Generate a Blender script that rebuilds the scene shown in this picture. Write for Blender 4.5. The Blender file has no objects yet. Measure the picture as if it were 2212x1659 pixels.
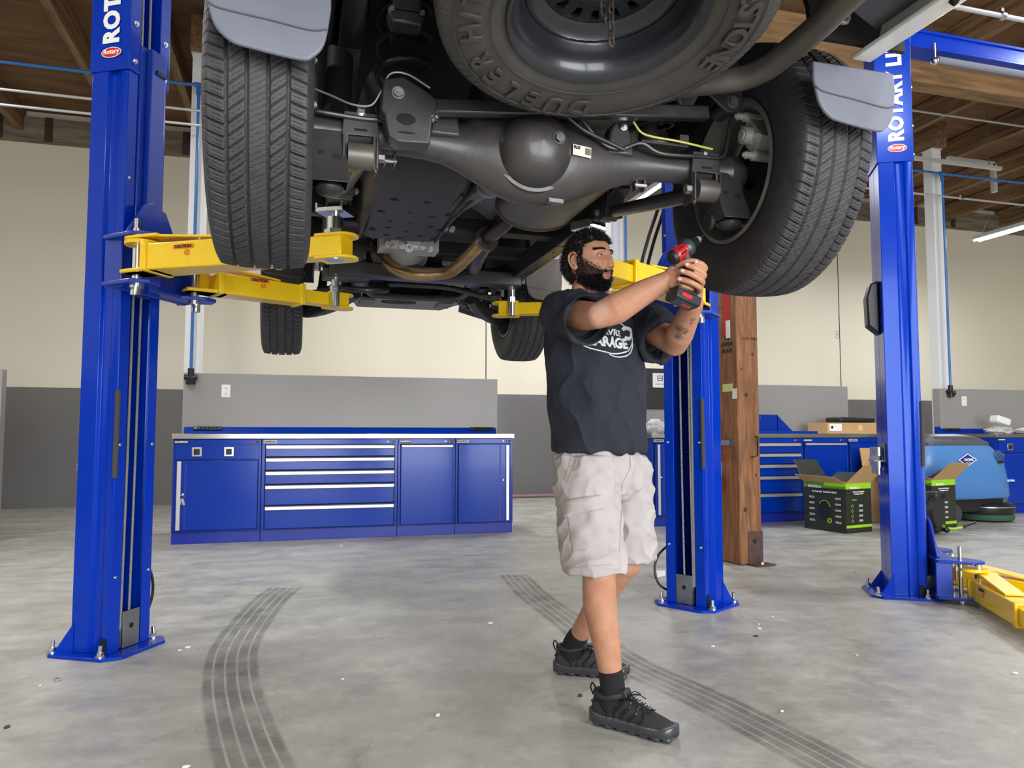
import bpy, bmesh, math, random
import numpy as np
from mathutils import Vector, Matrix, Euler, noise
PI = math.pi
random.seed(7)
scene = bpy.context.scene
COL = scene.collection
# ------------------------------------------------------------------ camera
cam_data = bpy.data.cameras.new('camera')
cam_data.sensor_width = 36.0
cam_data.lens = 36.0*1620/2212
cam = bpy.data.objects.new('camera', cam_data)
COL.objects.link(cam)
cam.location = (0, 0, 1.0)
cam.rotation_euler = (math.radians(90)+math.atan(107.5/1620), 0, -math.radians(16))
cam_data.clip_start = 0.05
scene.camera = cam
# ------------------------------------------------------------------ colour management, daylight
scene.view_settings.view_transform = 'Standard'
scene.view_settings.look = 'None'
scene.view_settings.gamma = 1.0
scene.view_settings.exposure = 0.35
scene.view_settings.use_curve_mapping = False
w = bpy.data.worlds.new('daylight'); scene.world = w; w.use_nodes = True
wn = w.node_tree.nodes; wl = w.node_tree.links
bg = wn['Background']; bg.inputs[0].default_value = (0.86, 0.93, 1.0, 1); bg.inputs[1].default_value = 1.2
def area(name, loc, rot, sx, sy, power, col=(1,1,1)):
    l = bpy.data.lights.new(name, 'AREA'); l.shape = 'RECTANGLE'; l.size = sx; l.size_y = sy
    l.energy = power; l.color = col
    o = bpy.data.objects.new(name, l); COL.objects.link(o); o.location = loc; o.rotation_euler = rot
    return o
# daylight coming through the open roll-up doors behind the camera
area('door_daylight', (.18, -4.85, 1.9), (math.radians(90), 0, 0), 2.1, 3.6, 190, (0.96, 0.98, 1.0))
area('door_daylight', (3.85, -4.85, 1.9), (math.radians(90), 0, 0), 4.3, 3.6, 400, (0.96, 0.98, 1.0))
# ------------------------------------------------------------------ helpers
def tag(o, label=None, cat=None, group=None, kind=None):
    if label: o['label'] = label
    if cat: o['category'] = cat
    if group: o['group'] = group
    if kind: o['kind'] = kind
    return o
def thing(name, label, cat, loc=(0,0,0), rz=0, group=None):
    o = bpy.data.objects.new(name, None); COL.objects.link(o)
    o.empty_display_size = .1
    o.location = loc; o.rotation_euler = (0, 0, rz)
    return tag(o, label, cat, group)
def copy_tree(o, parent=None):
    n = o.copy(); COL.objects.link(n); n.parent = parent
    for ch in [q for q in COL.objects if q.parent == o]:
        copy_tree(ch, n)
    return n
def s2l(v):
    v = v/255.0
    return v/12.92 if v <= .04045 else ((v+.055)/1.055)**2.4
def rgb(c):
    if isinstance(c, str):
        c = c.lstrip('#'); c = tuple(int(c[i:i+2], 16) for i in (0, 2, 4))
    return (s2l(c[0]), s2l(c[1]), s2l(c[2]), 1)
MATS = {}
def mat(name, col, rough=.5, metal=0., coat=0., var=None, bump=None, emit=None, rvar=0, sub=0):
    """var=(scale, colour2, contrast[, stretch]) mixes a second colour by noise; bump=(scale, strength)"""
    if name in MATS: return MATS[name]
    m = bpy.data.materials.new(name); m.use_nodes = True; MATS[name] = m
    nt = m.node_tree; N = nt.nodes; L = nt.links; b = N['Principled BSDF']
    b.inputs['Base Color'].default_value = rgb(col)
    b.inputs['Roughness'].default_value = rough; b.inputs['Metallic'].default_value = metal
    b.inputs['Coat Weight'].default_value = coat; b.inputs['Coat Roughness'].default_value = .08
    if sub: b.inputs['Subsurface Weight'].default_value = sub; b.inputs['Subsurface Scale'].default_value = .01
    tc = N.new('ShaderNodeTexCoord')
    if var:
        mp = N.new('ShaderNodeMapping'); L.new(tc.outputs['Object'], mp.inputs[0])
        if len(var) > 3: mp.inputs['Scale'].default_value = var[3]
        n = N.new('ShaderNodeTexNoise'); n.inputs['Scale'].default_value = var[0]; n.inputs['Detail'].default_value = 8
        n.inputs['Roughness'].default_value = .6
        L.new(mp.outputs[0], n.inputs['Vector'])
        r = N.new('ShaderNodeMapRange'); h = .5*(1-var[2]) if var[2] < 1 else .0
        r.inputs[1].default_value = .5-.25/max(var[2], .01)*.6; r.inputs[2].default_value = .5+.25/max(var[2], .01)*.6
        L.new(n.outputs['Fac'], r.inputs[0])
        mx = N.new('ShaderNodeMix'); mx.data_type = 'RGBA'
        mx.inputs[6].default_value = rgb(col); mx.inputs[7].default_value = rgb(var[1])
        L.new(r.outputs[0], mx.inputs[0]); L.new(mx.outputs[2], b.inputs['Base Color'])
        if rvar:
            ma = N.new('ShaderNodeMath'); ma.operation = 'MULTIPLY_ADD'; ma.inputs[1].default_value = rvar; ma.inputs[2].default_value = rough-rvar*.5
            L.new(n.outputs['Fac'], ma.inputs[0]); L.new(ma.outputs[0], b.inputs['Roughness'])
    if bump:
        n2 = N.new('ShaderNodeTexNoise'); n2.inputs['Scale'].default_value = bump[0]; n2.inputs['Detail'].default_value = 5
        L.new(tc.outputs['Object'], n2.inputs['Vector'])
        bp = N.new('ShaderNodeBump'); bp.inputs['Strength'].default_value = bump[1]; bp.inputs['Distance'].default_value = .002
        L.new(n2.outputs['Fac'], bp.inputs['Height']); L.new(bp.outputs[0], b.inputs['Normal'])
    if emit:
        b.inputs['Emission Color'].default_value = rgb(emit[0]); b.inputs['Emission Strength'].default_value = emit[1]
    return m
def nodes(m): return m.node_tree.nodes, m.node_tree.links, m.node_tree.nodes['Principled BSDF']

class MB:
    """collects shapes for ONE mesh object"""
    def __init__(s): s.v = []; s.f = []; s.mi = []; s.cur = 0
    def add(s, vs, fs):
        n = len(s.v); s.v += [tuple(v) for v in vs]; s.f += [tuple(i+n for i in f) for f in fs]; s.mi += [s.cur]*len(fs)
        return s
    def use(s, i): s.cur = i; return s
    def box(s, c, d, rz=0, rx=0, ry=0, M=None):
        h = [q/2 for q in d]
        R = M if M is not None else Euler((rx, ry, rz)).to_matrix()
        C = Vector(c)
        vs = [C + R @ Vector((sx*h[0], sy*h[1], sz*h[2])) for sx in (-1,1) for sy in (-1,1) for sz in (-1,1)]
        return s.add(vs, [(0,1,3,2),(4,6,7,5),(0,4,5,1),(2,3,7,6),(0,2,6,4),(1,5,7,3)])
    def bar(s, p0, p1, wd, th, up=(0,0,1)):
        """rectangular bar from p0 to p1, width wd across, thickness th along up"""
        p0 = Vector(p0); p1 = Vector(p1); x = (p1-p0).normalized(); u = Vector(up); y = u.cross(x).normalized(); z = x.cross(y)
        M = Matrix((x, y, z)).transposed()
        return s.box((p0+p1)/2, ((p1-p0).length, wd, th), M=M)
    def ring(s, c, ax, r, n, ref=None, r2=None):
        ax = Vector(ax).normalized()
        if ref is None: ref = Vector((0,0,1)) if abs(ax.z) < .9 else Vector((0,1,0))
        a = Vector(ref); a = (a - ax*a.dot(ax)).normalized(); b = ax.cross(a)
        r2 = r if r2 is None else r2
        return [Vector(c)+a*(r*math.cos(t*2*PI/n))+b*(r2*math.sin(t*2*PI/n)) for t in range(n)]
    def skin(s, rings, cap0=True, cap1=True, closed=True):
        n = len(rings[0]); vs = [p for r in rings for p in r]; fs = []
        for i in range(len(rings)-1):
            for j in range(n if closed else n-1):
                k = (j+1) % n
                fs.append((i*n+j, i*n+k, (i+1)*n+k, (i+1)*n+j))
        if cap0: fs.append(tuple(range(n))[::-1])
        if cap1: fs.append(tuple((len(rings)-1)*n+j for j in range(n)))
        return s.add(vs, fs)
    def cyl(s, p0, p1, r0, r1=None, n=20, cap=True):
        p0 = Vector(p0); p1 = Vector(p1); r1 = r0 if r1 is None else r1; ax = p1-p0
        return s.skin([s.ring(p0, ax, r0, n), s.ring(p1, ax, r1, n)], cap, cap)
    def lathe(s, prof, c=(0,0,0), ax=(0,0,1), n=32, cap=False):
        """prof: list of (r, h) along the axis"""
        ax = Vector(ax).normalized(); c = Vector(c)
        return s.skin([s.ring(c+ax*h, ax, max(r, 1e-5), n) for r, h in prof], cap, cap)
    def tube(s, pts, r, n=10, cap=True, smooth=0):
        pts = [Vector(p) for p in pts]
        if smooth:
            pts = catmull(pts, smooth)
        rs = r if isinstance(r, (list, tuple)) else [r]*len(pts)
        if isinstance(r, (list, tuple)) and len(r) != len(pts):
            rs = [np.interp(i/(len(pts)-1), np.linspace(0, 1, len(r)), r) for i in range(len(pts))]
        rings = []; ref = None
        for i, p in enumerate(pts):
            t = (pts[min(i+1, len(pts)-1)]-pts[max(i-1, 0)]).normalized()
            if ref is None: ref = Vector((0,0,1)) if abs(t.z) < .9 else Vector((1,0,0))
            ref = (ref - t*ref.dot(t)).normalized()
            rings.append(s.ring(p, t, rs[i], n, ref))
        return s.skin(rings, cap, cap)
    def prism(s, poly, h0, h1, O=(0,0,0), X=(1,0,0), Y=(0,1,0)):
        """2-D polygon in the plane O+X,Y extruded along X x Y from h0 to h1"""
        O = Vector(O); X = Vector(X).normalized(); Y = Vector(Y).normalized(); Z = X.cross(Y)
        n = len(poly)
        vs = [O+X*a+Y*b+Z*h0 for a, b in poly]+[O+X*a+Y*b+Z*h1 for a, b in poly]
        fs = [tuple(range(n))[::-1], tuple(range(n, 2*n))]+[(i, (i+1) % n, n+(i+1) % n, n+i) for i in range(n)]
        return s.add(vs, fs)
    def sphere(s, c, r, n=16, m=10, R=None):
        r = r if isinstance(r, (tuple, list)) else (r, r, r); c = Vector(c); R = R or Matrix.Identity(3)
        rings = []
        for i in range(m+1):
            ph = PI*i/m; rr = max(math.sin(ph), 1e-4)
            rings.append([c+R @ Vector((r[0]*rr*math.cos(t*2*PI/n), r[1]*rr*math.sin(t*2*PI/n), -r[2]*math.cos(ph))) for t in range(n)])
        return s.skin(rings, False, False)
    def hexbolt(s, p, ax, r=.012, h=.008, washer=True):
        p = Vector(p); ax = Vector(ax).normalized()
        if washer: s.cyl(p, p+ax*.002, r*1.45, n=16)
        s.cyl(p+ax*.002, p+ax*(h+.002), r*1.12, n=6)
        s.cyl(p+ax*(h+.002), p+ax*(h+.006), r*.6, n=10)
        return s
    def build(s, name, m, parent=None, bevel=0, smooth=True, seg=2, sub=0, angle=35):
        me = bpy.data.meshes.new(name); me.from_pydata([tuple(v) for v in s.v], [], s.f)
        ms = m if isinstance(m, (list, tuple)) else [m]
        for q in ms: me.materials.append(q)
        if len(ms) > 1: me.polygons.foreach_set('material_index', s.mi)
        bm = bmesh.new(); bm.from_mesh(me); bmesh.ops.recalc_face_normals(bm, faces=bm.faces)
        if smooth:
            for f in bm.faces: f.smooth = True
            for e in bm.edges:
                if len(e.link_faces) == 2 and e.calc_face_angle(0) > math.radians(angle): e.smooth = False
        bm.to_mesh(me); bm.free(); me.update()
        o = bpy.data.objects.new(name, me); COL.objects.link(o)
        if parent: o.parent = parent
        if bevel:
            md = o.modifiers.new('bevel', 'BEVEL'); md.width = bevel; md.segments = seg; md.limit_method = 'ANGLE'; md.angle_limit = math.radians(38)
            md.harden_normals = False
        if sub:
            md = o.modifiers.new('sub', 'SUBSURF'); md.levels = sub; md.render_levels = sub
        return o
def catmull(pts, k):
    pts = [Vector(p) for p in pts]; P = [pts[0]*2-pts[1]]+pts+[pts[-1]*2-pts[-2]]; out = []
    for i in range(1, len(P)-2):
        a, b, c, d = P[i-1], P[i], P[i+1], P[i+2]
        for j in range(k):
            t = j/k
            out.append(.5*((2*b)+(c-a)*t+(2*a-5*b+4*c-d)*t*t+(3*b-3*c+d-a)*t**3))
    out.append(pts[-1]); return out
def dg_mesh(o):
    dg = bpy.context.evaluated_depsgraph_get(); return bpy.data.meshes.new_from_object(o.evaluated_get(dg))
def text(name, body, size, m, parent, M4, bold=0., extrude=.0005, sx=1., align='CENTER', space=1.):
    """flat lettering as mesh; M4 places its local XY plane"""
    cu = bpy.data.curves.new('t', 'FONT'); cu.body = body; cu.size = size; cu.extrude = extrude; cu.offset = bold
    cu.align_x = align; cu.align_y = 'CENTER'; cu.space_character = space; cu.resolution_u = 3
    t = bpy.data.objects.new('t', cu); COL.objects.link(t)
    me = dg_mesh(t); bpy.data.objects.remove(t)
    me.transform(M4 @ Matrix.Diagonal((sx, 1, 1, 1)))
    me.name = name; me.materials.clear(); me.materials.append(m)
    o = bpy.data.objects.new(name, me); COL.objects.link(o)
    if parent: o.parent = parent
    return o
def frame(O, X, Y):
    X = Vector(X).normalized(); Y = Vector(Y).normalized(); Z = X.cross(Y)
    M = Matrix.Identity(4)
    for i in range(3): M[i][0] = X[i]; M[i][1] = Y[i]; M[i][2] = Z[i]; M[i][3] = O[i]
    return M
# ------------------------------------------------------------------ materials
m_blue = mat('gloss_blue_enamel', (0, 52, 176), .2, 0, .3, var=(9, (0, 46, 168), .5), bump=(3, .08))
m_blued = mat('blue_bracket_enamel', (6, 52, 160), .34, 0, .3, bump=(60, .25))
m_cab = mat('cabinet_blue', (0, 50, 160), .2, 0, .3, bump=(2.0, .35))
m_cabd = mat('cabinet_toe_blue', (4, 40, 160), .35)
m_yel = mat('yellow_enamel', (252, 212, 10), .33, 0, .35, var=(14, (246, 200, 14), .5), bump=(50, .1))
m_chrome = mat('zinc_plated_steel', (214, 218, 222), .2, 1, bump=(80, .05))
m_alu = mat('brushed_aluminium', (214, 214, 212), .34, .75)
m_stain = mat('stainless_worktop', (196, 194, 188), .24, 1, var=(3, (176, 172, 164), .6, (1, 30, 30)))
for _m, _k in ((m_blue, (.30, .5, 1, 1)), (m_cab, (.6, .7, 1, 1))):
    nodes(_m)[2].inputs['Specular IOR Level'].default_value = .4; nodes(_m)[2].inputs['Specular Tint'].default_value = _k; nodes(_m)[2].inputs['Coat Weight'].default_value = .12
m_black = mat('black_plastic', (24, 25, 28), .42, bump=(120, .1))
m_foam = mat('black_foam', (62, 62, 66), .85)
m_rope = mat('steel_cable', (205, 205, 200), .4, .6)
m_steelplate = mat('raw_steel_plate', (132, 134, 138), .42, .6, var=(12, (108, 110, 116), .7))
m_white = mat('white_plastic', (238, 238, 236), .4)
m_decal = mat('white_lettering', (246, 246, 246), .35)
m_red = mat('red_badge', (214, 18, 28), .3)
m_wallwhite = mat('white_post_paint', (232, 234, 236), .5)
m_cream = mat('cream_wall_paint', (236, 230, 212), .62, var=(.6, (230, 223, 202), .5), bump=(30, .12))
m_grey = mat('grey_wainscot_paint', (118, 117, 116), .38, var=(.8, (110, 108, 108), .5), bump=(20, .1))
m_lgrey = mat('light_grey_panel_paint', (152, 150, 148), .35, var=(.8, (146, 143, 142), .5), bump=(8, .1))
m_dark = mat('dark_hole', (8, 8, 9), .8)
m_pipe = mat('blue_air_pipe', (38, 108, 178), .3, 0, .3)
m_conduit = mat('galvanised_conduit', (205, 206, 204), .35, .5)
m_under = mat('black_chassis_paint', (38, 39, 42), .36, .0, .2, var=(10, (52, 51, 51), .6), bump=(40, .3), rvar=.2)
m_underd = mat('matt_black_underbody', (24, 24, 27), .55, var=(6, (32, 32, 35), .6), bump=(30, .3))
m_axle = mat('dusty_axle_paint', (52, 52, 54), .38, .1, .1, var=(8, (72, 67, 65), .6), bump=(60, .25), rvar=.2)
m_rubber = mat('tyre_rubber', (48, 47, 51), .58, var=(30, (64, 63, 66), .7), bump=(200, .2))
m_rubberd = mat('dusty_spare_rubber', (58, 57, 56), .58, var=(9, (76, 72, 69), .6), bump=(150, .2))
m_rim = mat('grey_alloy', (150, 147, 142), .4, .5, var=(6, (96, 95, 92), .6))
m_steelrim = mat('black_steel_rim', (46, 48, 54), .3, .3, .3)
m_flap = mat('grey_mud_flap', (104, 107, 120), .45, bump=(150, .15), var=(12, (114, 117, 130), .5))
m_pewter = mat('dusty_exhaust_steel', (112, 107, 100), .42, .4, var=(5, (92, 86, 80), .6), bump=(30, .1))
m_bronze = mat('heat_tinted_pipe', (196, 168, 122), .28, .85, var=(4, (120, 88, 68), .8))
m_cast = mat('cast_aluminium', (158, 158, 160), .45, .7, var=(20, (110, 110, 112), .8), bump=(60, .5))
m_bodywhite = mat('white_car_paint', (232, 232, 228), .2, 0, .6)
m_card = mat('cardboard', (196, 160, 112), .8, var=(6, (186, 148, 100), .5))
m_concpost = None

def concrete():
    m = mat('polished_concrete', (170, 168, 160), .5); N, L, b = nodes(m)
    tc = N.new('ShaderNodeTexCoord'); P = tc.outputs['Object']
    def noi(scale, det, rough=.6, stretch=None, dist=0):
        n = N.new('ShaderNodeTexNoise'); n.inputs['Scale'].default_value = scale; n.inputs['Detail'].default_value = det
        n.inputs['Roughness'].default_value = rough; n.inputs['Distortion'].default_value = dist
        if stretch:
            mp = N.new('ShaderNodeMapping'); mp.inputs['Scale'].default_value = stretch; mp.inputs['Rotation'].default_value = (0, 0, .35)
            L.new(P, mp.inputs[0]); L.new(mp.outputs[0], n.inputs['Vector'])
        else: L.new(P, n.inputs['Vector'])
        return n.outputs['Fac']
    def ramp(x, a, b_):
        r = N.new('ShaderNodeMapRange'); r.inputs[1].default_value = a; r.inputs[2].default_value = b_; L.new(x, r.inputs[0]); return r.outputs[0]
    def mix(f, A, B):
        x = N.new('ShaderNodeMix'); x.data_type = 'RGBA'
        if hasattr(f, 'is_linked'): L.new(f, x.inputs[0])
        else: x.inputs[0].default_value = f
        for i, q in ((6, A), (7, B)):
            if hasattr(q, 'is_linked'): L.new(q, x.inputs[i])
            else: x.inputs[i].default_value = q
        return x.outputs[2]
    def mul(a, k):
        x = N.new('ShaderNodeMath'); x.operation = 'MULTIPLY'; L.new(a, x.inputs[0])
        if hasattr(k, 'is_linked'): L.new(k, x.inputs[1])
        else: x.inputs[1].default_value = k
        return x.outputs[0]
    big = ramp(noi(.55, 6, .62, None, .6), .32, .68)
    c = mix(big, rgb((146, 145, 140)), rgb((176, 174, 166)))
    med = ramp(noi(2.6, 8, .68, (1, 1.8, 1), .3), .40, .66)
    c = mix(mul(med, .55), c, rgb((192, 191, 184)))
    dk = ramp(noi(1.3, 7, .7, (1.6, 1, 1), .8), .56, .74)
    c = mix(mul(dk, .6), c, rgb((112, 111, 109)))
    m2 = ramp(noi(8, 6, .7, None, .4), .48, .68)
    c = mix(mul(m2, .38), c, rgb((206, 204, 196)))
    m3 = ramp(noi(5.5, 6, .75, None, .8), .55, .70)
    c = mix(mul(m3, .38), c, rgb((118, 117, 114)))
    fine = ramp(noi(38, 4, .7), .25, .75)
    c = mix(mul(fine, .22), c, rgb((132, 130, 124)))
    sp = ramp(noi(26, 3, .6), .70, .76)
    c = mix(mul(sp, .6), c, rgb((226, 224, 218)))
    ds = ramp(noi(17, 3, .6, (1, 2, 1)), .72, .78)
    c = mix(mul(ds, .6), c, rgb((92, 90, 86)))
    # hairline cracks
    vo = N.new('ShaderNodeTexVoronoi'); vo.feature = 'DISTANCE_TO_EDGE'; vo.inputs['Scale'].default_value = .42
    n = N.new('ShaderNodeTexNoise'); n.inputs['Scale'].default_value = 2.2; n.inputs['Detail'].default_value = 6
    L.new(P, n.inputs['Vector'])
    va = N.new('ShaderNodeVectorMath'); va.operation = 'MULTIPLY_ADD'; va.inputs[1].default_value = (.5, .5, .5)
    L.new(n.outputs['Color'], va.inputs[0]); L.new(P, va.inputs[2]); L.new(va.outputs[0], vo.inputs['Vector'])
    cr = ramp(vo.outputs['Distance'], .0022, .0006)
    pm = ramp(noi(.5, 2), .5, .6)
    c = mix(mul(mul(cr, pm), .55), c, rgb((96, 94, 90)))
    L.new(c, b.inputs['Base Color'])
    rg = N.new('ShaderNodeMapRange'); rg.inputs[3].default_value = .34; rg.inputs[4].default_value = .62; L.new(med, rg.inputs[0]); L.new(rg.outputs[0], b.inputs['Roughness'])
    bp = N.new('ShaderNodeBump'); bp.inputs['Strength'].default_value = .35; bp.inputs['Distance'].default_value = .004
    L.new(noi(30, 6, .7), bp.inputs['Height']); L.new(bp.outputs[0], b.inputs['Normal'])
    return m
def wood(name, c1, c2, c3, stretch, rough=.75, sc=1.0):
    m = mat(name, c1, rough); N, L, b = nodes(m)
    tc = N.new('ShaderNodeTexCoord'); mp = N.new('ShaderNodeMapping'); mp.inputs['Scale'].default_value = stretch
    L.new(tc.outputs['Object'], mp.inputs[0])
    n = N.new('ShaderNodeTexNoise'); n.inputs['Scale'].default_value = 9*sc; n.inputs['Detail'].default_value = 9; n.inputs['Distortion'].default_value = .6
    L.new(mp.outputs[0], n.inputs['Vector'])
    r = N.new('ShaderNodeValToRGB'); L.new(n.outputs['Fac'], r.inputs[0])
    r.color_ramp.elements[0].position = .3; r.color_ramp.elements[0].color = rgb(c3)
    r.color_ramp.elements[1].position = .7; r.color_ramp.elements[1].color = rgb(c2)
    e = r.color_ramp.elements.new(.5); e.color = rgb(c1)
    n2 = N.new('ShaderNodeTexNoise'); n2.inputs['Scale'].default_value = 1.6*sc; n2.inputs['Detail'].default_value = 5
    L.new(tc.outputs['Object'], n2.inputs['Vector'])
    rr = N.new('ShaderNodeMapRange'); rr.inputs[1].default_value = .52; rr.inputs[2].default_value = .72; rr.inputs[4].default_value = .55; L.new(n2.outputs['Fac'], rr.inputs[0])
    mx = N.new('ShaderNodeMix'); mx.data_type = 'RGBA'; mx.inputs[7].default_value = rgb(c3)
    L.new(rr.outputs[0], mx.inputs[0]); L.new(r.outputs[0], mx.inputs[6]); L.new(mx.outputs[2], b.inputs['Base Color'])
    bp = N.new('ShaderNodeBump'); bp.inputs['Strength'].default_value = .4; bp.inputs['Distance'].default_value = .003
    L.new(n.outputs['Fac'], bp.inputs['Height']); L.new(bp.outputs[0], b.inputs['Normal'])
    return m
m_floor = concrete()
m_ply = wood('roof_plywood', (118, 86, 56), (134, 98, 64), (90, 64, 42), (.25, 1.2, 1), sc=.5)
m_joist = wood('roof_timber', (126, 98, 68), (148, 118, 86), (86, 64, 44), (3, .25, 3), sc=.6)
m_girder = wood('girder_timber', (136, 104, 70), (156, 122, 86), (100, 76, 52), (.3, 3, 3), sc=.6)
m_post = wood('old_fir_post', (138, 92, 58), (158, 112, 74), (104, 72, 48), (3, 3, .3), sc=1.6)
m_ledger = wood('weathered_ledger', (128, 116, 100), (146, 134, 116), (96, 86, 74), (.3, 2, 3), sc=.6)
# ------------------------------------------------------------------ setting
def struct(o): o['kind'] = 'structure'; return o
XW0, XW1, YW0, YW1, ZC = -6.2, 15.0, -5.0, 11.55, 5.45
floor = struct(MB().box(((XW0+XW1)/2, (YW0+YW1)/2-1, -.1), (XW1-XW0+1, YW1-YW0+4, .2)).build('floor', m_floor, smooth=False))
ceiling = struct(MB().box(((XW0+XW1)/2, (YW0+YW1)/2, ZC+.03), (XW1-XW0+.4, YW1-YW0+.4, .06)).build('ceiling', m_ply, smooth=False))
WZ = 1.63
def wall(name, x0, x1, y0, y1, ztop):
    o = struct(MB().box(((x0+x1)/2, (y0+y1)/2, (WZ+ztop)/2), (x1-x0, y1-y0, ztop-WZ)).build(name, m_cream, smooth=False))
    g = MB().box(((x0+x1)/2, (y0+y1)/2, WZ/2), (x1-x0, y1-y0, WZ)).build('wainscot', m_grey, o, smooth=False)
    return o
wb = wall('wall_back', XW0, XW1, YW1, YW1+.2, ZC)
MB().box((2.88, YW1-.002, 1.63+1.6), (.012, .006, 3.2)).build('panel_joint', m_dark, wb, smooth=False)
MB().box((9.6, YW1-.002, 1.63+1.6), (.012, .006, 3.2)).build('panel_joint', m_dark, wb, smooth=False)
wall('wall_left', XW0-.2, XW0, YW0, YW1, ZC); wall('wall_right', XW1, XW1+.2, YW0, YW1, ZC)
# front wall: two big open roll-up doors
fw = MB()
for x0, x1 in ((XW0, -.9), (1.25, 1.68), (6.02, XW1)): fw.box(((x0+x1)/2, YW0-.1, ZC/2), (x1-x0, .2, ZC))
for x0, x1 in ((-.9, 1.25), (1.68, 6.02)): fw.box(((x0+x1)/2, YW0-.1, 3.85+(ZC-3.85)/2), (x1-x0, .2, ZC-3.85))
struct(fw.build('wall_front', m_cream, smooth=False))
# ledger along the back wall, with iron straps
led = struct(MB().box(((XW0+XW1)/2, YW1-.06, 5.17), (XW1-XW0, .12, .33)).build('trim_1', m_ledger, smooth=False))
m_strap = mat('rusty_iron_strap', (84, 74, 66), .6, .4, var=(12, (60, 52, 46), .8))
for x in (-3.95, -3.35, -1.6, -1.3, -4.9, 3.5, 7.6, 9.4, 9.9, 11.3, 12.2):
    s_ = MB().box((x, YW1-.125, 5.17), (.1, .012, .34))
    for z in (5.09, 5.25): s_.cyl((x, YW1-.13, z), (x, YW1-.15, z), .022, n=8)
    s_.build('iron_strap', m_strap, led)
# joists (along y) and girders (along x)
for x in (-5.0, -3.7, -2.39, -1.4, .3, 1.6, 2.95, 4.25, 5.55, 6.85, 8.05, 9.45, 10.75, 12.05, 13.4):
    MB().box((x, 3.3, 5.28), (.09, 16.4, .30)).build('joist', m_joist, ceiling, smooth=False)
MB().box((4.4, 6.17, 4.88), (21.0, .2, .50)).build('girder', m_girder, ceiling, smooth=False)
MB().box((-1.03, 9.8, 5.15), (.19, 3.4, .36)).build('girder', m_joist, ceiling, smooth=False)
MB().box((8.5, 9.8, 5.15), (.19, 3.4, .36)).build('girder', m_joist, ceiling, smooth=False)
# half-height partitions painted light grey
for nm, x0, x1 in (('wall_partition_left', -1.09, 2.14), ('wall_partition_middle', 3.57, 6.79), ('wall_partition_right', 8.26, 11.4), ('wall_partition_far_left', -5.9, -2.66)):
    struct(MB().box(((x0+x1)/2, 8.11, .803), (x1-x0, .12, 1.606)).build(nm, m_lgrey, bevel=.004))
def outlet(x, z, lab):
    t = thing('wall_outlet', lab, 'outlet', (x, 8.05, z))
    MB().box((0, -.004, 0), (.085, .008, .13)).build('cover_plate', m_white, t, bevel=.003)
    for dz in (-.03, .03):
        r = MB().lathe([(.018, 0), (.018, .003), (.0, .003)], (0, -.008, dz), (0, -1, 0), 16).build('socket', mat('socket_face', (225, 225, 222), .4), t)
        MB().box((-.006, -.0115, dz+.003), (.002, .001, .008)).box((.006, -.0115, dz+.003), (.002, .001, .008)).build('slot', m_dark, r, smooth=False)
outlet(-.69, 1.43, 'white duplex wall outlet on the grey panel above the left workbench')
outlet(8.66, 1.44, 'white wall outlet on the grey panel above the far right workbench')
# white square posts behind the partitions
for x, lab in ((-1.03, 'white painted square steel post rising behind the left workbench'), (8.5, 'white painted square steel post near the right edge behind the floor scrubber')):
    t = thing('support_column', lab, 'column', (x, 8.27, 0))
    MB().box((0, 0, 2.48), (.16, .16, 4.96)).build('shaft', m_wallwhite, t, bevel=.004)
    MB().box((0, 0, 4.965), (.19, .2, .012)).build('cap_plate', m_conduit, t)
    MB().box((0, 0, .01), (.3, .3, .02)).build('foot_plate', m_conduit, t)
# blue compressed-air line with two drops
t = thing('air_line', 'thin blue compressed air pipe running high behind the car with two drops', 'pipe', (0, 8.03, 4.55))
MB().cyl((-5.8, 0, 0), (13, 0, 0), .016, n=12).build('main_run', m_pipe, t)
for x in (-1.02, 8.42):
    MB().cyl((x-.05, 0, 0), (x+.05, 0, 0), .026, n=12).cyl((x, 0, 0), (x, 0, -.1), .026, n=12).build('tee_fitting', m_pipe, t)
    MB().cyl((x, 0, 0), (x, 0, -2.92), .016, n=12).build('drop_pipe', m_pipe, t)
    q = MB().cyl((x, 0, -2.9), (x, 0, -3.0), .03, n=14).cyl((x, -.0, -3.0), (x, 0, -3.06), .045, n=14)
    q.cyl((x-.06, -.005, -2.99), (x+.06, -.005, -2.99), .025, n=12).cyl((x, 0, -3.0), (x, -.07, -3.02), .022, n=12).box((x, .005, -2.99), (.05, .05, .05))
    q.build('drop_valve', m_black, t, bevel=.003)
def conduit(y, z, x0, x1, lab, m=m_conduit, r=.014, clamps=True):
    t = thing('conduit', lab, 'conduit', (0, y, z))
    MB().cyl((x0, 0, 0), (x1, 0, 0), r, n=10).build('pipe', m, t)
    if clamps:
        x = x0+.4
        while x < x1:
            MB().cyl((x-.02, 0, 0), (x+.02, 0, 0), r*1.7, n=10).box((x, 0, r*2.2), (.03, .02, r*2)).build('clamp', m_chrome, t)
            x += 1.9
conduit(8.0, 4.27, -6, -.95, 'upper white electrical conduit running to the left white post')
conduit(8.0, 4.12, -6, -.95, 'lower white electrical conduit running to the left white post')
conduit(7.2, 4.93, 3.4, 13, 'galvanised conduit under the dark roof joists at right')
conduit(8.0, 4.22, 4.5, 13, 'galvanised conduit passing behind the blue column at right')
conduit(4.6, 4.42, 3.2, 12, 'galvanised conduit above the blue overhead beam at top right', r=.02)
t = thing('red_wire', 'thin red wire strung under the roof joists at right', 'wire', (0, 6.6, 4.84))
MB().tube([(3.5, 0, .05), (5, .0, .0), (7, .02, .03), (9, 0, -.02), (12, 0, .02)], .006, 6, smooth=6).build('wire', mat('red_wire_jacket', (190, 50, 44), .5), t)
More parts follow.
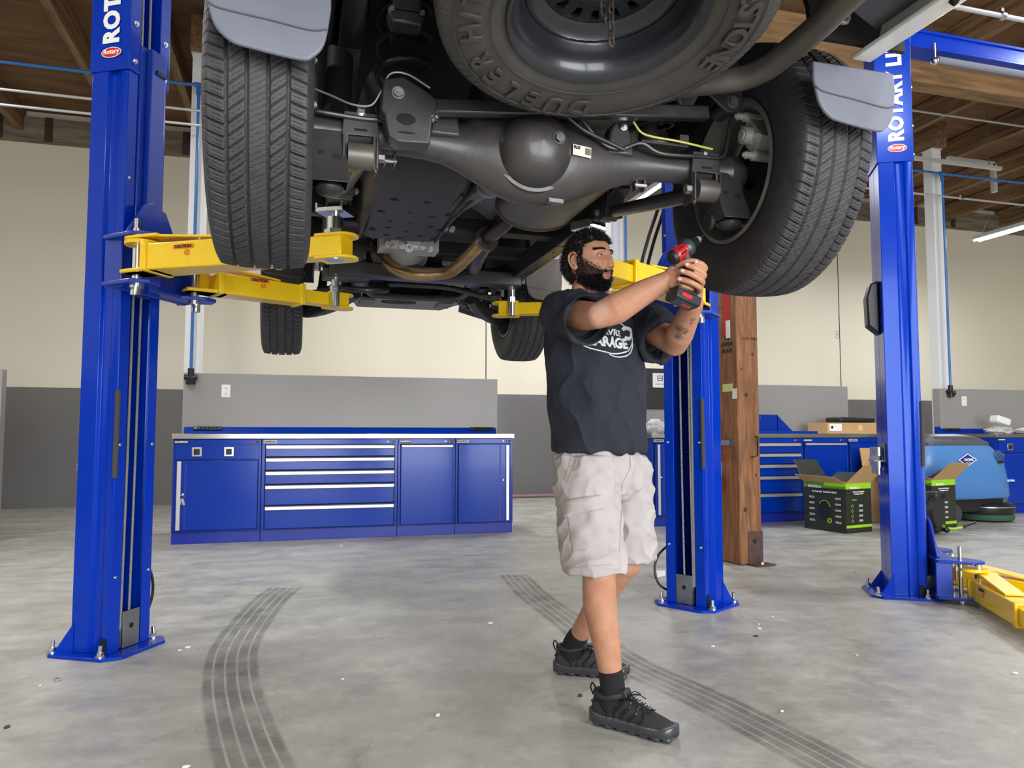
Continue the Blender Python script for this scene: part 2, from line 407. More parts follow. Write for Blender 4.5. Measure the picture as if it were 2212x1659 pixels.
# metal strut on hangers near the right post
t = thing('strut_channel', 'perforated steel strut channel hanging beside the right white post', 'strut', (0, 7.6, 4.5))
MB().box((8.1, 0, .02), (1.7, .045, .045)).build('channel', m_conduit, t)
MB().box((9.0, .5, .3), (.8, .06, .06)).box((9.4, .5, .1), (.06, .06, .4)).build('bracket', m_conduit, t)
for x in (7.5, 8.75): MB().cyl((x, 0, 0), (x, 0, .9), .006, n=8).build('hanger_rod', m_chrome, t)
# strip light
def strip(x, y, z, lab, n, L=1.25):
    t = thing('strip_light', lab, 'light fixture', (x, y, z))
    MB().prism([(-.09, 0), (.09, 0), (.04, .07), (-.04, .07)], -L/2, L/2, O=(0, 0, 0), X=(1, 0, 0), Y=(0, 0, 1)).build('housing', m_white, t)
    for dx in (-.045, .045):
        MB().cyl((dx, -L/2+.02, -.012), (dx, L/2-.02, -.012), .014, n=12).build('tube_lamp', mat('lit_tube', (255, 250, 240), .4, emit=((255, 250, 240), 9)), t)
    for dy in (-L*.4, L*.4):
        MB().tube([(0, dy, .07), (0, dy*.7, .3), (0, dy*.2, .32)], .004, 6, smooth=4).build('hanger_wire', m_chrome, t)
    MB().cyl((0, 0, .3), (0, 0, 5.13-z), .004, n=6).build('chain', m_chrome, t)
    l = area('strip_light_glow', (x, y, z-.05), (0, 0, 0), .3, L, 75, (.97, .98, 1.0)); return t
strip(10.5, 8.8, 4.12, 'lit fluorescent strip light hanging at the right edge', 0)
strip(4.3, 8.9, 4.12, 'lit fluorescent strip light glimpsed beside the rear tyre, left of the blue column', 1)
strip(7.4, 1.8, 4.9, 'added fluorescent fill light hanging over the right bay, out of view above', 2)  # unseen lamp, added as overhead fill for the right bay
strip(.5, -1.2, 4.9, 'added fluorescent fill light over the entrance, out of view above the camera', 3)  # added fill lamp above the camera, never in view
for k_, (x_, y_, w_) in enumerate(((-3.5, 6.0, 'left bay near the back'), (-3.5, 1.5, 'left bay near the doors'), (-1.2, 4.6, 'left lift column'), (2.4, -.8, 'open floor between the bays'), (6.6, 3.4, 'right bay behind the right column'), (11.5, 1.0, 'far right bay'), (9.6, 0.5, 'far right bay near the doors'))):  # further rows of unseen lamps, added to brighten the interior
    strip(x_, y_, 4.9, 'added fluorescent fill light over the '+w_+', out of view above', 4)

strip(1.4, 8.6, 4.9, 'added fluorescent fill light over the left workbench, hidden behind the car', 5)  # added lamp concealed by the car, lights the back of the room
# wooden post
t = thing('wooden_post', 'rough brown timber post bolted to the floor between the blue lift columns', 'post', (3.350, 5.215, 0), math.radians(7))
pc = [(-.105, .13), (-.105, -.13), (.105, -.13), (.105, .13)]
MB().prism(pc, 0.004, 4.78).build('timber', m_post, t, bevel=.008)
MB().box((.04, -.134, .13), (.135, .008, .25)).box((.055, -.185, .008), (.18, .11, .008)).build('foot_bracket', mat('oxblood_bracket', (112, 84, 80), .5, .3, var=(14, (78, 62, 60), .7)), t, bevel=.002)
MB().hexbolt((.03, -.138, .18), (0, -1, 0), .014, .01).build('bracket_bolt', m_strap, t)
MB().hexbolt((.05, -.19, .012), (0, 0, 1), .014, .012).build('anchor_bolt', m_chrome, t)
MB().box((-.15, -.03, .93), (.12, .004, .04)).box((-.107, -.05, .93), (.004, .06, .06)).build('metal_strap', m_steelplate, t)
MB().tube([(.06, -.133, .98), (.06, -.155, .98), (.06, -.155, .83), (.0, -.155, .82)], .005, 8).build('iron_hook', m_dark, t)
MB().cyl((-.105, .0, 2.0), (-.17, .03, 2.01), .003, n=6).build('nail', m_strap, t)
MB().cyl((.105, -.03, 1.62), (.16, -.05, 1.60), .003, n=6).build('nail', m_strap, t)
MB().box((-.107, -.02, 1.98), (.002, .09, .42)).build('red_tag', mat('red_tape', (178, 40, 36), .5), t)
MB().box((-.109, -.04, 1.82), (.002, .05, .14)).build('paper_tag', m_white, t)
MB().box((-.107, -.02, 1.36), (.002, .12, .06)).build('yellow_note', mat('yellow_note_paper', (214, 210, 130), .7), t)
MB().box((-.107, -.10, 1.31), (.002, .05, .08)).build('paper_scrap', m_white, t)
kn = mat('dark_knot', (66, 42, 26), .8)
for x_, z_, r_ in ((-.02, 1.30, .016), (.05, 1.62, .012), (-.05, .42, .018), (.03, 2.3, .015), (-.06, 1.5, .008), (.06, .68, .01)):
    MB().lathe([(r_, 0), (r_*.6, .0012), (0, .0012)], (x_, -.130, z_), (0, -1, 0), 14).build('knot', kn, t)
text('pencil_marks', 'R4\nUPPER\nBEAM', .05, m_dark, t, frame((-.1065, -.02, 1.70), (0, -1, 0), (0, 0, 1)))
text('pencil_marks', '1-17-1996', .035, m_dark, t, frame((.02, -.1315, 1.74), (1, 0, 0), (0, 0, 1)))
# tyre marks on the concrete: faint ribbons a hair above it
def mark(pts, wd, name, lab, m):
    P = catmull([(x, y, 0) for x, y in pts], 14); vs = []; fs = []; uv = []; acc = 0
    K = 8
    for i, p in enumerate(P):
        tv = (P[min(i+1, len(P)-1)]-P[max(i-1, 0)]).normalized(); nrm = Vector((-tv.y, tv.x, 0))
        if i: acc += (p-P[i-1]).length
        for k in range(K+1):
            q = p+nrm*wd*(k/K-.5); vs.append((q.x, q.y, .0012)); uv.append((k/K, acc))
        if i:
            a = (i-1)*(K+1)
            for k in range(K): fs.append((a+k, a+k+1, a+K+2+k, a+K+1+k))
    me = bpy.data.meshes.new(name); me.from_pydata(vs, [], fs); ul = me.uv_layers.new(name='UVMap')
    for lp in me.loops: ul.data[lp.index].uv = uv[lp.vertex_index]
    me.materials.append(m); o = bpy.data.objects.new(name, me); COL.objects.link(o); tag(o, lab, 'tyre mark'); return o
def markmat():
    m = mat('rubber_print', (96, 94, 90), .6); N, L, b = nodes(m)
    uv = N.new('ShaderNodeUVMap'); sx = N.new('ShaderNodeSeparateXYZ'); L.new(uv.outputs[0], sx.inputs[0])
    def math_(op, a, b_=None, c_=None):
        q = N.new('ShaderNodeMath'); q.operation = op
        for i, z in enumerate((a, b_, c_)):
            if z is None: continue
            if hasattr(z, 'is_linked'): L.new(z, q.inputs[i])
            else: q.inputs[i].default_value = z
        return q.outputs[0]
    rib = math_('PINGPONG', math_('MULTIPLY', sx.outputs[0], 5.0), .5)
    ribm = math_('LESS_THAN', math_('ABSOLUTE', math_('SUBTRACT', rib, .5)), .40)      # pale lines between ribs
    sip = math_('PINGPONG', math_('MULTIPLY', math_('ADD', sx.outputs[1], math_('MULTIPLY', sx.outputs[0], .03)), 38), .5)
    sipm = math_('MULTIPLY_ADD', math_('GREATER_THAN', sip, .12), .25, .75)
    e = math_('PINGPONG', sx.outputs[0], .5); em = math_('SMOOTH_MIN', math_('MULTIPLY', e, 14), 1, .1)
    nz = N.new('ShaderNodeTexNoise'); nz.inputs['Scale'].default_value = 6; nz.inputs['Detail'].default_value = 6
    tc = N.new('ShaderNodeTexCoord'); L.new(tc.outputs['Object'], nz.inputs['Vector'])
    nm = N.new('ShaderNodeMapRange'); nm.inputs[1].default_value = .3; nm.inputs[2].default_value = .65; nm.inputs[3].default_value = .25; L.new(nz.outputs['Fac'], nm.inputs[0])
    a = math_('MULTIPLY', math_('MULTIPLY', ribm, sipm), math_('MULTIPLY', math_('MULTIPLY', nm.outputs[0], em), .40))
    L.new(a, b.inputs['Alpha'])
    return m
mk = markmat()
mark([(-.05, 5.17), (-.12, 4.9), (-.2, 4.4), (-.26, 3.8), (-.235, 3.3), (-.17, 2.83), (-.09, 2.4), (.02, 1.95)], .235, 'tire_mark', 'curved dark tyre track on the floor in front of the left workbench', mk)
mark([(1.50, 5.2), (1.48, 5.0), (1.43, 4.5), (1.42, 3.97), (1.40, 3.4), (1.42, 3.0), (1.50, 2.6), (1.56, 2.15), (1.60, 1.7)], .22, 'tire_mark', 'faint curved tyre track passing behind the man and into the right foreground', mk)
# chips of concrete and litter
chip = mat('white_grit', (222, 220, 214), .8); chd = mat('dark_grit', (70, 66, 60), .8)
CHIPL = ['pale chip just off the right corner of the left column plate', 'second pale chip beside the left column plate, slightly farther back', 'dark fleck in front of the left column plate', 'pale chip close in front of the left column plate',
 'pale chip to the left of the left column foot', 'pale chip in front of the middle column foot, right one', 'pale chip in front of the middle column foot, left one', 'pale chip right of the middle column foot', 'dark fleck between the man and the middle column foot',
 'dark fleck beside the rear shoe', 'pale chip on the floor behind the man near the right tyre track', 'pale chip at the foot of the left workbench', 'pale chip right of the leading shoe', 'pale chip in the open floor right of the shoes',
 'pale chip far right in the foreground', 'pale chip left of the leading shoe', 'pale chip at the bottom left, beside the tyre track', 'pale chip right of the left tyre track', 'pale chip behind the left column on the floor',
 'dark fleck behind the left column on the floor', 'pale chip in the floor gap between the two workbenches', 'pale chip in front of the middle workbench', 'pale chip between the middle column and the right column', 'pale chip in the right foreground beyond the shoe tips']
spots = [(-.50,3.82,0),(-.47,3.86,0),(-.93,3.0,1),(-.96,3.45,0),(-1.25,3.75,0),(2.35,3.5,0),(2.3,3.42,0),(2.52,3.62,0),(2.2,3.3,1),(1.06,2.75,1),(1.0,3.9,0),(.4,6.9,0),(1.7,2.4,0),(1.9,3.2,0),(2.45,2.9,0),(.5,2.7,0),(-.3,2.5,0),(.2,3.2,0),(-1.4,6.0,0),(-1.2,5.2,1),(2.6,6.6,0),(3.1,5.9,0),(3.9,4.6,0),(2.9,2.5,0)]
for i, (x, y, k) in enumerate(spots):
    q = MB(); r = .005+.006*random.random()
    q.sphere((0, 0, 0), (r*1.6, r, r*.6), 7, 5, Euler((0, 0, random.random()*3)).to_matrix())
    o = q.build('concrete_chip', chd if k else chip); o.location = (x, y, r*.5)
    tag(o, CHIPL[i], 'debris', 'dark grit on the floor' if k else 'pale concrete chips on the floor')
# loose bits at the left
t = thing('wood_offcut', 'short reddish timber offcuts lying on the floor at the left edge', 'wood scrap', (-4.05, 10.6, 0))
MB().box((0, 0, .05), (.42, .1, .1), rz=.3).build('block', m_post, t, bevel=.003)
o = MB().box((-4.4, 10.2, .03), (.5, .12, .06), rz=-.2).build('wood_offcut', m_post, bevel=.003); tag(o, 'flat timber offcut lying just in front of the other at far left', 'wood scrap')
t['label'] = 'upright reddish timber offcut on the floor at the left edge by the grey wall'
o = MB().tube([(3.2, 11.3, .03), (4.6, 11.3, .03)], .025, 8).build('pink_hose', mat('pink_hose_rubber', (150, 116, 124), .6)); tag(o, 'thin mauve rod lying at the foot of the back wall right of the left workbench', 'rod')
# wall scars
for x, z, i in ((-4.05, 4.13, 0), (9.55, 2.82, 1)):
    o = MB()
    for dz in (-.035, .035): o.lathe([(.03, 0), (.034, .004), (.04, 0)], (0, 0, dz), (0, -1, 0), 14)
    o = o.build('wall_patch', m_lgrey); o.location = (x, YW1, z)
    tag(o, ('small double round scar high on the cream wall at left', 'small double round scar on the cream wall at far right')[i], 'wall mark')
# ------------------------------------------------------------------ workbenches
m_label = mat('black_name_plate', (20, 20, 22), .4)
m_plate = mat('pale_name_plate', (206, 200, 176), .4)
def cabinet(x0, wd, kind, y, lab, left_handle=True, keys=False):
    """one base cabinet; local origin at its front left floor corner"""
    t = thing('base_cabinet', lab, 'cabinet', (x0, y, 0))
    D = .66; H = .953
    MB().box((wd/2, D/2+.004, (H+.10)/2), (wd-.003, D-.008, H-.10)).build('carcass', m_cab, t, bevel=.003)
    MB().box((wd/2, D/2+.012, .055), (wd-.003, D-.03, .108)).build('plinth', m_cabd, t, bevel=.002)
    MB().box((wd/2, -.003, .925), (wd-.006, .012, .05)).build('top_rail', m_cab, t, bevel=.002)
    # name plate and lock on the rail
    dark = kind in ('sink', 'tall')
    pl = MB().box((.07 if dark else .075, -.011, .925), (.12, .004, .028)).build('name_plate', m_label if dark else m_plate, t)
    text('lettering', 'CHAMPION', .021, m_decal if dark else m_label, pl, frame((.07, -.0135, .925), (1, 0, 0), (0, 0, 1)), .0008)
    bd = MB().box((wd-.05, -.011, .925), (.05, .004, .022)).build('badge', m_label, t)
    MB().box((wd-.062, -.0135, .925), (.014, .001, .014)).build('red_mark', m_red, bd, smooth=False)
    if kind != 'sink': MB().lathe([(.011, 0), (.011, .006), (.0, .008)], (wd-.1, -.009, .925), (0, -1, 0), 14).build('lock', m_chrome, t)
    gap = m_dark
    if kind == 'sink':
        MB().box((wd/2, -.003, .835), (wd-.05, .008, .14)).build('upper_panel', m_cab, t, bevel=.002)
        for sx in (.24, .60):
            a = MB().box((sx*wd+.02, -.011, .835), (.085, .006, .085)).build('socket_plate', m_chrome, t, bevel=.012)
            MB().box((sx*wd+.02, -.018, .835), (.05, .012, .055)).build('socket', m_black, a, bevel=.01)
        d0, d1 = .125, .755
        MB().box((wd/2, .001, (d0+d1)/2), (wd-.05, .004, d1-d0+.01)).build('door_shadow_gap', gap, t, smooth=False)
        dr = MB().box((wd/2, -.007, (d0+d1)/2), (wd-.06, .016, d1-d0)).build('door', m_cab, t, bevel=.003)
        MB().box((.06, -.022, (d0+d1)/2), (.035, .016, d1-d0-.01)).build('handle', m_alu, dr, bevel=.003)
        MB().box((.115, -.0158, (d0+d1)/2), (.018, .002, d1-d0-.02)).build('door_fold', m_cabd, dr, smooth=False)
        k = MB().lathe([(.012, 0), (.012, .006), (.0, .008)], (.093, -.015, .45), (0, -1, 0), 14).build('lock', m_chrome, dr)
        if keys:
            q = MB()
            q.tube([(.093+.018*math.sin(a_*PI/8), -.027, .432+.018*math.cos(a_*PI/8)) for a_ in range(17)], .0017, 6)
            for r_ in (-.25, .15, .3): q.box((.093+.045*math.sin(r_), -.027-.002*r_, .40-.015), (.012, .002, .055), ry=-r_)
            q.build('keys', m_chrome, dr)
    elif kind == 'drawers':
        zs = [.905, .785, .66, .53, .335, .115]
        MB().box((wd/2, .001, .51), (wd-.06, .004, .80)).build('drawer_shadow_gap', gap, t, smooth=False)
        for a_, b_ in zip(zs[:-1], zs[1:]):
            z1 = a_-.008; z0 = b_+.002
            d = MB().box((wd/2, -.006, (z0+z1)/2), (wd-.075, .016, z1-z0)).build('drawer', m_cab, t, bevel=.003)
            MB().prism([(0, 0), (-.026, -.008), (-.026, -.036), (0, -.040)], -(wd-.08)/2, (wd-.08)/2, O=(wd/2, -.014, z1), X=(0, 1, 0), Y=(0, 0, 1)).build('handle', m_alu, d, bevel=.002)
    elif kind == 'tall':
        d0, d1 = .115, .895
        MB().box((wd/2, .001, (d0+d1)/2), (wd-.05, .004, d1-d0+.01)).build('door_shadow_gap', gap, t, smooth=False)
        d = MB().box((wd/2, -.007, (d0+d1)/2), (wd-.06, .016, d1-d0)).build('door', m_cab, t, bevel=.003)
        MB().prism([(0, 0), (-.026, -.006), (-.026, -.026), (0, -.030)], -(wd-.065)/2, (wd-.065)/2, O=(wd/2, -.015, d1), X=(0, 1, 0), Y=(0, 0, 1)).build('handle', m_alu, d, bevel=.002)
    else:
        d0, d1 = .115, .895
        MB().box((wd/2, .001, (d0+d1)/2), (wd-.05, .004, d1-d0+.01)).build('door_shadow_gap', gap, t, smooth=False)
        d = MB().box((wd/2, -.007, (d0+d1)/2), (wd-.06, .016, d1-d0)).build('door', m_cab, t, bevel=.003)
        hx = .07 if left_handle else wd-.065
        MB().box((hx, -.022, (d0+d1)/2), (.03, .016, d1-d0-.02)).build('handle', m_alu, d, bevel=.003)
        MB().box((hx+(.06 if left_handle else -.075), -.0158, (d0+d1)/2), (.016, .002, d1-d0-.02)).build('door_fold', m_cabd, d, smooth=False)
        MB().lathe([(.010, 0), (.010, .006), (.0, .008)], (hx+(.03 if left_handle else -.04), -.015, .53), (0, -1, 0), 14).build('lock', m_chrome, d)
    return t
def power_strip(t, x, y, z, rx):
    o = MB().box((0, -.008, 0), (.27, .014, .036)).build('power_strip', m_black, t, bevel=.003)
    o.location = (x, y, z); o.rotation_euler = (rx, 0, 0)
    q = MB()
    for i in range(5): q.box((-.06+i*.035, -.0165, 0), (.02, .003, .018))
    q.build('socket_row', m_dark, o, smooth=False)
    MB().box((-.115, -.0165, 0), (.018, .003, .014)).build('switch', m_chrome, o, smooth=False)
def bench(x0, y, where, kinds, rail_span, keys=False, end_right=True):
    x = x0
    for k, wd, lab, lh in kinds:
        cabinet(x, wd, k, y, lab, lh, keys and k == 'sink'); x += wd
    L = x-x0
    tp = MB().box((x0+L/2, y+.325, .977), (L+.02, .69, .046)).build('worktop', m_stain, bevel=.003)
    tag(tp, 'long stainless steel worktop over the '+where, 'worktop')
    t = thing('backsplash_rail', 'low blue power rail behind the '+where, 'power rail', (0, y+.6, 1.0))
    a, b = rail_span
    MB().prism([(0, 0), (.09, 0), (.09, .092), (.055, .092)], a, b, O=(0, 0, .001), X=(0, 1, 0), Y=(0, 0, 1)).build('rail', m_cab, t, bevel=.002)
    power_strip(t, a+.22, .024, .05, -math.radians(31)); power_strip(t, b-.16, .024, .05, -math.radians(31))
    return t
YB = 7.41
bench(-1.075, YB, 'left run of blue cabinets', [
    ('sink', .765, 'blue cabinet with two sockets and keys in the door, left end of the left workbench', True),
    ('drawers', 1.27, 'wide blue five-drawer cabinet in the left workbench under the car', True),
    ('tall', .575, 'narrow blue cabinet with a top handle, right of the five drawers under the car', True),
    ('door', .60, 'blue cabinet with upright handle at its right edge, rightmost of the left workbench', False)], (-1.07, 2.12), keys=True)
bench(3.70, YB, 'middle run of blue cabinets behind the wooden post', [
    ('door', .60, 'blue cabinet with upright handle at the left edge, just right of the man', True),
    ('drawers', 1.30, 'blue five-drawer cabinet behind the wooden post', True),
    ('tall', .62, 'narrow blue cabinet with a top handle, behind the green and black box', True),
    ('door', .62, 'blue cabinet partly behind the right-hand lift column', False)], (3.72, 4.9))
bench(8.46, YB, 'far right run of blue cabinets', [
    ('sink', .78, 'blue cabinet with a socket outlet behind the floor scrubber at the right edge', True),
    ('drawers', 1.3, 'blue drawer cabinet of the far right workbench outside the frame edge', True)], (8.2, 10.5))
# ------------------------------------------------------------------ two-post lifts
HC = .135
def anchor(t, x, y, z=.014, lean=0):
    q = MB(); q.cyl((x, y, z), (x, y, z+.004), .024, n=18); q.cyl((x, y, z+.004), (x, y, z+.02), .017, n=6); q.cyl((x, y, z+.02), (x+lean, y, z+.05), .009, n=10)
    return q.build('anchor_bolt', m_chrome, t)
def side_prof(s):
    """outline of one side sheet, thickness 6 mm"""
    o = [(-.07, HC), (.022, HC), (.032, .118), (.076, .118), (.086, .128), (.13, .128), (.13, .066)]
    i = [(.124, .066), (.124, .121), (.089, .121), (.078, .111), (.028, .111), (.018, .128), (-.064, .128), (-.064, 0), (-.07, 0)]
    return [(a, s*b) for a, b in (o+i if s > 0 else (o+i))]
def arm(t, W, p0, p1, z, lab=None, flip=1, fin=True, thick=.115, warn=True, padz=None, padat=None, postr=.025, tab=True):
    """telescopic lift arm from pivot p0 to tip p1 (world xy); W converts world points to the thing's space"""
    p0 = W(Vector((p0[0], p0[1], z))); p1 = W(Vector((p1[0], p1[1], z)))
    d = (p1-p0); L = d.length; x = d.normalized(); y = Vector((0, 0, 1)).cross(x)
    a = MB(); w1 = .062; h = thick; cut = L*.66
    # outer box beam
    def P(u, v, zz): return p0+x*u+y*v+Vector((0, 0, zz))
    def slab(u0, u1, wa, wb, z0, z1):
        a.add([P(u0,-wa,z0),P(u0,wa,z0),P(u1,wb,z0),P(u1,-wb,z0),P(u0,-wa,z1),P(u0,wa,z1),P(u1,wb,z1),P(u1,-wb,z1)],
              [(0,1,2,3),(4,5,6,7),(0,1,5,4),(1,2,6,5),(2,3,7,6),(3,0,4,7)])
    slab(.10, cut, .078, .062, 0, h); slab(.09, .12, .09, .09, -.004, h+.004); slab(cut-.03, cut, .07, .07, -.006, h+.006)
    slab(-.05, .14, .05, .075, -.0, .018)
    o = a.build('swing_arm', m_yel, t, bevel=.006)
    # pivot ears: rounded plates above and below
    e = MB()
    for z0 in (0.0, h+.035 if fin else h-.02):
        ring = [P(-.055*math.cos(q)*1.0, .055*math.sin(q), z0) for q in [(-.5+k/10)*PI for k in range(11)]]
        ring = [P(-.055*math.cos(q), .055*math.sin(q), z0) for q in [(-.5+k/10)*PI for k in range(11)]]+[P(.15, .06, z0), P(.15, -.06, z0)]
        n = len(ring); e.add(ring+[r+Vector((0, 0, .014)) for r in ring], [tuple(range(n)), tuple(range(n, 2*n))]+[(k, (k+1) % n, n+(k+1) % n, n+k) for k in range(n)])
    e.build('pivot_ear', m_yel, o, bevel=.003)
    if fin:
        f = MB()   # curved gusset web and sloping top strap
        pr = [P(-.02, flip*.055, h+.04), P(.05, flip*.058, h+.04), P(.12, flip*.07, h-.0), P(.13, flip*.07, .005), P(.03, flip*.06, .005), P(.0, flip*.055, .03), P(.035, flip*.058, .09), P(-.01, flip*.055, h)]
        n = len(pr); f.add(pr+[q+y*.01*flip for q in pr], [tuple(range(n)), tuple(range(n, 2*n))]+[(k, (k+1) % n, n+(k+1) % n, n+k) for k in range(n)])
        f.add([P(.0, -.05, h+.045), P(.0, .05, h+.045), P(L*.5, .05, h+.004), P(L*.5, -.05, h+.004), P(.0, -.05, h+.057), P(.0, .05, h+.057), P(L*.5, .05, h+.014), P(L*.5, -.05, h+.014)],
              [(0,1,2,3),(4,5,6,7),(0,1,5,4),(1,2,6,5),(2,3,7,6),(3,0,4,7)])
        f.build('gusset', m_yel, o, bevel=.003)
    a = MB(); slab(cut-.02, L-.02, .052, .05, .012, h-.02)
    inner = a.build('arm_extension', m_yel, o, bevel=.004)
    e = MB()
    for z0 in (.002, h-.022):
        ring = [P(L-.03+.055*math.cos(q), .058*math.sin(q), z0) for q in [(-.5+k/12)*PI for k in range(13)]]+[P(L-.14, .056, z0), P(L-.14, -.056, z0)]
        n = len(ring); e.add(ring+[r+Vector((0, 0, .012)) for r in ring], [tuple(range(n)), tuple(range(n, 2*n))]+[(k, (k+1) % n, n+(k+1) % n, n+k) for k in range(n)])
    e.build('tip_plates', m_yel, o, bevel=.003)
    MB().cyl(P(0, 0, -.05), P(0, 0, h+.09), .021, n=18).cyl(P(0, 0, -.06), P(0, 0, -.035), .03, n=18).build('pivot_pin', m_chrome, o)
    if warn:
        q = MB(); c = P(.30, flip*-.0755, .068)
        nn = y*(-flip)
        X = x*(1 if flip > 0 else -1)
        lb = MB().add([c-X*.05+Vector((0,0,.012)), c+X*.05+Vector((0,0,.012)), c+X*.05+Vector((0,0,.03)), c-X*.05+Vector((0,0,.03))], [(0,1,2,3)]).build('caution_sticker', mat('orange_sticker', (230, 120, 40), .5), o, smooth=False)
        text('caution_text', 'CAUTION', .018, m_label, lb, frame(c+nn*.001+Vector((0, 0, .021)), X, (0, 0, 1)), .0008)
        ri = MB(); cc = c+X*.02+nn*.0006+Vector((0, 0, -.005))
        ri.tube([cc+X*(.011*math.cos(k*PI/9))+Vector((0, 0, .011*math.sin(k*PI/9))) for k in range(19)], .0013, 5)
        ri.tube([cc+X*-.007+Vector((0,0,-.007)), cc+X*.007+Vector((0,0,.007))], .0012, 5)
        ri.build('warning_symbol', m_red, lb)
    # lifting screw, stacked adapters and pad
    pp = W(Vector((padat[0], padat[1], z))) if padat else P(L-.035, 0, 0)
    pz = padz if padz else h+.03
    def Q(zz): return Vector((pp.x, pp.y, z+zz))
    km = 1.12 if padz else 1.5
    s = MB().cyl(Q(.0), Q(h-.01), postr*km, n=24)
    for k in range(8): s.cyl(Q(.01+k*.012), Q(.016+k*.012), postr*km*1.04, n=24)
    s.build('lifting_screw', m_chrome, o)
    if padz:
        MB().cyl(Q(h-.02), Q(padz-z-.05), postr, n=24).cyl(Q(padz-z-.05), Q(padz-z-.035), postr*.6, n=20).cyl(Q(h-.02), Q(h+.01), postr*1.25, n=6).build('height_adapter', m_chrome, o)
        b = MB().box(Q(padz-z-.026), (.12, .11, .018)); b.box(Q(padz-z-.012)+Vector((.055, 0, 0)), (.01, .11, .03)); b.box(Q(padz-z-.012)-Vector((.055, 0, 0)), (.01, .11, .03))
        b.build('frame_cradle', m_chrome, o, bevel=.002)
    else:
        b = MB().lathe([(0, 0), (.058, 0), (.062, .008), (.062, .02), (.05, .024), (0, .024)], Q(h-.012), (0, 0, 1), 8)
        b.build('pad_plate', m_chrome, o, bevel=.002)
        MB().box(Q(h+.018), (.07, .07, .014)).build('rubber_pad', m_black, o, bevel=.004)
    return o
def lift_column(name, lab, c, rz, sd, zc, top, arms, decal_side, cables=True, hose=False):
    """sd=+1: rear of the vehicle lies towards local -y.  zc: height of the arms"""
    t = thing(name, lab, 'car lift', (c[0], c[1], 0), rz)
    R = Matrix.Rotation(-rz, 3, 'Z')
    def W(p): return R @ (p-Vector((c[0], c[1], 0)))
    pl = MB().prism([(-.19, -.14), (-.13, -.2), (.15, -.2), (.21, -.14), (.21, .14), (.15, .2), (-.13, .2), (-.19, .14)], 0, .014).build('base_plate', m_blue, t, bevel=.002)
    for x, y in ((-.15, -.155), (-.15, .155), (.12, -.168), (.12, .168)):
        anchor(pl, x, y, lean=random.uniform(-.004, .004))
    gs = MB()
    for s in (-1, 1):
        gs.prism([(0, 0), (.085, 0), (0, .13)], -.004, .004, O=(-.055, s*HC, .014), X=(-1, s*.25, 0), Y=(0, 0, 1))
        gs.prism([(0, 0), (.06, 0), (0, .10)], -.004, .004, O=(.03, s*.118, .014), X=(.1, s, 0), Y=(0, 0, 1)) if False else None
    gs.build('base_gusset', m_blue, t)
    m = MB()
    for s in (-1, 1): m.prism(side_prof(s), .014, 2.75)
    m.build('column', m_blue, t, bevel=.004, angle=50)
    # cut-out at the foot of the side sheet
    for s in (-1, 1):
        MB().prism([(-.018, 0), (.018, 0), (.018, .05), (.010, .066), (-.010, .066), (-.018, .05)], 0, .003, O=(.10, s*.1295, .015), X=(-s if s > 0 else 1, 0, 0), Y=(0, 0, 1)).build('drain_slot', m_dark, t, smooth=False)
    # upper extension sleeve
    m = MB()
    for s in (-1, 1):
        o_ = [(-.078, .143), (.138, .136), (.138, .066), (.131, .066), (.131, .130), (-.072, .136), (-.072, 0), (-.078, 0)]
        m.prism([(a, s*b) for a, b in o_], 2.715, top)
    ext = m.build('extension_sleeve', m_blue, t, bevel=.003)
    q = MB()
    for s in (-1, 1):
        for z in (2.765, 2.95, 3.2):
            q.hexbolt((.138, s*.10, z), (1, 0, 0), .009, .007)
    q.build('sleeve_bolt', m_chrome, ext)
    # lettering on the sleeve's side
    ys = decal_side*.1435
    X = (0, 0, 1); Y = (decal_side*1.0, 0, 0)   # reads upwards
    Ysign = -1 if decal_side < 0 else 1
    Fm = frame((.042, ys, 3.195), (0, 0, 1), (Ysign, 0, 0))
    text('lift_lettering', 'ROTARY LIFT', .118, m_decal, ext, Fm, .0062, sx=.93, space=1.08)
    bz = 2.80
    bd = MB(); N_ = 28
    bd.prism([(.056*math.cos(k*2*PI/N_), .0255*math.sin(k*2*PI/N_)) for k in range(N_)], 0, .001, O=(.042, ys, bz), X=(-Ysign, 0, 0), Y=(0, 0, 1))
    bdo = bd.build('badge', m_decal, ext, smooth=False)
    bd = MB(); bd.prism([(.052*math.cos(k*2*PI/N_), .022*math.sin(k*2*PI/N_)) for k in range(N_)], .001, .0016, O=(.042, ys, bz), X=(-Ysign, 0, 0), Y=(0, 0, 1))
    bd.build('badge_field', m_red, bdo, smooth=False)
    text('badge_text', 'Rotary', .032, m_decal, bdo, frame((.042, ys-Ysign*-.002, bz+.003), (-Ysign, 0, 0), (0, 0, 1)), .0008)
    if cables:
        for yy, x0 in ((-.03*sd, .112), (.035*sd, .10)):
            pts = [(x0, yy-.012*sd, .16), (x0, yy-.004*sd, .9), (x0, yy, 2.0), (x0, yy, top-.05)]
            MB().tube(pts, .0058, 8, smooth=4).build('cable', mat_rope(), t)
        MB().tube([(.112, -.0425*sd, .17), (.112, -.042*sd, .12), (.105, -.036*sd, .08), (.09, -.02*sd, .055)], .0058, 8, smooth=4).build('cable', mat_rope(), t)
        g = MB().box((.122, .012*sd, .014+.085), (.006, .105, .165)).box((.09, -.042*sd, .10), (.05, .006, .16)).build('pulley_guard', m_steelplate, t, bevel=.001)
        MB().cyl((.1245, .012*sd, .11), (.1275, .012*sd, .11), .012, n=14).build('guard_hole', m_dark, g)
        MB().cyl((.06, .0*sd, .1), (.06, .024*sd, .1), .04, n=24).build('pulley', m_steelplate, t)
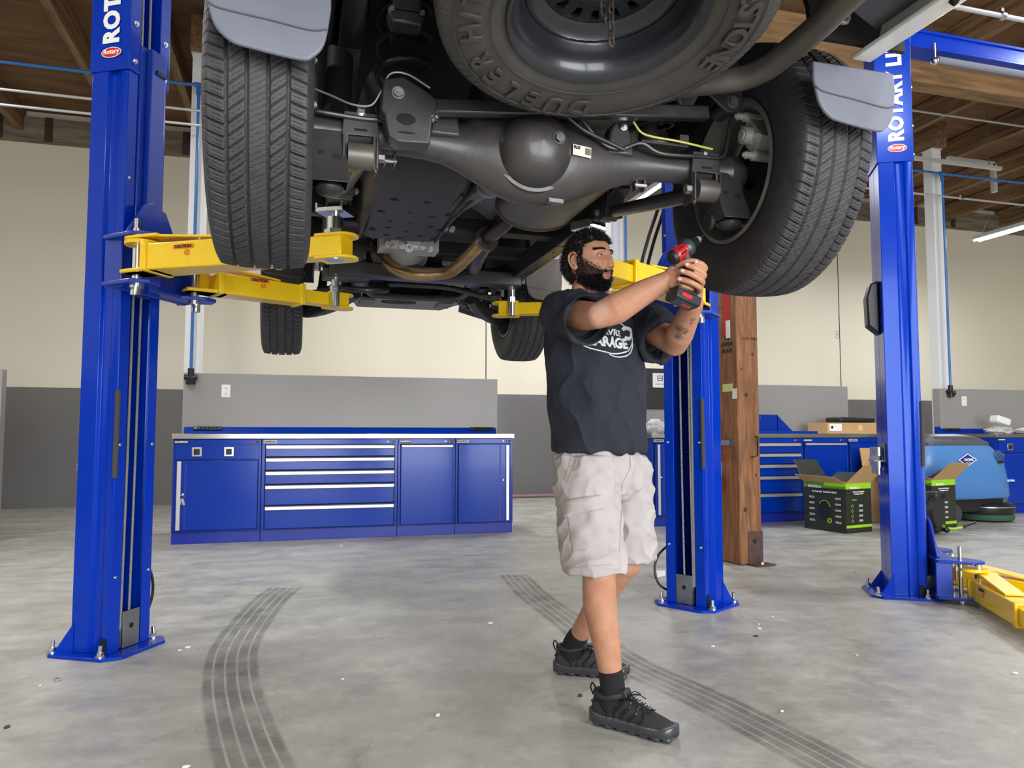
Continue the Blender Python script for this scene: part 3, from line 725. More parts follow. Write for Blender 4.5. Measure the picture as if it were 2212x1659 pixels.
    # hydraulic cylinder inside
    MB().cyl((-.02, .0, .02), (-.02, .0, 1.7), .035, n=20).build('cylinder', mat('cylinder_navy', (4, 16, 70), .5), t)
    # carriage
    zt = zc+1.17 if zc > 1 else zc+.86
    cg = MB().box((.07, 0, (zc-.05+zt)/2), (.13, .118, zt-zc+.05)); cg.box((.152, .028*sd, (zc+zt)/2+.02), (.03, .10, zt-zc-.05))
    co = cg.build('carriage', m_blued, t, bevel=.005)
    MB().box((.172, .04*sd, zt-.11), (.01, .06, .02)).build('stop_pad', m_black, co)
    pp = [(-.20, 0), (.22, 0), (.20, .06), (.09, .24), (.0, .27), (-.06, .24), (-.19, .05)]
    MB().prism([(sd*a, b) for a, b in pp], .168, .184, O=(0, 0, zc+.14), X=(0, 1, 0), Y=(0, 0, 1)).build('carriage_plate', m_blued, co, bevel=.004)
    yk = MB()
    yp = [(.15, -.27), (.33, -.31), (.40, -.27), (.40, -.20), (.27, -.10), (.27, .10), (.36, .17), (.37, .24), (.31, .29), (.15, .22)]
    yp = [(a, sd*b) for a, b in yp]
    if sd < 0: yp = yp[::-1]
    for z0 in (zc-.045, zc+.165): yk.prism(yp, z0, z0+.018)
    yk.box((.18, 0, zc+.07), (.02, .5, .24)); yk.box((.19, -.245*sd, zc+.07), (.09, .012, .24)); yk.box((.19, .235*sd, zc+.07), (.09, .012, .24))
    yk.build('arm_yoke', m_blued, co, bevel=.004)
    for (px, py) in ((.345, -.25*sd), (.305, .22*sd)):
        g_ = MB().lathe([(0, 0), (.075, 0), (.075, .016), (0, .016)], (px, py, zc+.125), (0, 0, 1), 24)
        g_.build('restraint_gear', m_yel, co)
        MB().cyl((px-.06, py+.03*sd, zc-.06), (px-.06, py+.03*sd, zc+.26), .012, n=12).cyl((px-.06, py+.03*sd, zc-.085), (px-.06, py+.03*sd, zc-.045), .02, n=12).build('restraint_rod', m_chrome, co)
    q = MB()
    for y_ in (-.105, .105):
        for z in (.35, .95, 2.2): q.sphere((.131, y_, z), (.006, .009, .009), 10, 6)
    q.build('column_bolt', m_chrome, t)
    for a in arms: arm(t, W, *a[0], **a[1])
    # black latch cover on the column's back
    lc = MB().prism([(0, 0), (.07, .06), (.075, .24), (.05, .33), (0, .35)], -.055, .055, O=(-.072, 0, 1.63), X=(-1, 0, 0), Y=(0, 0, 1)).build('latch_cover', m_black, t, bevel=.012, seg=3)
    # foam edge guard
    fy = decal_side*.128
    MB().tube([(.128, fy, .80), (.131, fy, 1.0), (.131, fy, 1.2)], .0125, 12, smooth=3).build('edge_guard', m_foam, t)
    if decal_side != -sd*1 or True:
        pass
    # rack of steel height adapters on the back
    rk = MB().box((-.105, 0, .83), (.07, .17, .006)).box((-.075, 0, .88), (.006, .17, .12)).build('adapter_rack', m_steelplate, t, bevel=.001)
    for i, yy in enumerate((-.06, 0, .06)):
        MB().cyl((-.108, yy, .79), (-.108, yy, .915), .024, n=20).cyl((-.108, yy, .745), (-.108, yy, .79), .017, n=20).cyl((-.108, yy, .832), (-.108, yy, .862), .030, n=6).build('height_adapter', m_chrome, rk)
    return t
def mat_rope():
    if 'rope' in MATS: return MATS['rope']
    m = mat('rope', (206, 207, 205), .35, .5); N, L, b = nodes(m)
    tc = N.new('ShaderNodeTexCoord'); wv = N.new('ShaderNodeTexWave'); wv.bands_direction = 'DIAGONAL'; wv.inputs['Scale'].default_value = 60
    L.new(tc.outputs['Object'], wv.inputs['Vector'])
    bp = N.new('ShaderNodeBump'); bp.inputs['Strength'].default_value = 1; bp.inputs['Distance'].default_value = .003
    L.new(wv.outputs['Fac'], bp.inputs['Height']); L.new(bp.outputs[0], b.inputs['Normal'])
    mx = N.new('ShaderNodeMix'); mx.data_type = 'RGBA'; mx.inputs[6].default_value = rgb((110, 110, 108)); mx.inputs[7].default_value = rgb((230, 230, 226))
    L.new(wv.outputs['Fac'], mx.inputs[0]); L.new(mx.outputs[2], b.inputs['Base Color'])
    return m
LC = (-.839, 3.970); RC = (2.293, 4.028); TC_ = (3.649, 3.922)
r30 = math.radians(30)
LL = lift_column('lift_column', 'tall blue lift column in the left foreground with two yellow arms under the car', LC, -r30, 1, 1.70, 3.65,
    [(((-.69, 3.60), (.20, 3.05), 1.70), dict(padz=1.925, padat=(.135, 3.08), flip=1, postr=.034)),
     (((-.50, 3.98), (.27, 4.33), 1.70), dict(padz=1.925, padat=(.19, 4.2), flip=1, thick=.10, postr=.022))], -1)
RR_ = lift_column('lift_column', 'blue lift column behind the man with grey foot plate and two cables', RC, math.radians(210), -1, 1.70, 3.65,
    [(((2.12, 3.66), (1.15, 3.02), 1.70), dict(padz=1.925, padat=(1.22, 3.03), flip=-1, postr=.034)),
     (((1.93, 4.04), (1.14, 4.33), 1.70), dict(padz=1.925, padat=(1.215, 4.25), flip=-1, thick=.10, postr=.022, warn=False))], 1)
TT = lift_column('lift_column', 'blue lift column at right seen from behind, its yellow arms down on the floor', TC_, -r30, 1, .075, 3.64,
    [(((3.93, 3.60), (3.32, 2.60), .035), dict(flip=1)),
     (((4.10, 3.95), (4.25, 2.85), .035), dict(flip=1, thick=.10))], -1, cables=False)
MB().cyl((.105, .052, .12), (.105, .052, 1.66), .013, n=16).build('return_rod', m_conduit, RR_)
# overhead beam of the right-hand lift, with padded shut-off bar
t = bpy.data.objects.new('overhead_beam', None); COL.objects.link(t); t.location = (3.66, 3.93, 3.54)
tag(t, 'blue overhead steel beam running off the top right from the right-hand lift column', 'beam')
MB().box((1.6, 0, .06), (3.2, .14, .12)).box((1.6, -.072, .112), (3.2, .02, .02)).box((1.6, -.072, .005), (3.2, .02, .02)).build('beam', m_blue, t, bevel=.003)
MB().box((.08, -.075, .02), (.16, .012, .22)).build('mount_plate', m_black, t, bevel=.004)
MB().tube([(.34, -.11, -.09), (2.6, -.11, -.09)], .024, 12).build('padded_bar', mat('grey_foam_bar', (112, 116, 128), .8), t)
MB().cyl((.32, -.11, -.09), (.32, -.11, .02), .008, n=10).sphere((.32, -.11, -.1), .026, 14, 8).build('bar_hanger', m_chrome, t)
# black hoses that droop behind the column
def hose(name, pts, r, lab, m=m_black):
    o = MB().tube(pts, r, 10, smooth=8).build(name, m); tag(o, lab, 'hose'); return o
# ------------------------------------------------------------------ the raised car (rear towards the camera)
CX = .69; YR, YF = 2.11, 5.01; ZR, ZF = 1.852, 1.905
car = bpy.data.objects.new('car', None); COL.objects.link(car); car.location = (CX, 3.5, 1.45)
tag(car, 'white SUV raised on the blue lift, seen from below its rear end', 'car')
CO = -Vector(car.location)
def cb(mb, name, m, parent=None, **k):
    o = mb.build(name, m, parent or car, **k)
    if parent is None: o.location = CO
    return o
def tyre_mesh(name, m):
    nt = 2160; P = []      # cross-section (w, r)
    for w, r in ((-.100, .222), (-.106, .228), (-.112, .245), (-.122, .275), (-.128, .305), (-.1295, .33), (-.127, .352), (-.1225, .368), (-.1175, .379)): P.append((w, r, 0))
    K = 84; hw = .112
    for i in range(K+1):
        w = -hw+2*hw*i/K; r = .398-.009*(abs(w)/hw)**2.6
        P.append((w, r, 1))
    for w, r in ((-.100, .222), (-.106, .228), (-.112, .245), (-.122, .275), (-.128, .305), (-.1295, .33), (-.127, .352), (-.1225, .368), (-.1175, .379))[::-1]: P.append((-w, r, 0))
    P = np.array(P); n = len(P)
    th = np.arange(nt)*2*PI/nt; W = P[:, 0][None, :].repeat(nt, 0); R_ = P[:, 1][None, :].repeat(nt, 0); T = th[:, None].repeat(n, 1)
    tread = P[:, 2][None, :] > 0
    pit = T/(2*PI)*90
    d = np.zeros_like(R_)
    for wi in (-.069, -.0245, .0245, .069): d = np.maximum(d, .0115*(np.abs(W-wi) < .0034))
    aw = np.abs(W); sg = np.sign(W)
    mid = (aw > .0279) & (aw < .0656)
    ph = (pit + W*28) % 1
    d = np.maximum(d, .0085*(mid & (ph < .16)))
    ph2 = (pit*2 + W*56+.9) % 1
    d = np.maximum(d, .0035*(mid & (ph2 < .10) & (aw > .034) & (aw < .060)))
    sh = aw > .0724
    ph = (pit - W*11+.2) % 1
    d = np.maximum(d, .0095*(sh & (ph < .15)))
    ph2 = (pit*3 - W*33+.1) % 1
    d = np.maximum(d, .0035*(sh & (ph2 < .13) & (aw > .078) & (aw < .104)))
    cen = aw < .0211
    ph = (pit*2 + W*40) % 1
    d = np.maximum(d, .0035*(cen & (ph < .09) & (aw < .017)))
    R2 = R_-d*tread
    # shoulder lugs reach over the edge
    edge = (~tread) & (R_ > .36); ph = (pit-sg*.112*11+.2) % 1
    R2 = np.where(edge & (ph < .12), R2-.004, R2)
    X = W; Y = R2*np.cos(T); Z = R2*np.sin(T)
    X = X*.962
    V = np.stack([X, Y, Z], -1).reshape(-1, 3)
    i = np.arange(nt)[:, None]; j = np.arange(n-1)[None, :]; k = (i+1) % nt
    F = np.stack([i*n+j, i*n+j+1, k*n+j+1, k*n+j], -1).reshape(-1, 4)
    me = bpy.data.meshes.new(name); me.vertices.add(len(V)); me.vertices.foreach_set('co', V.astype(np.float32).ravel())
    me.loops.add(F.size); me.loops.foreach_set('vertex_index', F.astype(np.int32).ravel())
    me.polygons.add(len(F)); me.polygons.foreach_set('loop_start', np.arange(0, F.size, 4, dtype=np.int32))
    me.update(calc_edges=True); me.validate(); me.materials.append(m)
    me.polygons.foreach_set('use_smooth', np.ones(len(F), bool)); 
    return me
TYRE = tyre_mesh('tyre', m_rubber)
def rim_ring(mb, outer=1):
    """barrel, local axis x, outer face at +x*outer"""
    s = outer
    mb.lathe([(.232, -.108*s), (.226, -.100*s), (.219, -.100*s), (.214, -.088*s), (.205, -.07*s), (.186, -.02*s), (.184, .04*s), (.205, .085*s), (.218, .1*s), (.226, .102*s), (.232, .11*s), (.228, .114*s), (.216, .106*s), (.200, .092*s), (.178, .05*s), (.178, -.02*s), (.198, -.07*s), (.208, -.1*s), (.22, -.112*s), (.232, -.108*s)], (0, 0, 0), (1, 0, 0), 56)
def wheel(x, y, z, out, front):
    g = MB()
    t = bpy.data.meshes  # noqa
    ty = bpy.data.objects.new('tire', TYRE); COL.objects.link(ty); ty.parent = car; ty.location = Vector((x, y, z))+CO
    r = MB(); rim_ring(r, out)
    for k in range(6):     # six twin spokes near the outer face
        a = k*PI/3
        for da in (-.16, .16):
            c0 = Vector((.075*out, .05*math.cos(a+da*.6), .05*math.sin(a+da*.6))); c1 = Vector((.07*out, .195*math.cos(a+da), .195*math.sin(a+da)))
            r.bar(c0, c1, .032, .03, (1, 0, 0))
    r.lathe([(0, .055*out), (.065, .055*out), (.07, .09*out), (0, .095*out)], (0, 0, 0), (1, 0, 0), 28)
    r.build('rim', m_rim, ty)
    # brake parts on the inboard side
    i = -out
    rot = MB().lathe([(0, 0), (.155, 0), (.155, .022*out), (0, .022*out)], (0, 0, 0), (1, 0, 0), 40)
    rot.lathe([(.09, -.015*out), (.09, .04*out), (.0, .045*out)], (0, 0, 0), (1, 0, 0), 30)
    rot.build('brake_rotor', m_steelrim if front else m_under, ty)
    sp = MB()    # splash shield dish
    pts = [(.162*math.cos(a), .162*math.sin(a)) for a in [PI*.62+k*PI*1.45/24 for k in range(25)]]+[(.05*math.cos(a), .05*math.sin(a)) for a in [PI*2.07-k*PI*1.45/24 for k in range(25)]]
    sp.prism(pts, 0, .004, O=(i*.028, 0, 0), X=(0, 1, 0), Y=(0, 0, 1)); sp.build('splash_shield', m_under, ty, bevel=.001)
    c = MB(); ang = .35 if not front else 2.6
    ca = Vector((i*.060, (-.095 if not front else .095), .085)); ang = -.7 if not front else .7
    c.box(ca, (.06, .07, .11), rx=ang); c.cyl(ca+Vector((i*.015, 0, 0)), ca+Vector((i*.06, 0, 0)), .03, .026, n=18)
    c.cyl(ca+Vector((i*.06, 0, 0)), ca+Vector((i*.065, 0, 0)), .016, n=14)
    for s in (-1, 1):
        b0 = ca+Vector((i*.01, -.03*s*math.sin(ang)-.0, .07*s)); c.cyl(b0, b0+Vector((i*.05, 0, 0)), .011, n=8); c.cyl(b0-Vector((i*.03, 0, 0)), b0+Vector((i*.03, 0, 0)), .016, n=12)
        c.hexbolt(b0+Vector((i*.05, 0, 0)), (i, 0, 0), .009, .008)
    c.bar(ca+Vector((i*.03, -.05, -.02)), ca+Vector((i*.03, .04, .04)), .02, .02)
    c.build('brake_caliper', mat('bright_cast', (188, 188, 186), .4, .35, bump=(60, .5)), ty, bevel=.004)
    return ty
wheels = [wheel(-.098, YR, ZR, -1, 0), wheel(1.452, YR, ZR, 1, 0), wheel(-.10, YF, ZF, -1, 1), wheel(1.49, YF, ZF, 1, 1)]
for w_, l_ in zip(wheels, ('rear left tyre, nearest the left lift column', 'rear right tyre above the man\'s hands', 'front left tyre', 'front right tyre behind the man\'s shoulder')): w_['label'] = l_
# ---- spare wheel slung under the tail, dished face down
tilt = math.radians(11); SN = Vector((0, -math.sin(tilt), -math.cos(tilt)))      # points down and to the rear
SU = Vector((0, -math.cos(tilt), math.sin(tilt))); SX = Vector((1, 0, 0))
SC = Vector((.664, 1.54, 2.053))
sp_me = TYRE.copy(); sp_me.materials.clear(); sp_me.materials.append(m_rubberd)
M4 = Matrix.Identity(4)
axs = (SN, SX, SN.cross(SX))
for i in range(3):
    for j in range(3): M4[j][i] = axs[i][j]
sp_me.transform(M4)
spare = bpy.data.objects.new('spare_tire', sp_me); COL.objects.link(spare); spare.parent = car; spare.location = SC+CO
spare['label'] = 'dusty spare tyre stowed flat under the tail'
r = MB()
r.lathe([(.236, .100), (.232, .112), (.222, .108), (.206, .095), (.199, .06), (.196, .045), (.190, .035), (.186, .022), (.172, .010), (.160, .006), (.152, .0), (.150, -.002)], (0, 0, 0), SN, 72)
r.lathe([(.236, -.1), (.20, -.09), (.19, -.03), (.186, .03)], (0, 0, 0), SN, 48)
# wheel disc with vent holes
ro, ri, nh = .152, .086, 16
def dp(rr, a, h): return SX*(rr*math.cos(a))+SN.cross(SX)*(rr*math.sin(a))+SN*h
for k in range(nh):
    a0 = k*2*PI/nh; st = 2*PI/nh; cc = (.121, a0+st/2); m_ = 8; hr = .0165
    outer = []; 
    for q in range(m_+1): outer.append(dp(ro, a0+st*q/m_, 0))
    inner = [dp(ri, a0+st*(m_-q)/m_, .006) for q in range(m_+1)]
    loop = outer+inner; nL = len(loop)
    cen = dp(cc[0], cc[1], .003); u = dp(cc[0]+.01, cc[1], .003)-cen; u.normalize(); v = SN.cross(u)
    hole = []
    for p_ in loop:
        dd = (p_-cen); dd = dd-SN*dd.dot(SN); dd.normalize(); hole.append(cen+dd*hr)
    r.add(loop+hole+[h-SN*.012 for h in hole], [(q, (q+1) % nL, nL+(q+1) % nL, nL+q) for q in range(nL)]+[(nL+q, nL+(q+1) % nL, 2*nL+(q+1) % nL, 2*nL+q) for q in range(nL)])
r.lathe([(ri, .006), (.078, .02), (.07, .024), (.045, .024), (.04, .01), (.0, .005)], (0, 0, 0), SN, 40)
r.build('steel_rim', m_steelrim, spare, angle=40)
def ring_text(body, a0, da, rad, size, hgt, name='raised_lettering', sx=1.15):
    """letters on the sidewall; angle clockwise from the top as seen from below, tops outward"""
    vs = MB(); out = []
    up0 = SU; rt = Vector((1, 0, 0))
    for i, ch in enumerate(body):
        if ch == ' ': continue
        a = a0+da*i
        d = up0*math.cos(a)+rt*math.sin(a)           # outward direction
        tdir = -up0*math.sin(a)+rt*math.cos(a)       # clockwise reading direction
        Mx = frame(d*rad+SN*hgt, tdir, d)
        out.append(text('l', ch, size, m_rubberd, None, Mx, .0016, extrude=.0034, sx=sx))
    deps = out
    me = bpy.data.meshes.new(name); bm = bmesh.new()
    for o in deps: bm.from_mesh(o.data)
    bm.to_mesh(me); bm.free(); me.materials.append(m_rubberd)
    for o in deps: bpy.data.objects.remove(o)
    o = bpy.data.objects.new(name, me); COL.objects.link(o); o.parent = spare; return o
# from below: looking up with the camera behind, right is +x; top of the picture is towards the rear
ring_text('DUELER', math.radians(172), math.radians(12.4), .312, .072, .1285)
ring_text('H/T', math.radians(252), math.radians(10), .312, .07, .1285)
ring_text('BRIDGESTONE', math.radians(19), math.radians(8.5), .312, .072, .1285)
# fine raised rings on the sidewall
q = MB()
for rr, hh in ((.268, .1205), (.352, .1268)): q.tube([dp(rr, k*2*PI/90, hh) for k in range(91)], .0016, 6)
q.build('sidewall_ring', m_rubberd, spare)
# winch chain hanging through the hub
ch = MB(); zz = 2.06
k = 0; cx_, cy_ = .683, 1.548
while zz > 1.895:
    a = (k % 2)*PI/2+.3; u = Vector((math.cos(a), math.sin(a), 0)); L_ = .0125; rr = .0065
    pts = [Vector((cx_, cy_, zz))+u*(rr*math.cos(t*PI/8))+Vector((0, 0, L_*math.sin(t*PI/8)*(1.0))) for t in range(17)]
    ch.tube(pts, .0027, 6); zz -= .0195; k += 1
zz = 2.06; k = 0
while zz > 1.96:
    a = (k % 2)*PI/2; u = Vector((math.cos(a), math.sin(a), 0))
    ch.tube([Vector((cx_-.022-.01*math.sin(k), cy_+.01, zz))+u*(.0065*math.cos(t*PI/8))+Vector((0, 0, .0125*math.sin(t*PI/8))) for t in range(17)], .0027, 6); zz -= .0195; k += 1
cb(ch, 'winch_chain', m_strap)
cb(MB().box((cx_, 1.6, 2.26), (.05, 1.0, .05)), 'winch_bracket', m_underd)
# ---- rear axle
ax = MB(); rings = []
for x, ry, rz, dz in ((-.02, .05, .05, 0), (.02, .05, .05, 0), (.03, .040, .040, 0), (.30, .041, .042, 0), (.40, .045, .052, -.002), (.47, .055, .085, -.006), (.54, .075, .118, -.012), (.60, .088, .136, -.016), (.66, .09, .142, -.018), (.72, .09, .140, -.018), (.78, .086, .128, -.014), (.86, .07, .100, -.008), (.94, .054, .07, -.004), (1.02, .045, .05, 0), (1.12, .042, .042, 0), (1.30, .042, .042, 0), (1.31, .062, .062, 0), (1.40, .066, .066, 0)):
    rings.append([Vector((x, YR+ry*math.cos(t*2*PI/36), 1.842+dz+rz*math.sin(t*2*PI/36))) for t in range(36)])
ax.skin(rings)
axle = cb(ax, 'axle_housing', m_axle, sub=1)
dm = MB(); dm.lathe([(.112, .0), (.110, -.02), (.104, -.04), (.092, -.062), (.070, -.082), (.04, -.094), (.0001, -.098)], (.655, YR-.055, 1.828), (0, 1, 0), 40)
dm.lathe([(.124, .01), (.122, -.006), (.112, -.008), (.105, .01)], (.655, YR-.055, 1.828), (0, 1, 0), 40)
d_ = dm.build('differential_cover', m_axle, axle)
MB().cyl((.700, YR-.12, 1.84), (.701, YR-.152, 1.838), .019, n=20).cyl((.701, YR-.152, 1.838), (.701, YR-.162, 1.837), .013, n=6).build('filler_plug', m_under, d_)
MB().box((.73, YR-.02, 1.695), (.05, .03, .012), rz=.2).build('drain_plug', m_cast, axle)
lb = MB().box((.795, YR-.088, 1.832), (.062, .001, .032), ry=.04, rz=.16).build('paper_label', mat('label_paper', (222, 218, 200), .7), axle, smooth=False)
q = MB()
for k in range(7): q.box((.806+k*.0028, YR-.0893+.00045*k, 1.832), (.0013, .0004, .02))
q.build('barcode', m_label, lb, smooth=False)
text('label_text', 'RE0', .013, m_label, lb, frame((.778, YR-.0925, 1.84), (1, .16, -.04), (0, 0, 1)), .0004)
# pinion and drive shaft
cb(MB().cyl((.65, YR+.06, 1.84), (.645, YR+.22, 1.85), .075, .05, n=28), 'pinion_nose', m_axle)
ds = MB().cyl((.645, YR+.22, 1.85), (.60, 3.45, 2.02), .043, n=28).cyl((.645, YR+.22, 1.85), (.642, YR+.30, 1.865), .06, n=24)
dso = cb(ds, 'drive_shaft', m_under)
MB().cyl((.637, YR+.40, 1.876), (.637, YR+.405, 1.877), .048, n=28).build('balance_ring', m_cast, dso)
# panhard rod and its brackets
ph = MB().bar((.30, 2.0, 1.895), (1.20, 2.0, 1.985), .035, .042).cyl((.246, 1.975, 1.914), (.246, 2.045, 1.914), .028, n=20).cyl((1.264, 1.97, 2.012), (1.264, 2.045, 2.012), .03, n=20)
ph.cyl((.25, 2.0, 1.90), (.34, 2.0, 1.905), .02, n=14)
cb(ph, 'panhard_rod', m_under, bevel=.006)
bk = MB().prism([(-.045, .035), (.01, .05), (.07, .02), (.105, -.005), (.10, -.05), (.09, -.055), (.085, -.13), (.0, -.135), (-.03, -.12), (-.04, -.06), (-.05, -.05)], -.03, .03, O=(.25, 2.0, 1.914), X=(1, 0, 0), Y=(0, 0, 1))
b_ = bk.build('rod_bracket', m_under, axle, bevel=.008, seg=3)
MB().hexbolt((.246, 1.968, 1.914), (0, -1, 0), .0125, .009).build('bolt', m_cast, b_)
MB().sphere((.268, 1.9695, 1.845), (.026, .0015, .016), 24, 8).build('bracket_hole', m_dark, b_)
MB().sphere((.27, 1.9695, 1.808), (.024, .0015, .003), 16, 6).build('bracket_slot', m_dark, b_)
MB().hexbolt((.345, 1.985, 1.868), (.8, -.6, 0), .012, .01).build('bolt', m_chrome, b_)
b_ = cb(MB().prism([(-.16, .14), (.02, .17), (.04, .0), (.02, -.03), (-.02, -.03), (-.14, .06)], -.004, .004, O=(1.264, 1.965, 2.012), X=(1, 0, 0), Y=(0, 0, 1)), 'body_bracket', m_under, bevel=.002)
MB().hexbolt((1.264, 1.96, 2.012), (0, -1, 0), .0135, .01).build('bolt', m_pewter, b_)
# trailing-arm bushes, shock plates, spring seats: left and right mirrored
def mirrored(fn):
    for s in (-1, 1): fn(s)
def XX(s, a): return CX+s*a      # a: distance outboard of the centre line
def sus(s):
    xb = XX(s, .535); g = MB()
    # hanger clamp over the axle with two ears
    g.prism([(-.045, .055), (.045, .055), (.05, .0), (.05, -.10), (.042, -.115), (.034, -.10), (.034, -.01), (-.034, -.01), (-.034, -.10), (-.042, -.115), (-.05, -.10), (-.05, 0)], -.006, .006, O=(xb, YR-.052, 1.83), X=(1, 0, 0), Y=(0, 0, 1))
    for e in (-1, 1): g.box((xb+e*.045, YR-.03, 1.772), (.007, .075, .09))
    b = g.build('arm_hanger', m_axle, axle, bevel=.002)
    MB().box((xb, YR-.0595, 1.835), (.035, .001, .006)).build('slot', m_dark, b, smooth=False)
    MB().cyl((xb-.062, YR-.045, 1.765), (xb+.065, YR-.045, 1.765), .009, n=12).cyl((xb-.068, YR-.045, 1.765), (xb-.05, YR-.045, 1.765), .015, n=6).cyl((xb+.05, YR-.045, 1.765), (xb+.066, YR-.045, 1.765), .013, n=6).build('bolt', m_cast, b)
    MB().cyl((xb-.034, YR-.045, 1.765), (xb+.034, YR-.045, 1.765), .036, n=28).build('bush', m_pewter, b)
    MB().box((xb, YR-.06, 1.888), (.022, .006, .03)).cyl((xb, YR-.06, 1.886), (xb, YR-.072, 1.886), .009, n=10).build('clip', m_chrome, b)
    # lower trailing arm
    ar = MB().tube([(xb, YR-.03, 1.765), (xb, YR+.15, 1.80), (XX(s, .54), 2.82, 1.915)], [.022, .027, .027, .024], 14, smooth=5)
    ar.cyl((XX(s, .54)-.035, 2.84, 1.917), (XX(s, .54)+.035, 2.84, 1.917), .034, n=20); cb(ar, 'trailing_arm', m_under)
    fr = MB().box((XX(s, .54), 2.86, 1.95), (.085, .12, .10)).prism([(0, 0), (.12, .02), (.12, .12), (-.03, .12)], -.04, .04, O=(XX(s, .54), 2.78, 1.88), X=(0, 1, 0), Y=(0, 0, 1))
    f = cb(fr, 'arm_bracket', m_underd, bevel=.004); MB().hexbolt((XX(s, .495), 2.84, 1.917), (-s, 0, 0), .012, .009).build('bolt', m_cast, f)
    # shock mount: tapering plate with an open box foot
    x2 = XX(s, .617)
    g = MB(); w0, w1 = .048, .04
    def sec(z, w_, y0, y1, th=.005):
        return [Vector((x2-w_, y0, z)), Vector((x2+w_, y0, z)), Vector((x2+w_, y1, z)), Vector((x2-w_, y1, z)), Vector((x2-w_+th, y1-th, z)), Vector((x2+w_-th, y1-th, z)), Vector((x2+w_-th, y0+th, z)), Vector((x2-w_+th, y0+th, z))]
    rs = [sec(1.83, .045, YR-.05, YR+.04), sec(1.76, .046, YR-.065, YR+.02), sec(1.70, .05, YR-.09, YR-.01), sec(1.668, .05, YR-.11, YR-.03)]
    vs = [p for r_ in rs for p in r_]; fs = []
    for a in range(3):
        for (i0, i1) in ((0, 1), (1, 2), (2, 3), (3, 0)): fs.append((a*8+i0, a*8+i1, a*8+8+i1, a*8+8+i0))
        for (i0, i1) in ((4, 5), (5, 6), (6, 7), (7, 4)): fs.append((a*8+i0, a*8+i1, a*8+8+i1, a*8+8+i0))
    e = 24; fs += [(e+0, e+1, e+6, e+7), (e+1, e+2, e+5, e+6), (e+2, e+3, e+4, e+5), (e+3, e+0, e+7, e+4), (4, 5, 6, 7), (0, 1, 6, 7)]
    g.add(vs, fs)
    b = g.build('shock_bracket', m_axle, axle, bevel=.002)
    for dx, z, r_ in ((-.022, 1.757, .008), (.02, 1.745, .011)):
        yy = YR-.0665-(1.76-z)*.42
        MB().lathe([(r_, 0), (0, .0005)], (x2+dx, yy-.0015, z), (0, -1, -.4), 16).build('hole', m_dark, b)
    MB().cyl((x2-.05, YR-.02, 1.675), (x2-.062, YR-.02, 1.675), .03, n=20).sphere((x2-.035*s*0, YR-.05, 1.665), (.04, .04, .022), 16, 8).build('shock_eye', m_under, b)
    # shock absorber, leaning
    cb(MB().cyl((XX(s, .60), YR+.02, 1.72), (XX(s, .575), YR+.34, 2.34), .018, n=16).cyl((XX(s, .590), YR+.16, 1.97), (XX(s, .565), YR+.36, 2.40), .041, n=26), 'shock_absorber', m_underd)
    # coil spring with seats
    cs = MB(); c0 = Vector((XX(s, .402), YR+.07, 1.93)); turns = 4.6; N_ = 130
    cs.tube([c0+Vector((.078*math.cos(t*turns*2*PI/N_), .078*math.sin(t*turns*2*PI/N_), .40*t/N_)) for t in range(N_+1)], .0082, 10)
    cb(cs, 'coil_spring', m_underd)
    cb(MB().lathe([(0, 0), (.095, 0), (.098, .014), (.03, .02), (.028, .12), (0, .12)], (XX(s, .402), YR+.07, 1.905), (0, 0, 1), 28), 'spring_seat', m_axle)
    cb(MB().lathe([(0, 0), (.04, 0), (.052, .08), (.06, .11), (0, .11)], (XX(s, .402), YR+.07, 2.16), (0, 0, 1), 24).box((XX(s, .402), YR+.07, 2.32), (.2, .22, .08)), 'bump_stop', m_underd)
    # square bump-stop bracket hung behind the spring
    g = MB().box((XX(s, .43), 1.94, 2.15), (.075, .06, .09)).prism([(-.05, -.03), (.05, -.03), (.04, -.07), (-.04, -.07)], -.03, .03, O=(XX(s, .43), 1.94, 2.15), X=(1, 0, 0), Y=(0, 0, 1))
    bb = cb(g, 'stop_bracket', m_under, bevel=.006)
    for dx in (-.04, .04): MB().hexbolt((XX(s, .43)+dx, 1.905, 2.11), (0, -1, 0), .005, .005).build('bolt', m_cast, bb)
mirrored(sus)
# small upright brackets and clips on the axle tube
for x in (.39, .93):
    g = MB().prism([(-.045, -.04), (.045, -.04), (.035, .03), (.02, .06), (-.02, .06), (-.035, .03)], -.03, .03, O=(x, YR-.035, 1.885), X=(1, 0, 0), Y=(0, 0, 1))
    b = g.build('upper_arm_bracket', m_axle, axle, bevel=.008, seg=3)
    MB().hexbolt((x+.008, YR-.068, 1.93), (0, -1, 0), .009, .006).build('bolt', m_chrome, b)
for x in (.24, 1.02):
    g = MB().box((x-.014, YR, 1.785), (.006, .03, .05)).box((x+.014, YR, 1.785), (.006, .03, .05)); b = g.build('line_bracket', m_axle, axle, bevel=.001)
    MB().cyl((x-.02, YR-.01, 1.775), (x+.02, YR-.01, 1.775), .007, n=10).build('bolt', m_chrome, b)
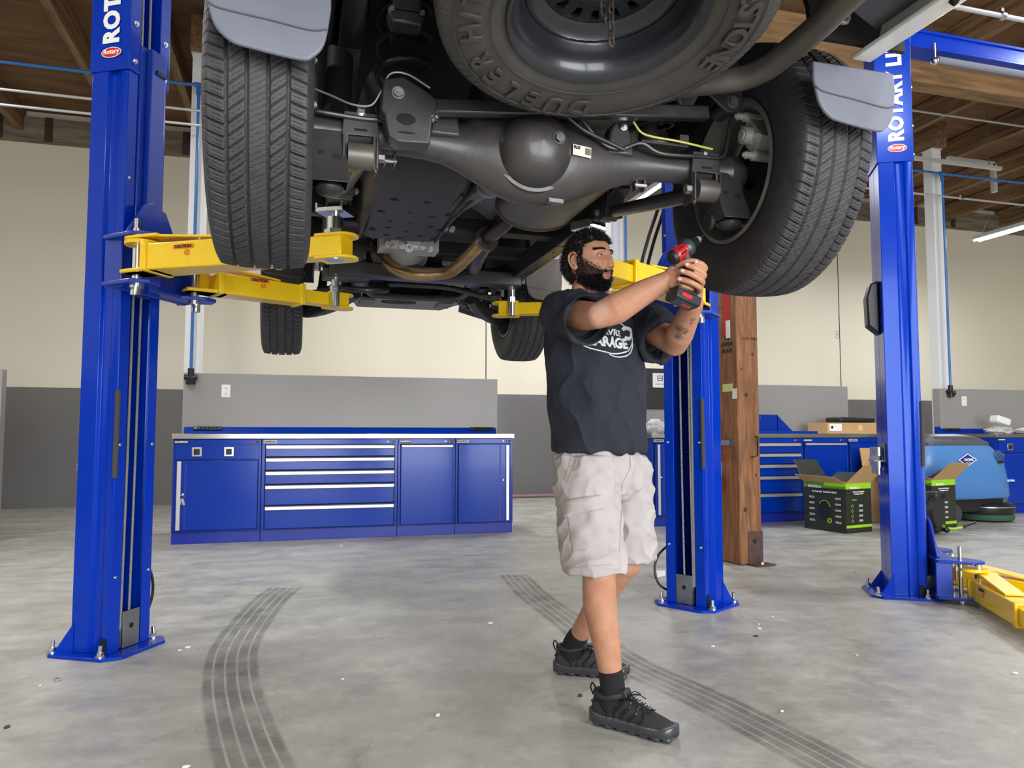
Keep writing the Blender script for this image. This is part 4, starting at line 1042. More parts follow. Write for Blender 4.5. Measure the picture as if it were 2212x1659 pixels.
# brake pipes and cables
def line(name, pts, r_, m): return cb(MB().tube(pts, r_, 24 if r_ > .02 else 8, smooth=8), name, m)
m_line = mat('bare_line', (170, 172, 170), .35, .7)
line('brake_pipe', [(.03, 2.06, 1.98), (.035, 2.055, 1.885), (.05, 2.05, 1.872), (.20, 2.05, 1.868), (.215, 2.05, 1.90), (.22, 2.06, 1.93)], .007, m_under)
line('brake_hose', [(.03, 2.05, 1.935), (.08, 2.04, 1.915), (.13, 2.03, 1.895), (.18, 2.02, 1.895), (.205, 2.0, 1.93), (.225, 1.97, 1.965), (.27, 1.96, 1.965), (.33, 1.95, 1.93)], .0032, m_line)
line('brake_pipe', [(.36, 1.99, 1.895), (.42, 1.99, 1.895), (.48, 2.0, 1.905), (.49, 2.0, 1.93)], .005, m_under)
line('brake_pipe', [(.78, 2.02, 1.94), (.86, 2.03, 1.87), (.92, 2.03, 1.855), (.99, 2.03, 1.88), (1.06, 2.04, 1.86), (1.2, 2.05, 1.868), (1.28, 2.05, 1.875), (1.30, 2.05, 1.93), (1.315, 2.05, 2.0), (1.34, 2.05, 2.04)], .0065, m_under)
line('brake_pipe', [(.60, 2.0, 1.965), (.72, 2.0, 1.93), (.80, 2.01, 1.89), (.93, 2.02, 1.85)], .006, m_under)
line('yellow_cable', [(.965, 2.03, 1.945), (.99, 2.03, 1.915), (1.03, 2.03, 1.905), (1.12, 2.03, 1.900), (1.24, 2.04, 1.892)], .0034, mat('yellow_green_cable', (206, 204, 110), .4))
cb(MB().box((1.08, 2.06, 1.895), (.16, .03, .008)).box((1.14, 2.06, 1.91), (.03, .05, .03)), 'cable_bracket', m_axle)
# ---- fuel tank shield
tk = MB(); rows = []
def shield(y, x0, x1, z):
    return [Vector((x0-.02, y, z+.16)), Vector((x0, y, z+.10)), Vector((x0+.015, y, z+.03)), Vector((x0+.05, y, z))]+[Vector((x0+.05+(x1-x0-.10)*k/8, y, z-.004*math.sin(k*PI/8))) for k in range(1, 8)]+[Vector((x1-.05, y, z)), Vector((x1-.015, y, z+.03)), Vector((x1, y, z+.09)), Vector((x1+.02, y, z+.16))]
for y, x0, x1, z in ((2.30, .24, .52, 2.02), (2.34, .20, .56, 1.93), (2.44, .18, .60, 1.875), (2.62, .19, .615, 1.86), (2.9, .215, .62, 1.86), (3.2, .225, .63, 1.86), (3.34, .23, .635, 1.862), (3.37, .24, .63, 1.90)): rows.append(shield(y, x0, x1, z))
tk.skin(rows, False, False, closed=False)
tank = cb(tk, 'fuel_tank_shield', mat('blue_black_shield', (36, 37, 42), .46, .1, .0, var=(5, (46, 46, 48), .7), bump=(20, .3)), sub=1)
q = MB(); ribs = MB()
for (x, y) in ((.45, 2.72), (.33, 2.72), (.50, 2.9), (.41, 2.86), (.52, 3.04), (.56, 2.86), (.57, 3.1), (.30, 2.88), (.43, 3.0), (.35, 3.0), (.35, 3.1), (.43, 3.14), (.29, 3.15), (.50, 3.2), (.42, 3.25), (.27, 3.27), (.36, 3.22), (.57, 3.25)):
    MB().sphere((x, y, 1.8575), (.016, .013, .002), 14, 4).build('shield_hole', m_dark, tank)
for x in (.255, .315, .38, .46, .535, .59): ribs.tube([(x+.03, 2.62, 1.8655), (x, 2.95, 1.8635), (x-.005, 3.31, 1.8645)], .0065, 8, smooth=4)
ribs.build('pressed_rib', MATS['blue_black_shield'], tank)
# ---- exhaust
mf = MB(); rings = []
for y, k in ((2.20, .75), (2.24, .97), (2.26, 1.0), (2.6, 1.0), (3.06, 1.0), (3.08, .97), (3.12, .8)):
    rings.append([Vector((.985+.175*k*math.cos(t*2*PI/48), y, 1.985+.098*k*math.sin(t*2*PI/48))) for t in range(48)])
mf.skin(rings); muf = cb(mf, 'muffler', m_pewter)
MB().tube([Vector((.985+.178*math.cos(t*2*PI/48), 3.07, 1.985+.101*math.sin(t*2*PI/48))) for t in range(49)], .004, 6).tube([Vector((.985+.178*math.cos(t*2*PI/48), 2.25, 1.985+.101*math.sin(t*2*PI/48))) for t in range(49)], .004, 6).build('crimped_seam', m_pewter, muf)
m_dpipe = mat('dark_heat_pipe', (70, 58, 62), .35, .7)
line('exhaust_link_pipe', [(.90, 3.08, 1.96), (.87, 3.2, 1.93), (.84, 3.36, 1.915)], .034, m_dpipe)
xp = cb(MB().tube([(.83, 3.40, 1.915), (.80, 3.55, 1.875), (.73, 3.66, 1.815), (.63, 3.70, 1.800), (.53, 3.73, 1.805), (.46, 3.80, 1.85), (.42, 3.88, 1.92), (.38, 3.95, 2.0)], .031, 20, smooth=8), 'exhaust_pipe', m_bronze)
MB().cyl((.845, 3.36, 1.913), (.842, 3.372, 1.911), .058, n=24).cyl((.838, 3.39, 1.909), (.832, 3.40, 1.906), .05, n=20).build('pipe_flange', m_pewter, xp)
MB().cyl((.80, 3.38, 1.90), (.80, 3.33, 1.90), .011, n=10).cyl((.89, 3.4, 1.92), (.89, 3.33, 1.92), .010, n=10).build('flange_bolt', m_chrome, xp)
line('exhaust_branch_pipe', [(.86, 3.42, 1.92), (.88, 3.7, 1.90), (.93, 4.0, 1.92), (.97, 4.25, 1.98)], .036, m_dpipe)
tp = [(1.05, 2.22, 2.06), (1.06, 2.05, 2.05), (1.10, 1.93, 2.03), (1.16, 1.87, 2.02), (1.215, 1.822, 2.018), (1.24, 1.765, 2.018), (1.247, 1.696, 2.02), (1.241, 1.542, 2.02), (1.224, 1.42, 2.02), (1.19, 1.1, 2.02), (1.16, .86, 2.02)]
tpo = line('tail_pipe', tp, .034, m_pewter); MB().tube([(1.25, 1.50, 2.02), (1.295, 1.5, 2.02), (1.30, 1.5, 2.06)], .006, 8, smooth=4).build('hanger_hook', m_pewter, tpo)
# ---- ladder frame
def rail(s):
    g = MB(); a = .55
    pts = [(.9, 2.20), (1.5, 2.24), (1.95, 2.31), (2.35, 2.26), (2.72, 2.03), (2.9, 1.975), (3.4, 1.965), (4.3, 1.965)]
    for (y0, z0), (y1, z1) in zip(pts[:-1], pts[1:]): g.bar((XX(s, a), y0, z0), (XX(s, a), y1, z1), .075, .11)
    g.bar((XX(s, .55), 4.3, 1.965), (XX(s, .40), 4.7, 1.99), .075, .11).bar((XX(s, .40), 4.7, 1.99), (XX(s, .40), 5.7, 2.05), .075, .11)
    o = cb(g, 'frame_rail', m_under, bevel=.006)
    q = MB()
    for k in range(14):
        q.sphere((XX(s, a)+(.02 if k % 3 else -.015), 2.95+k*.095, 1.9095), (.009 if k % 2 else .006, .009, .0015), 12, 4)
    q.build('frame_holes', m_dark, o)
mirrored(rail)
for y, z, h in ((1.25, 2.2, .09), (1.98, 2.36, .06), (2.62, 2.10, .08), (3.5, 2.0, .06), (4.05, 2.02, .07)): cb(MB().box((CX, y, z), (1.1, .09, h)), 'crossmember', m_underd, bevel=.006)
# inner rocker structure seen outboard of the right rail
for s in (-1, 1):
    g = MB().box((XX(s, .75), 3.6, 2.17), (.16, 1.7, .10))
    for y in (3.1, 3.6, 4.1): g.box((XX(s, .66), y, 2.09), (.16, .06, .12))
    cb(g, 'rocker_sill', m_under, bevel=.006)
# floor pan, wheel wells, bumper structure
g = MB().box((CX, 3.6, 2.36), (1.46, 3.0, .04)).box((CX, 1.2, 2.42), (1.5, 1.8, .04)).box((CX, 5.2, 2.4), (1.1, 1.4, .04))
cb(g, 'floor_pan', m_underd)
for s in (-1, 1):
    for y, z in ((YR, 2.06), (YF, 2.10)):
        g = MB(); pts = [(.50*math.cos(a), .46*math.sin(a)) for a in [k*PI/16 for k in range(17)]]; pin = [(.485*math.cos(a), .445*math.sin(a)) for a in [PI-k*PI/16 for k in range(17)]]
        g.prism(pts+pin, -.15, .15, O=(XX(s, .74), y, z-.02), X=(0, 1, 0), Y=(0, 0, 1))
        g.box((XX(s, .60), y, z+.23), (.01, .96, .46)) if y == YF else g.box((XX(s, .61), y, 2.38), (.01, .9, .3))
        cb(g, 'wheel_liner', m_underd)
# body: side panels with wheel arches
def side(s):
    def arch(yc, zc, r_, n=14): return [(yc+r_*math.cos(a), zc+r_*math.sin(a)) for a in [PI-k*PI/n for k in range(n+1)]]
    out = [(.72, 2.22), (1.05, 2.20), (1.58, 2.20)]+arch(YR, 2.08, .49)+[(2.66, 2.16), (4.44, 2.16)]+arch(YF, 2.10, .49)+[(5.55, 2.10), (5.85, 2.2), (5.92, 2.6), (5.85, 2.85), (4.7, 3.02), (4.15, 3.5), (3.6, 3.62), (1.2, 3.62), (.9, 3.45), (.72, 2.9)]
    o = cb(MB().prism(out, -.03, .03, O=(XX(s, .885), 0, 0), X=(0, 1, 0), Y=(0, 0, 1)), 'side_panel', m_bodywhite, bevel=.008)
    win = [(1.25, 2.95), (1.35, 3.45), (3.55, 3.48), (4.3, 2.98)]
    MB().prism(win, -.004, .004, O=(XX(s, .914), 0, 0), X=(0, 1, 0), Y=(0, 0, 1)).build('window_glass', mat('dark_glass', (30, 34, 36), .06, 0, .5), o)
    # inward flange at the tail: pale strip behind the flap
    xs_ = [(.738, 2.012), (.800, 2.012), (.885, 2.20), (.885, 2.23), (.87, 2.23), (.788, 2.026), (.738, 2.026)]
    cb(MB().prism([(CX+s*a_, z_) for a_, z_ in xs_], -1.642, -.70, O=(0, 0, 0), X=(1, 0, 0), Y=(0, 0, 1)), 'lower_flange', m_bodywhite, bevel=.004)
    cb(MB().prism([(.72, 0), (1.55, 0), (1.45, .22), (.72, .30)], 0, .02, O=(XX(s, .738), 0, 2.045), X=(0, 1, 0), Y=(-s, 0, 0)), 'bumper_undertray', m_under, bevel=.004)
    fl = cb(MB().hexbolt((XX(s, .770), 1.34, 2.011), (0, 0, -1), .008, .005), 'clip', m_dark)
mirrored(side)
cb(MB().prism([(.66, 2.14), (.60, 2.3), (.60, 2.6), (.72, 2.75), (.74, 2.14)], -.885, .885, O=(CX, 0, 0), X=(0, 1, 0), Y=(0, 0, 1)), 'rear_bumper', m_bodywhite, bevel=.02)
g = MB(); g.box((CX, 2.5, 3.6), (1.62, 2.7, .04)).box((CX, .84, 3.1), (1.62, .05, .75)).box((CX, 5.3, 2.93), (1.6, 1.1, .04)).box((CX, 5.88, 2.5), (1.7, .06, .5))
cb(g, 'roof_and_bonnet', m_bodywhite, bevel=.01)
# exhaust-side heat shield and floor ribs near the tail
cb(MB().box((1.12, 1.35, 2.22), (.30, .9, .012)), 'tail_heat_shield', m_under)
# ---- mud flaps
def flap(xc, y, ztop, zbot, w_, lab, outer, m=None):
    pts = []; hw = w_/2
    poly = [(-hw, ztop), (hw, ztop), (hw+.004, zbot+.12), (hw-.008, zbot+.045), (hw-.03, zbot+.012), (hw-.06, zbot), (-hw+.09, zbot+.012*1), (-hw+.05, zbot+.022), (-hw+.018, zbot+.055), (-hw, zbot+.12)]
    if outer < 0: poly = [(-a, b) for a, b in poly][::-1]
    poly = poly[:2]+[(v.x, v.y) for v in catmull([(a, b, 0) for a, b in poly[2:]], 5)]
    o = cb(MB().prism([(a, b) for a, b in poly], -.006, .006, O=(xc, y, 0), X=(1, 0, 0), Y=(0, 0, 1)), 'mud_flap', m or m_flap, bevel=.005, seg=3)
    o['label'] = lab
    ar = [(-hw+.004, zbot+.10), (-hw+.03, zbot+.088), (0, zbot+.078), (hw-.04, zbot+.068), (hw-.004, zbot+.075)]
    if outer < 0: ar = [(-a, b) for a, b in ar]
    MB().tube([(xc+a, y-.0075, b) for a, b in ar], .0025, 6, smooth=5).build('moulded_ridge', mat('flap_ridge', (84, 86, 96), .5), o)
    MB().tube([(xc+(-1 if outer<0 else 1)*hw*.98, y-.002, zbot+.02), (xc+(-1 if outer<0 else 1)*hw*1.0, y-.002, zbot+.10), (xc+(-1 if outer<0 else 1)*hw, y-.002, ztop)], .006, 6).build('edge_lip', m_flap, o) if False else None
flap(-.075, 1.65, 2.30, 1.812, .255, 'grey mud flap behind the rear left tyre', 1)
flap(1.44, 1.65, 1.995, 1.825, .262, 'grey mud flap behind the rear right tyre', 1)
flap(-.10, 4.50, 2.15, 1.84, .24, 'dark flap behind the front left tyre', 1, m_underd)
flap(1.50, 4.50, 2.15, 1.84, .24, 'taupe flap behind the front right tyre', 1, mat('dusty_flap', (104, 98, 92), .6))
# ---- gearbox, front subframe, arms
g = MB(); g.lathe([(0, -.1), (.10, -.08), (.13, 0), (.12, .5), (.16, .75), (.17, .85), (0, .86)], (.56, 3.5, 2.07), (0, 1, 0), 20)
for k in range(9): g.box((.46+.025*k, 3.42, 1.96+.01*(k % 3)), (.012, .05, .05)); g.cyl((.44+.03*k, 3.40, 1.95+.012*(k % 2)), (.44+.03*k, 3.36, 1.95+.012*(k % 2)), .012, n=8)
for k in range(7): g.cyl((.42+.035*k, 3.74, 1.945+.012*math.sin(k*1.7)), (.42+.035*k, 3.70, 1.94+.012*math.sin(k*1.7)), .018+.006*(k % 2), n=12)
for k in range(5): g.hexbolt((.44+.045*k, 3.70, 1.93+.02*(k % 2)), (0, -1, 0), .008, .006)
g.box((.53, 3.78, 1.96), (.30, .12, .07)).box((.60, 3.70, 1.97), (.05, .05, .06), rz=.4)
cb(g, 'gearbox', mat('bright_cast', (188, 188, 186), .4, .35, bump=(60, .5)), bevel=.003)
cb(MB().box((.78, 3.1, 2.06), (.20, .55, .02), ry=.5).box((.74, 2.9, 2.1), (.02, .9, .1)), 'heat_shield', mat('quilted_foil', (120, 122, 126), .4, .8, bump=(120, 1.0)), bevel=.004)
g = MB(); g.bar((.15, 4.15, 1.90), (1.25, 4.2, 1.90), .10, .08); g.box((.25, 4.22, 1.88), (.26, .16, .05)); g.box((1.1, 4.24, 1.89), (.3, .16, .05)); g.box((CX, 4.9, 1.93), (.86, .10, .09)); g.bar((.33, 4.2, 1.90), (.35, 4.9, 1.90), .07, .07); g.bar((1.06, 4.2, 1.90), (1.04, 4.9, 1.90), .07, .07)
g.box((CX, 5.3, 1.98), (.8, .12, .09)); g.tube([(.35, 4.3, 1.9), (.40, 4.55, 1.86), (.5, 4.62, 1.85), (.85, 4.62, 1.85), (.98, 4.55, 1.86), (1.03, 4.3, 1.9)], .02, 10, smooth=5)
sf = cb(g, 'front_subframe', m_under, bevel=.008)
q = MB(); q.prism([(-.30, 0), (.32, 0), (.36, .12), (.30, .5), (-.28, .5), (-.34, .12)], 0, .006, O=(.66, 4.70, 1.845), X=(1, 0, 0), Y=(0, 1, .05))
sk = cb(q, 'skid_plate', m_under, bevel=.003)
q = MB()
for k in range(3): q.tube([(.62+(.055-.012*k)*math.cos(t*PI/10)*2, 4.82+(.05-.012*k)*math.sin(t*PI/10), 1.848) for t in range(21)], .004, 6)
for x in (.42, .92): q.box((x, 4.85, 1.846), (.09, .2, .008))
q.build('pressed_pattern', m_under, sk)
for s in (-1, 1):
    for y, z, a in ((4.56, 1.905, .345), (4.80, 1.875, .36)):
        b = MB().cyl((XX(s, a)-.0, y-.035, z), (XX(s, a), y+.035, z), .042, n=22); bo = b.build('control_arm_bush', m_under, sf)
        MB().cyl((XX(s, a), y-.036, z), (XX(s, a), y-.045, z), .040, n=22).hexbolt((XX(s, a), y-.045, z), (0, -1, 0), .012, .009).build('bush_washer', m_pewter, bo)
    g = MB(); g.tube([(XX(s, .36), 4.62, 1.855), (XX(s, .46), 4.78, 1.82), (XX(s, .62), 4.95, 1.79), (XX(s, .70), 5.0, 1.80)], [.034, .045, .05, .045, .034], 14, smooth=6)
    g.tube([(XX(s, .38), 5.05, 1.87), (XX(s, .55), 5.05, 1.83), (XX(s, .70), 5.02, 1.80)], [.03, .035, .034], 12, smooth=5)
    cb(g, 'lower_control_arm', m_under)
    cb(MB().tube([(XX(s, .30), 4.78, 1.93), (XX(s, .5), 4.80, 1.91), (XX(s, .68), 4.86, 1.88)], .011, 8).tube([(XX(s, .48), 4.79, 1.912), (XX(s, .58), 4.81, 1.90)], .02, 10), 'tie_rod', m_under)
    cb(MB().cyl((XX(s, .56), 5.0, 1.84), (XX(s, .50), 5.02, 2.35), .028, n=16), 'front_damper', m_underd)
    cb(MB().cyl((XX(s, .42), 5.0, 1.93), (XX(s, .68), 5.01, ZF), .018, n=12).cyl((XX(s, .66), 5.01, ZF), (XX(s, .72), 5.01, ZF), .05, n=18).box((XX(s, .70), 5.0, ZF), (.05, .09, .2)), 'hub_carrier', m_under, bevel=.004)
cb(MB().lathe([(0, -.2), (.11, -.18), (.13, 0), (.11, .18), (0, .2)], (.72, 4.85, 2.02), (1, .1, 0), 18).box((.66, 5.1, 2.12), (.5, .5, .2)), 'engine_sump', m_underd, bevel=.01)
cb(MB().box((.70, 4.35, 1.96), (.34, .12, .05)), 'steering_rack', m_underd, bevel=.01)
cb(MB().cyl((.28, 3.86, 1.93), (.28, 3.9, 1.93), .045, n=16).box((.30, 3.9, 1.97), (.06, .05, .12)), 'exhaust_hanger', m_under)
cb(MB().tube([(.18, 4.5, 1.86), (.25, 4.40, 1.84), (.4, 4.36, 1.83), (.5, 4.42, 1.85), (.52, 4.5, 1.9), (.85, 4.5, 1.9), (1.0, 4.42, 1.86), (1.08, 4.38, 1.83), (1.17, 4.42, 1.84), (1.2, 4.5, 1.88)], .018, 10, smooth=5), 'anti_roll_bar', m_under)
# ------------------------------------------------------------------ the mechanic
from mathutils.bvhtree import BVHTree
_c, _s = math.cos(math.radians(16)), math.sin(math.radians(16)); _p = math.atan(107.5/1620)
def J(px, py, d):
    """world point from a point of the photograph and its distance in metres"""
    a = (px-1106)/1620; b = (829.5-py)/1620
    dd = math.cos(_p)-b*math.sin(_p); h = math.sin(_p)+b*math.cos(_p); t = d/dd
    X = a*t
    return Vector((X*_c+d*_s, -X*_s+d*_c, 1+h*t))
def dirc(X, d, z=0): return Vector((X*_c+d*_s, -X*_s+d*_c, z)).normalized()
man = bpy.data.objects.new('person', None); COL.objects.link(man); man.location = (1.11, 2.6, 0)
tag(man, 'bearded man in dark T-shirt and pale cargo shorts raising a drill under the car', 'person')
MO = -Vector(man.location)
def skin_mat():
    m = mat('skin', (205, 150, 120), .48, sub=.0, bump=(260, .12)); N, L, b = nodes(m)
    b.inputs['Specular IOR Level'].default_value = .4
    tc = N.new('ShaderNodeTexCoord'); P = tc.outputs['Object']
    def mth(op, *a):
        q = N.new('ShaderNodeMath'); q.operation = op
        for i, z in enumerate(a):
            if hasattr(z, 'is_linked'): L.new(z, q.inputs[i])
            else: q.inputs[i].default_value = z
        return q.outputs[0]
    def noi(sc, det=5):
        n = N.new('ShaderNodeTexNoise'); n.inputs['Scale'].default_value = sc; n.inputs['Detail'].default_value = det; L.new(P, n.inputs['Vector']); return n.outputs['Fac']
    def mix(f, A, B):
        x = N.new('ShaderNodeMix'); x.data_type = 'RGBA'; L.new(f, x.inputs[0])
        for i, q in ((6, A), (7, B)):
            if hasattr(q, 'is_linked'): L.new(q, x.inputs[i])
            else: x.inputs[i].default_value = q
        return x.outputs[2]
    def blob(c, r, soft=.25, ns=40, na=.5):
        v = N.new('ShaderNodeVectorMath'); v.operation = 'DISTANCE'; L.new(P, v.inputs[0]); v.inputs[1].default_value = c
        k = mth('MULTIPLY_ADD', noi(ns, 3), na*r, v.outputs['Value'])
        q = N.new('ShaderNodeMapRange'); q.inputs[1].default_value = r*(1+na*.5)+r*soft; q.inputs[2].default_value = r*(1+na*.5)-r*soft; L.new(k, q.inputs[0]); return q.outputs[0]
    r = N.new('ShaderNodeMapRange'); r.inputs[1].default_value = .35; r.inputs[2].default_value = .7; L.new(noi(22), r.inputs[0])
    c = mix(r.outputs[0], rgb((178, 126, 98)), rgb((190, 140, 114)))
    f = N.new('ShaderNodeMapRange'); f.inputs[1].default_value = .62; f.inputs[2].default_value = .72; L.new(noi(160, 2), f.inputs[0])
    c = mix(mth('MULTIPLY', f.outputs[0], .22), c, rgb((142, 92, 70)))
    # pale patch on the near elbow
    c = mix(mth('MULTIPLY', blob(J(1303, 672, 2.35), .034, .5, 50, .8), .5), c, rgb((214, 188, 180)))
    # tattoos
    lines = N.new('ShaderNodeMapRange'); lines.inputs[1].default_value = .46; lines.inputs[2].default_value = .54; L.new(noi(95, 6), lines.inputs[0])
    for cc, rr, wt in ((J(1474, 708, 2.50), .024, .8), (J(1482, 690, 2.48), .02, .8), (J(1468, 722, 2.53), .018, .8), (J(1497, 688, 2.44), .011, .7), (J(1495, 700, 2.45), .009, .7), (J(1418, 730, 2.70), .018, .75), (J(1463, 664, 2.42), .010, .4)):
        c = mix(mth('MULTIPLY', mth('MULTIPLY', blob(cc, rr, .08, 60, .5), mth('MULTIPLY_ADD', lines.outputs[0], .55, .45)), wt), c, rgb((66, 72, 72)))
    L.new(c, b.inputs['Base Color']); return m
m_skin = skin_mat()
m_lip = mat('lips', (164, 100, 88), .4)
m_stub = mat('bearded_skin', (78, 55, 46), .6)
m_hair = mat('black_hair', (16, 14, 14), .45)
m_nail = mat('finger_nail', (206, 160, 146), .3)
m_shirt = mat('dark_navy_cotton', (25, 28, 40), .85, var=(5, (35, 38, 51), .5), bump=(420, .35))
m_shorts = mat('pale_khaki_cotton', (182, 175, 174), .88, var=(7, (170, 163, 162), .5), bump=(380, .3))
m_stitch = mat('khaki_stitching', (176, 166, 158), .85)
m_shoe = mat('black_shoe_mesh', (34, 35, 38), .6, bump=(300, .5))
m_shoeg = mat('black_gloss_overlay', (28, 29, 32), .25)
m_sole = mat('charcoal_sole', (52, 53, 57), .35, 0, .3)
m_sock = mat('black_sock', (20, 20, 23), .9, bump=(500, .5))
def remesh(mb, vox, it=4, fac=.5, name='tmp'):
    o = mb.build(name, m_skin); md = o.modifiers.new('r', 'REMESH'); md.mode = 'VOXEL'; md.voxel_size = vox
    if it: s = o.modifiers.new('s', 'SMOOTH'); s.iterations = it; s.factor = fac
    me = dg_mesh(o); bpy.data.objects.remove(o); return me
def np_co(me):
    a = np.empty(len(me.vertices)*3, np.float32); me.vertices.foreach_get('co', a); return a.reshape(-1, 3)
def np_no(me):
    a = np.empty(len(me.vertices)*3, np.float32); me.vertices.foreach_get('normal', a); return a.reshape(-1, 3)
def link_mesh(me, name, m, parent=man, off=True):
    me.materials.clear()
    for q in (m if isinstance(m, list) else [m]): me.materials.append(q)
    me.polygons.foreach_set('use_smooth', np.ones(len(me.polygons), bool))
    o = bpy.data.objects.new(name, me); COL.objects.link(o); o.parent = parent
    if off: o.location = MO
    return o
def pcb(mb, name, m, parent=None, **k):
    o = mb.build(name, m, parent or man, **k)
    if parent is None: o.location = MO
    return o
def limb(mb, pts, rad, n=22, k=6, flat=None, ref=None):
    """tapered limb with rounded ends"""
    P = catmull(pts, k) if len(pts) > 2 else [Vector(p) for p in pts]
    R_ = [float(np.interp(i/(len(P)-1), np.linspace(0, 1, len(rad)), rad)) for i in range(len(P))]
    t0 = (P[0]-P[1]).normalized(); t1 = (P[-1]-P[-2]).normalized()
    A = []; RA = []
    for a in (80, 60, 40, 20): A.append(P[0]+t0*R_[0]*math.sin(math.radians(a))); RA.append(R_[0]*math.cos(math.radians(a)))
    B = []; RB = []
    for a in (20, 40, 60, 80): B.append(P[-1]+t1*R_[-1]*math.sin(math.radians(a))); RB.append(R_[-1]*math.cos(math.radians(a)))
    P = A+P+B; R_ = RA+R_+RB; rings = []; rf = Vector(ref) if ref is not None else None
    for i, p in enumerate(P):
        t = (P[min(i+1, len(P)-1)]-P[max(i-1, 0)]).normalized()
        if rf is None: rf = Vector((0, 0, 1)) if abs(t.z) < .9 else Vector((1, 0, 0))
        r2 = (rf-t*rf.dot(t)).normalized()
        if ref is None: rf = r2
        rings.append(mb.ring(p, t, R_[i], n, r2, R_[i]*(flat or 1)))
    return mb.skin(rings)
# ---- joints
Fw = dirc(math.cos(math.radians(46)), -math.sin(math.radians(46)))     # chest direction
Rt = Vector((Fw.y, -Fw.x, 0))                                           # his right
UP = Vector((0, 0, 1))
rsh, lsh = J(1212, 676, 2.66), J(1380, 690, 2.86)
rel, lel = J(1292, 682, 2.37), J(1458, 742, 2.64)
rwr, lwr = J(1438, 608, 2.30), J(1500, 655, 2.41)
neck0, neck1 = J(1285, 660, 2.77), J(1278, 612, 2.77)
HC_ = J(1272, 571, 2.76)       # head centre
rhip, lhip = J(1262, 985, 2.70), J(1335, 985, 2.88)
rkn, lkn = J(1294, 1240, 2.62), J(1352, 1215, 2.92)
ran, lan = Vector((1.062, 2.447, .125)), Vector((1.128, 3.006, .125))
# ---- arms and hands (fine) -------------------------------------------------
A = MB()
limb(A, [rsh, rsh.lerp(rel, .5)+Vector((0, 0, -.004)), rel], [.056, .053, .0425])
limb(A, [rel, rel.lerp(rwr, .28)+Vector((0, 0, -.006)), rel.lerp(rwr, .65), rwr], [.0425, .050, .041, .031])
limb(A, [lsh, lsh.lerp(lel, .5), lel], [.056, .052, .045])
limb(A, [lel, lel.lerp(lwr, .28), lel.lerp(lwr, .65), lwr], [.044, .048, .039, .030])
hax = (J(1487, 562, 2.29)-J(1470, 640, 2.265)).normalized()             # drill handle axis
hc = J(1480, 602, 2.282)
camd = dirc(0, 1)                                                       # away from the camera
side = hax.cross(camd).normalized()
if (J(1500, 600, 2.28)-hc).dot(side) < 0: side = -side                  # towards picture right
def H(a, b, c): return hc+hax*a+side*b+camd*c                           # along handle, to the right, away
rk = H(.0, -.02, -.012)
# right palm: from the wrist to the knuckles, spread along the handle
def palm(w, ks, th, wr):
    rows = []
    axk = (ks[0]-ks[-1]); wid = axk.length/2+.008; axk.normalize(); kc = (ks[0]+ks[-1])/2
    for t, wd, tt in ((-.05, .026, .024), (.15, .030, .022), (.4, .038, .021), (.7, .043, .019), (.92, wid, .015), (1.03, wid*.86, .009)):
        c = w.lerp(kc, t); d_ = (kc-w).normalized(); wv = (axk-d_*axk.dot(d_)).normalized(); nv = d_.cross(wv)
        rows.append([c+wv*(wd*math.cos(a))+nv*(tt*math.copysign(abs(math.sin(a))**.8, math.sin(a))) for a in [k*2*PI/24 for k in range(24)]])
    A.skin(rows)
rks = [H(.036, -.030, -.004), H(.012, -.031, -.008), H(-.012, -.030, -.008), H(-.034, -.027, -.004)]
palm(rwr, rks, 1, 1)
# right fingers curl round the front of the handle
limb(A, [rks[0], H(.050, -.006, -.028), H(.058, .020, -.024), H(.056, .036, -.008)], [.0105, .0098, .009, .0082], 14, 5)
for k, a in ((1, .012), (2, -.012), (3, -.034)):
    r_ = .0098-.0007*k
    limb(A, [rks[k], H(a, -.012, -.030), H(a, .014, -.030), H(a+.001, .026, -.012), H(a+.002, .018, .006)], [.0105, r_, r_, r_*.95, r_*.85], 14, 5)
limb(A, [rwr.lerp(rks[0], .35)+camd*.012, H(.030, -.022, .022), H(.030, .004, .030), H(.026, .022, .028)], [.015, .012, .0105, .009], 14, 5)     # right thumb on the far side
# left hand cups the right from the far right side, fingers lie across towards the camera
lks = [H(.040, .046, -.006), H(.018, .050, -.008), H(-.006, .050, -.006), H(-.030, .046, -.002)]
palm(lwr, [q+camd*.012+side*(-.002) for q in lks], 1, 1)
tips = [(.046, .012, -.056), (.030, -.012, -.053), (.007, -.021, -.051), (-.020, -.022, -.046)]
NAILS = []
for k in range(4):
    a, b, c = tips[k]; kn = lks[k]; r_ = [.0100, .0102, .0098, .0088][k]
    mid = H(lks_a := (kn-hc).dot(hax)*.8+a*.2, .045, -.036); m2 = H((a+lks_a)/2+.001, .5*(b+.045), -.055)
    tip = H(a, b, c)
    limb(A, [kn+camd*.01, mid, m2, tip], [r_*1.12, r_*1.02, r_, r_*.86], 16, 6)
    NAILS.append((tip, (tip-m2).normalized(), r_*.86))
limb(A, [lwr.lerp((lks[0]+lks[3])/2, .4)+camd*.016, H(.02, .022, .040), H(.036, -.004, .042), H(.044, -.020, .036)], [.015, .0125, .011, .009], 14, 5)     # left thumb
arms = remesh(A, .0024, 5, .5)
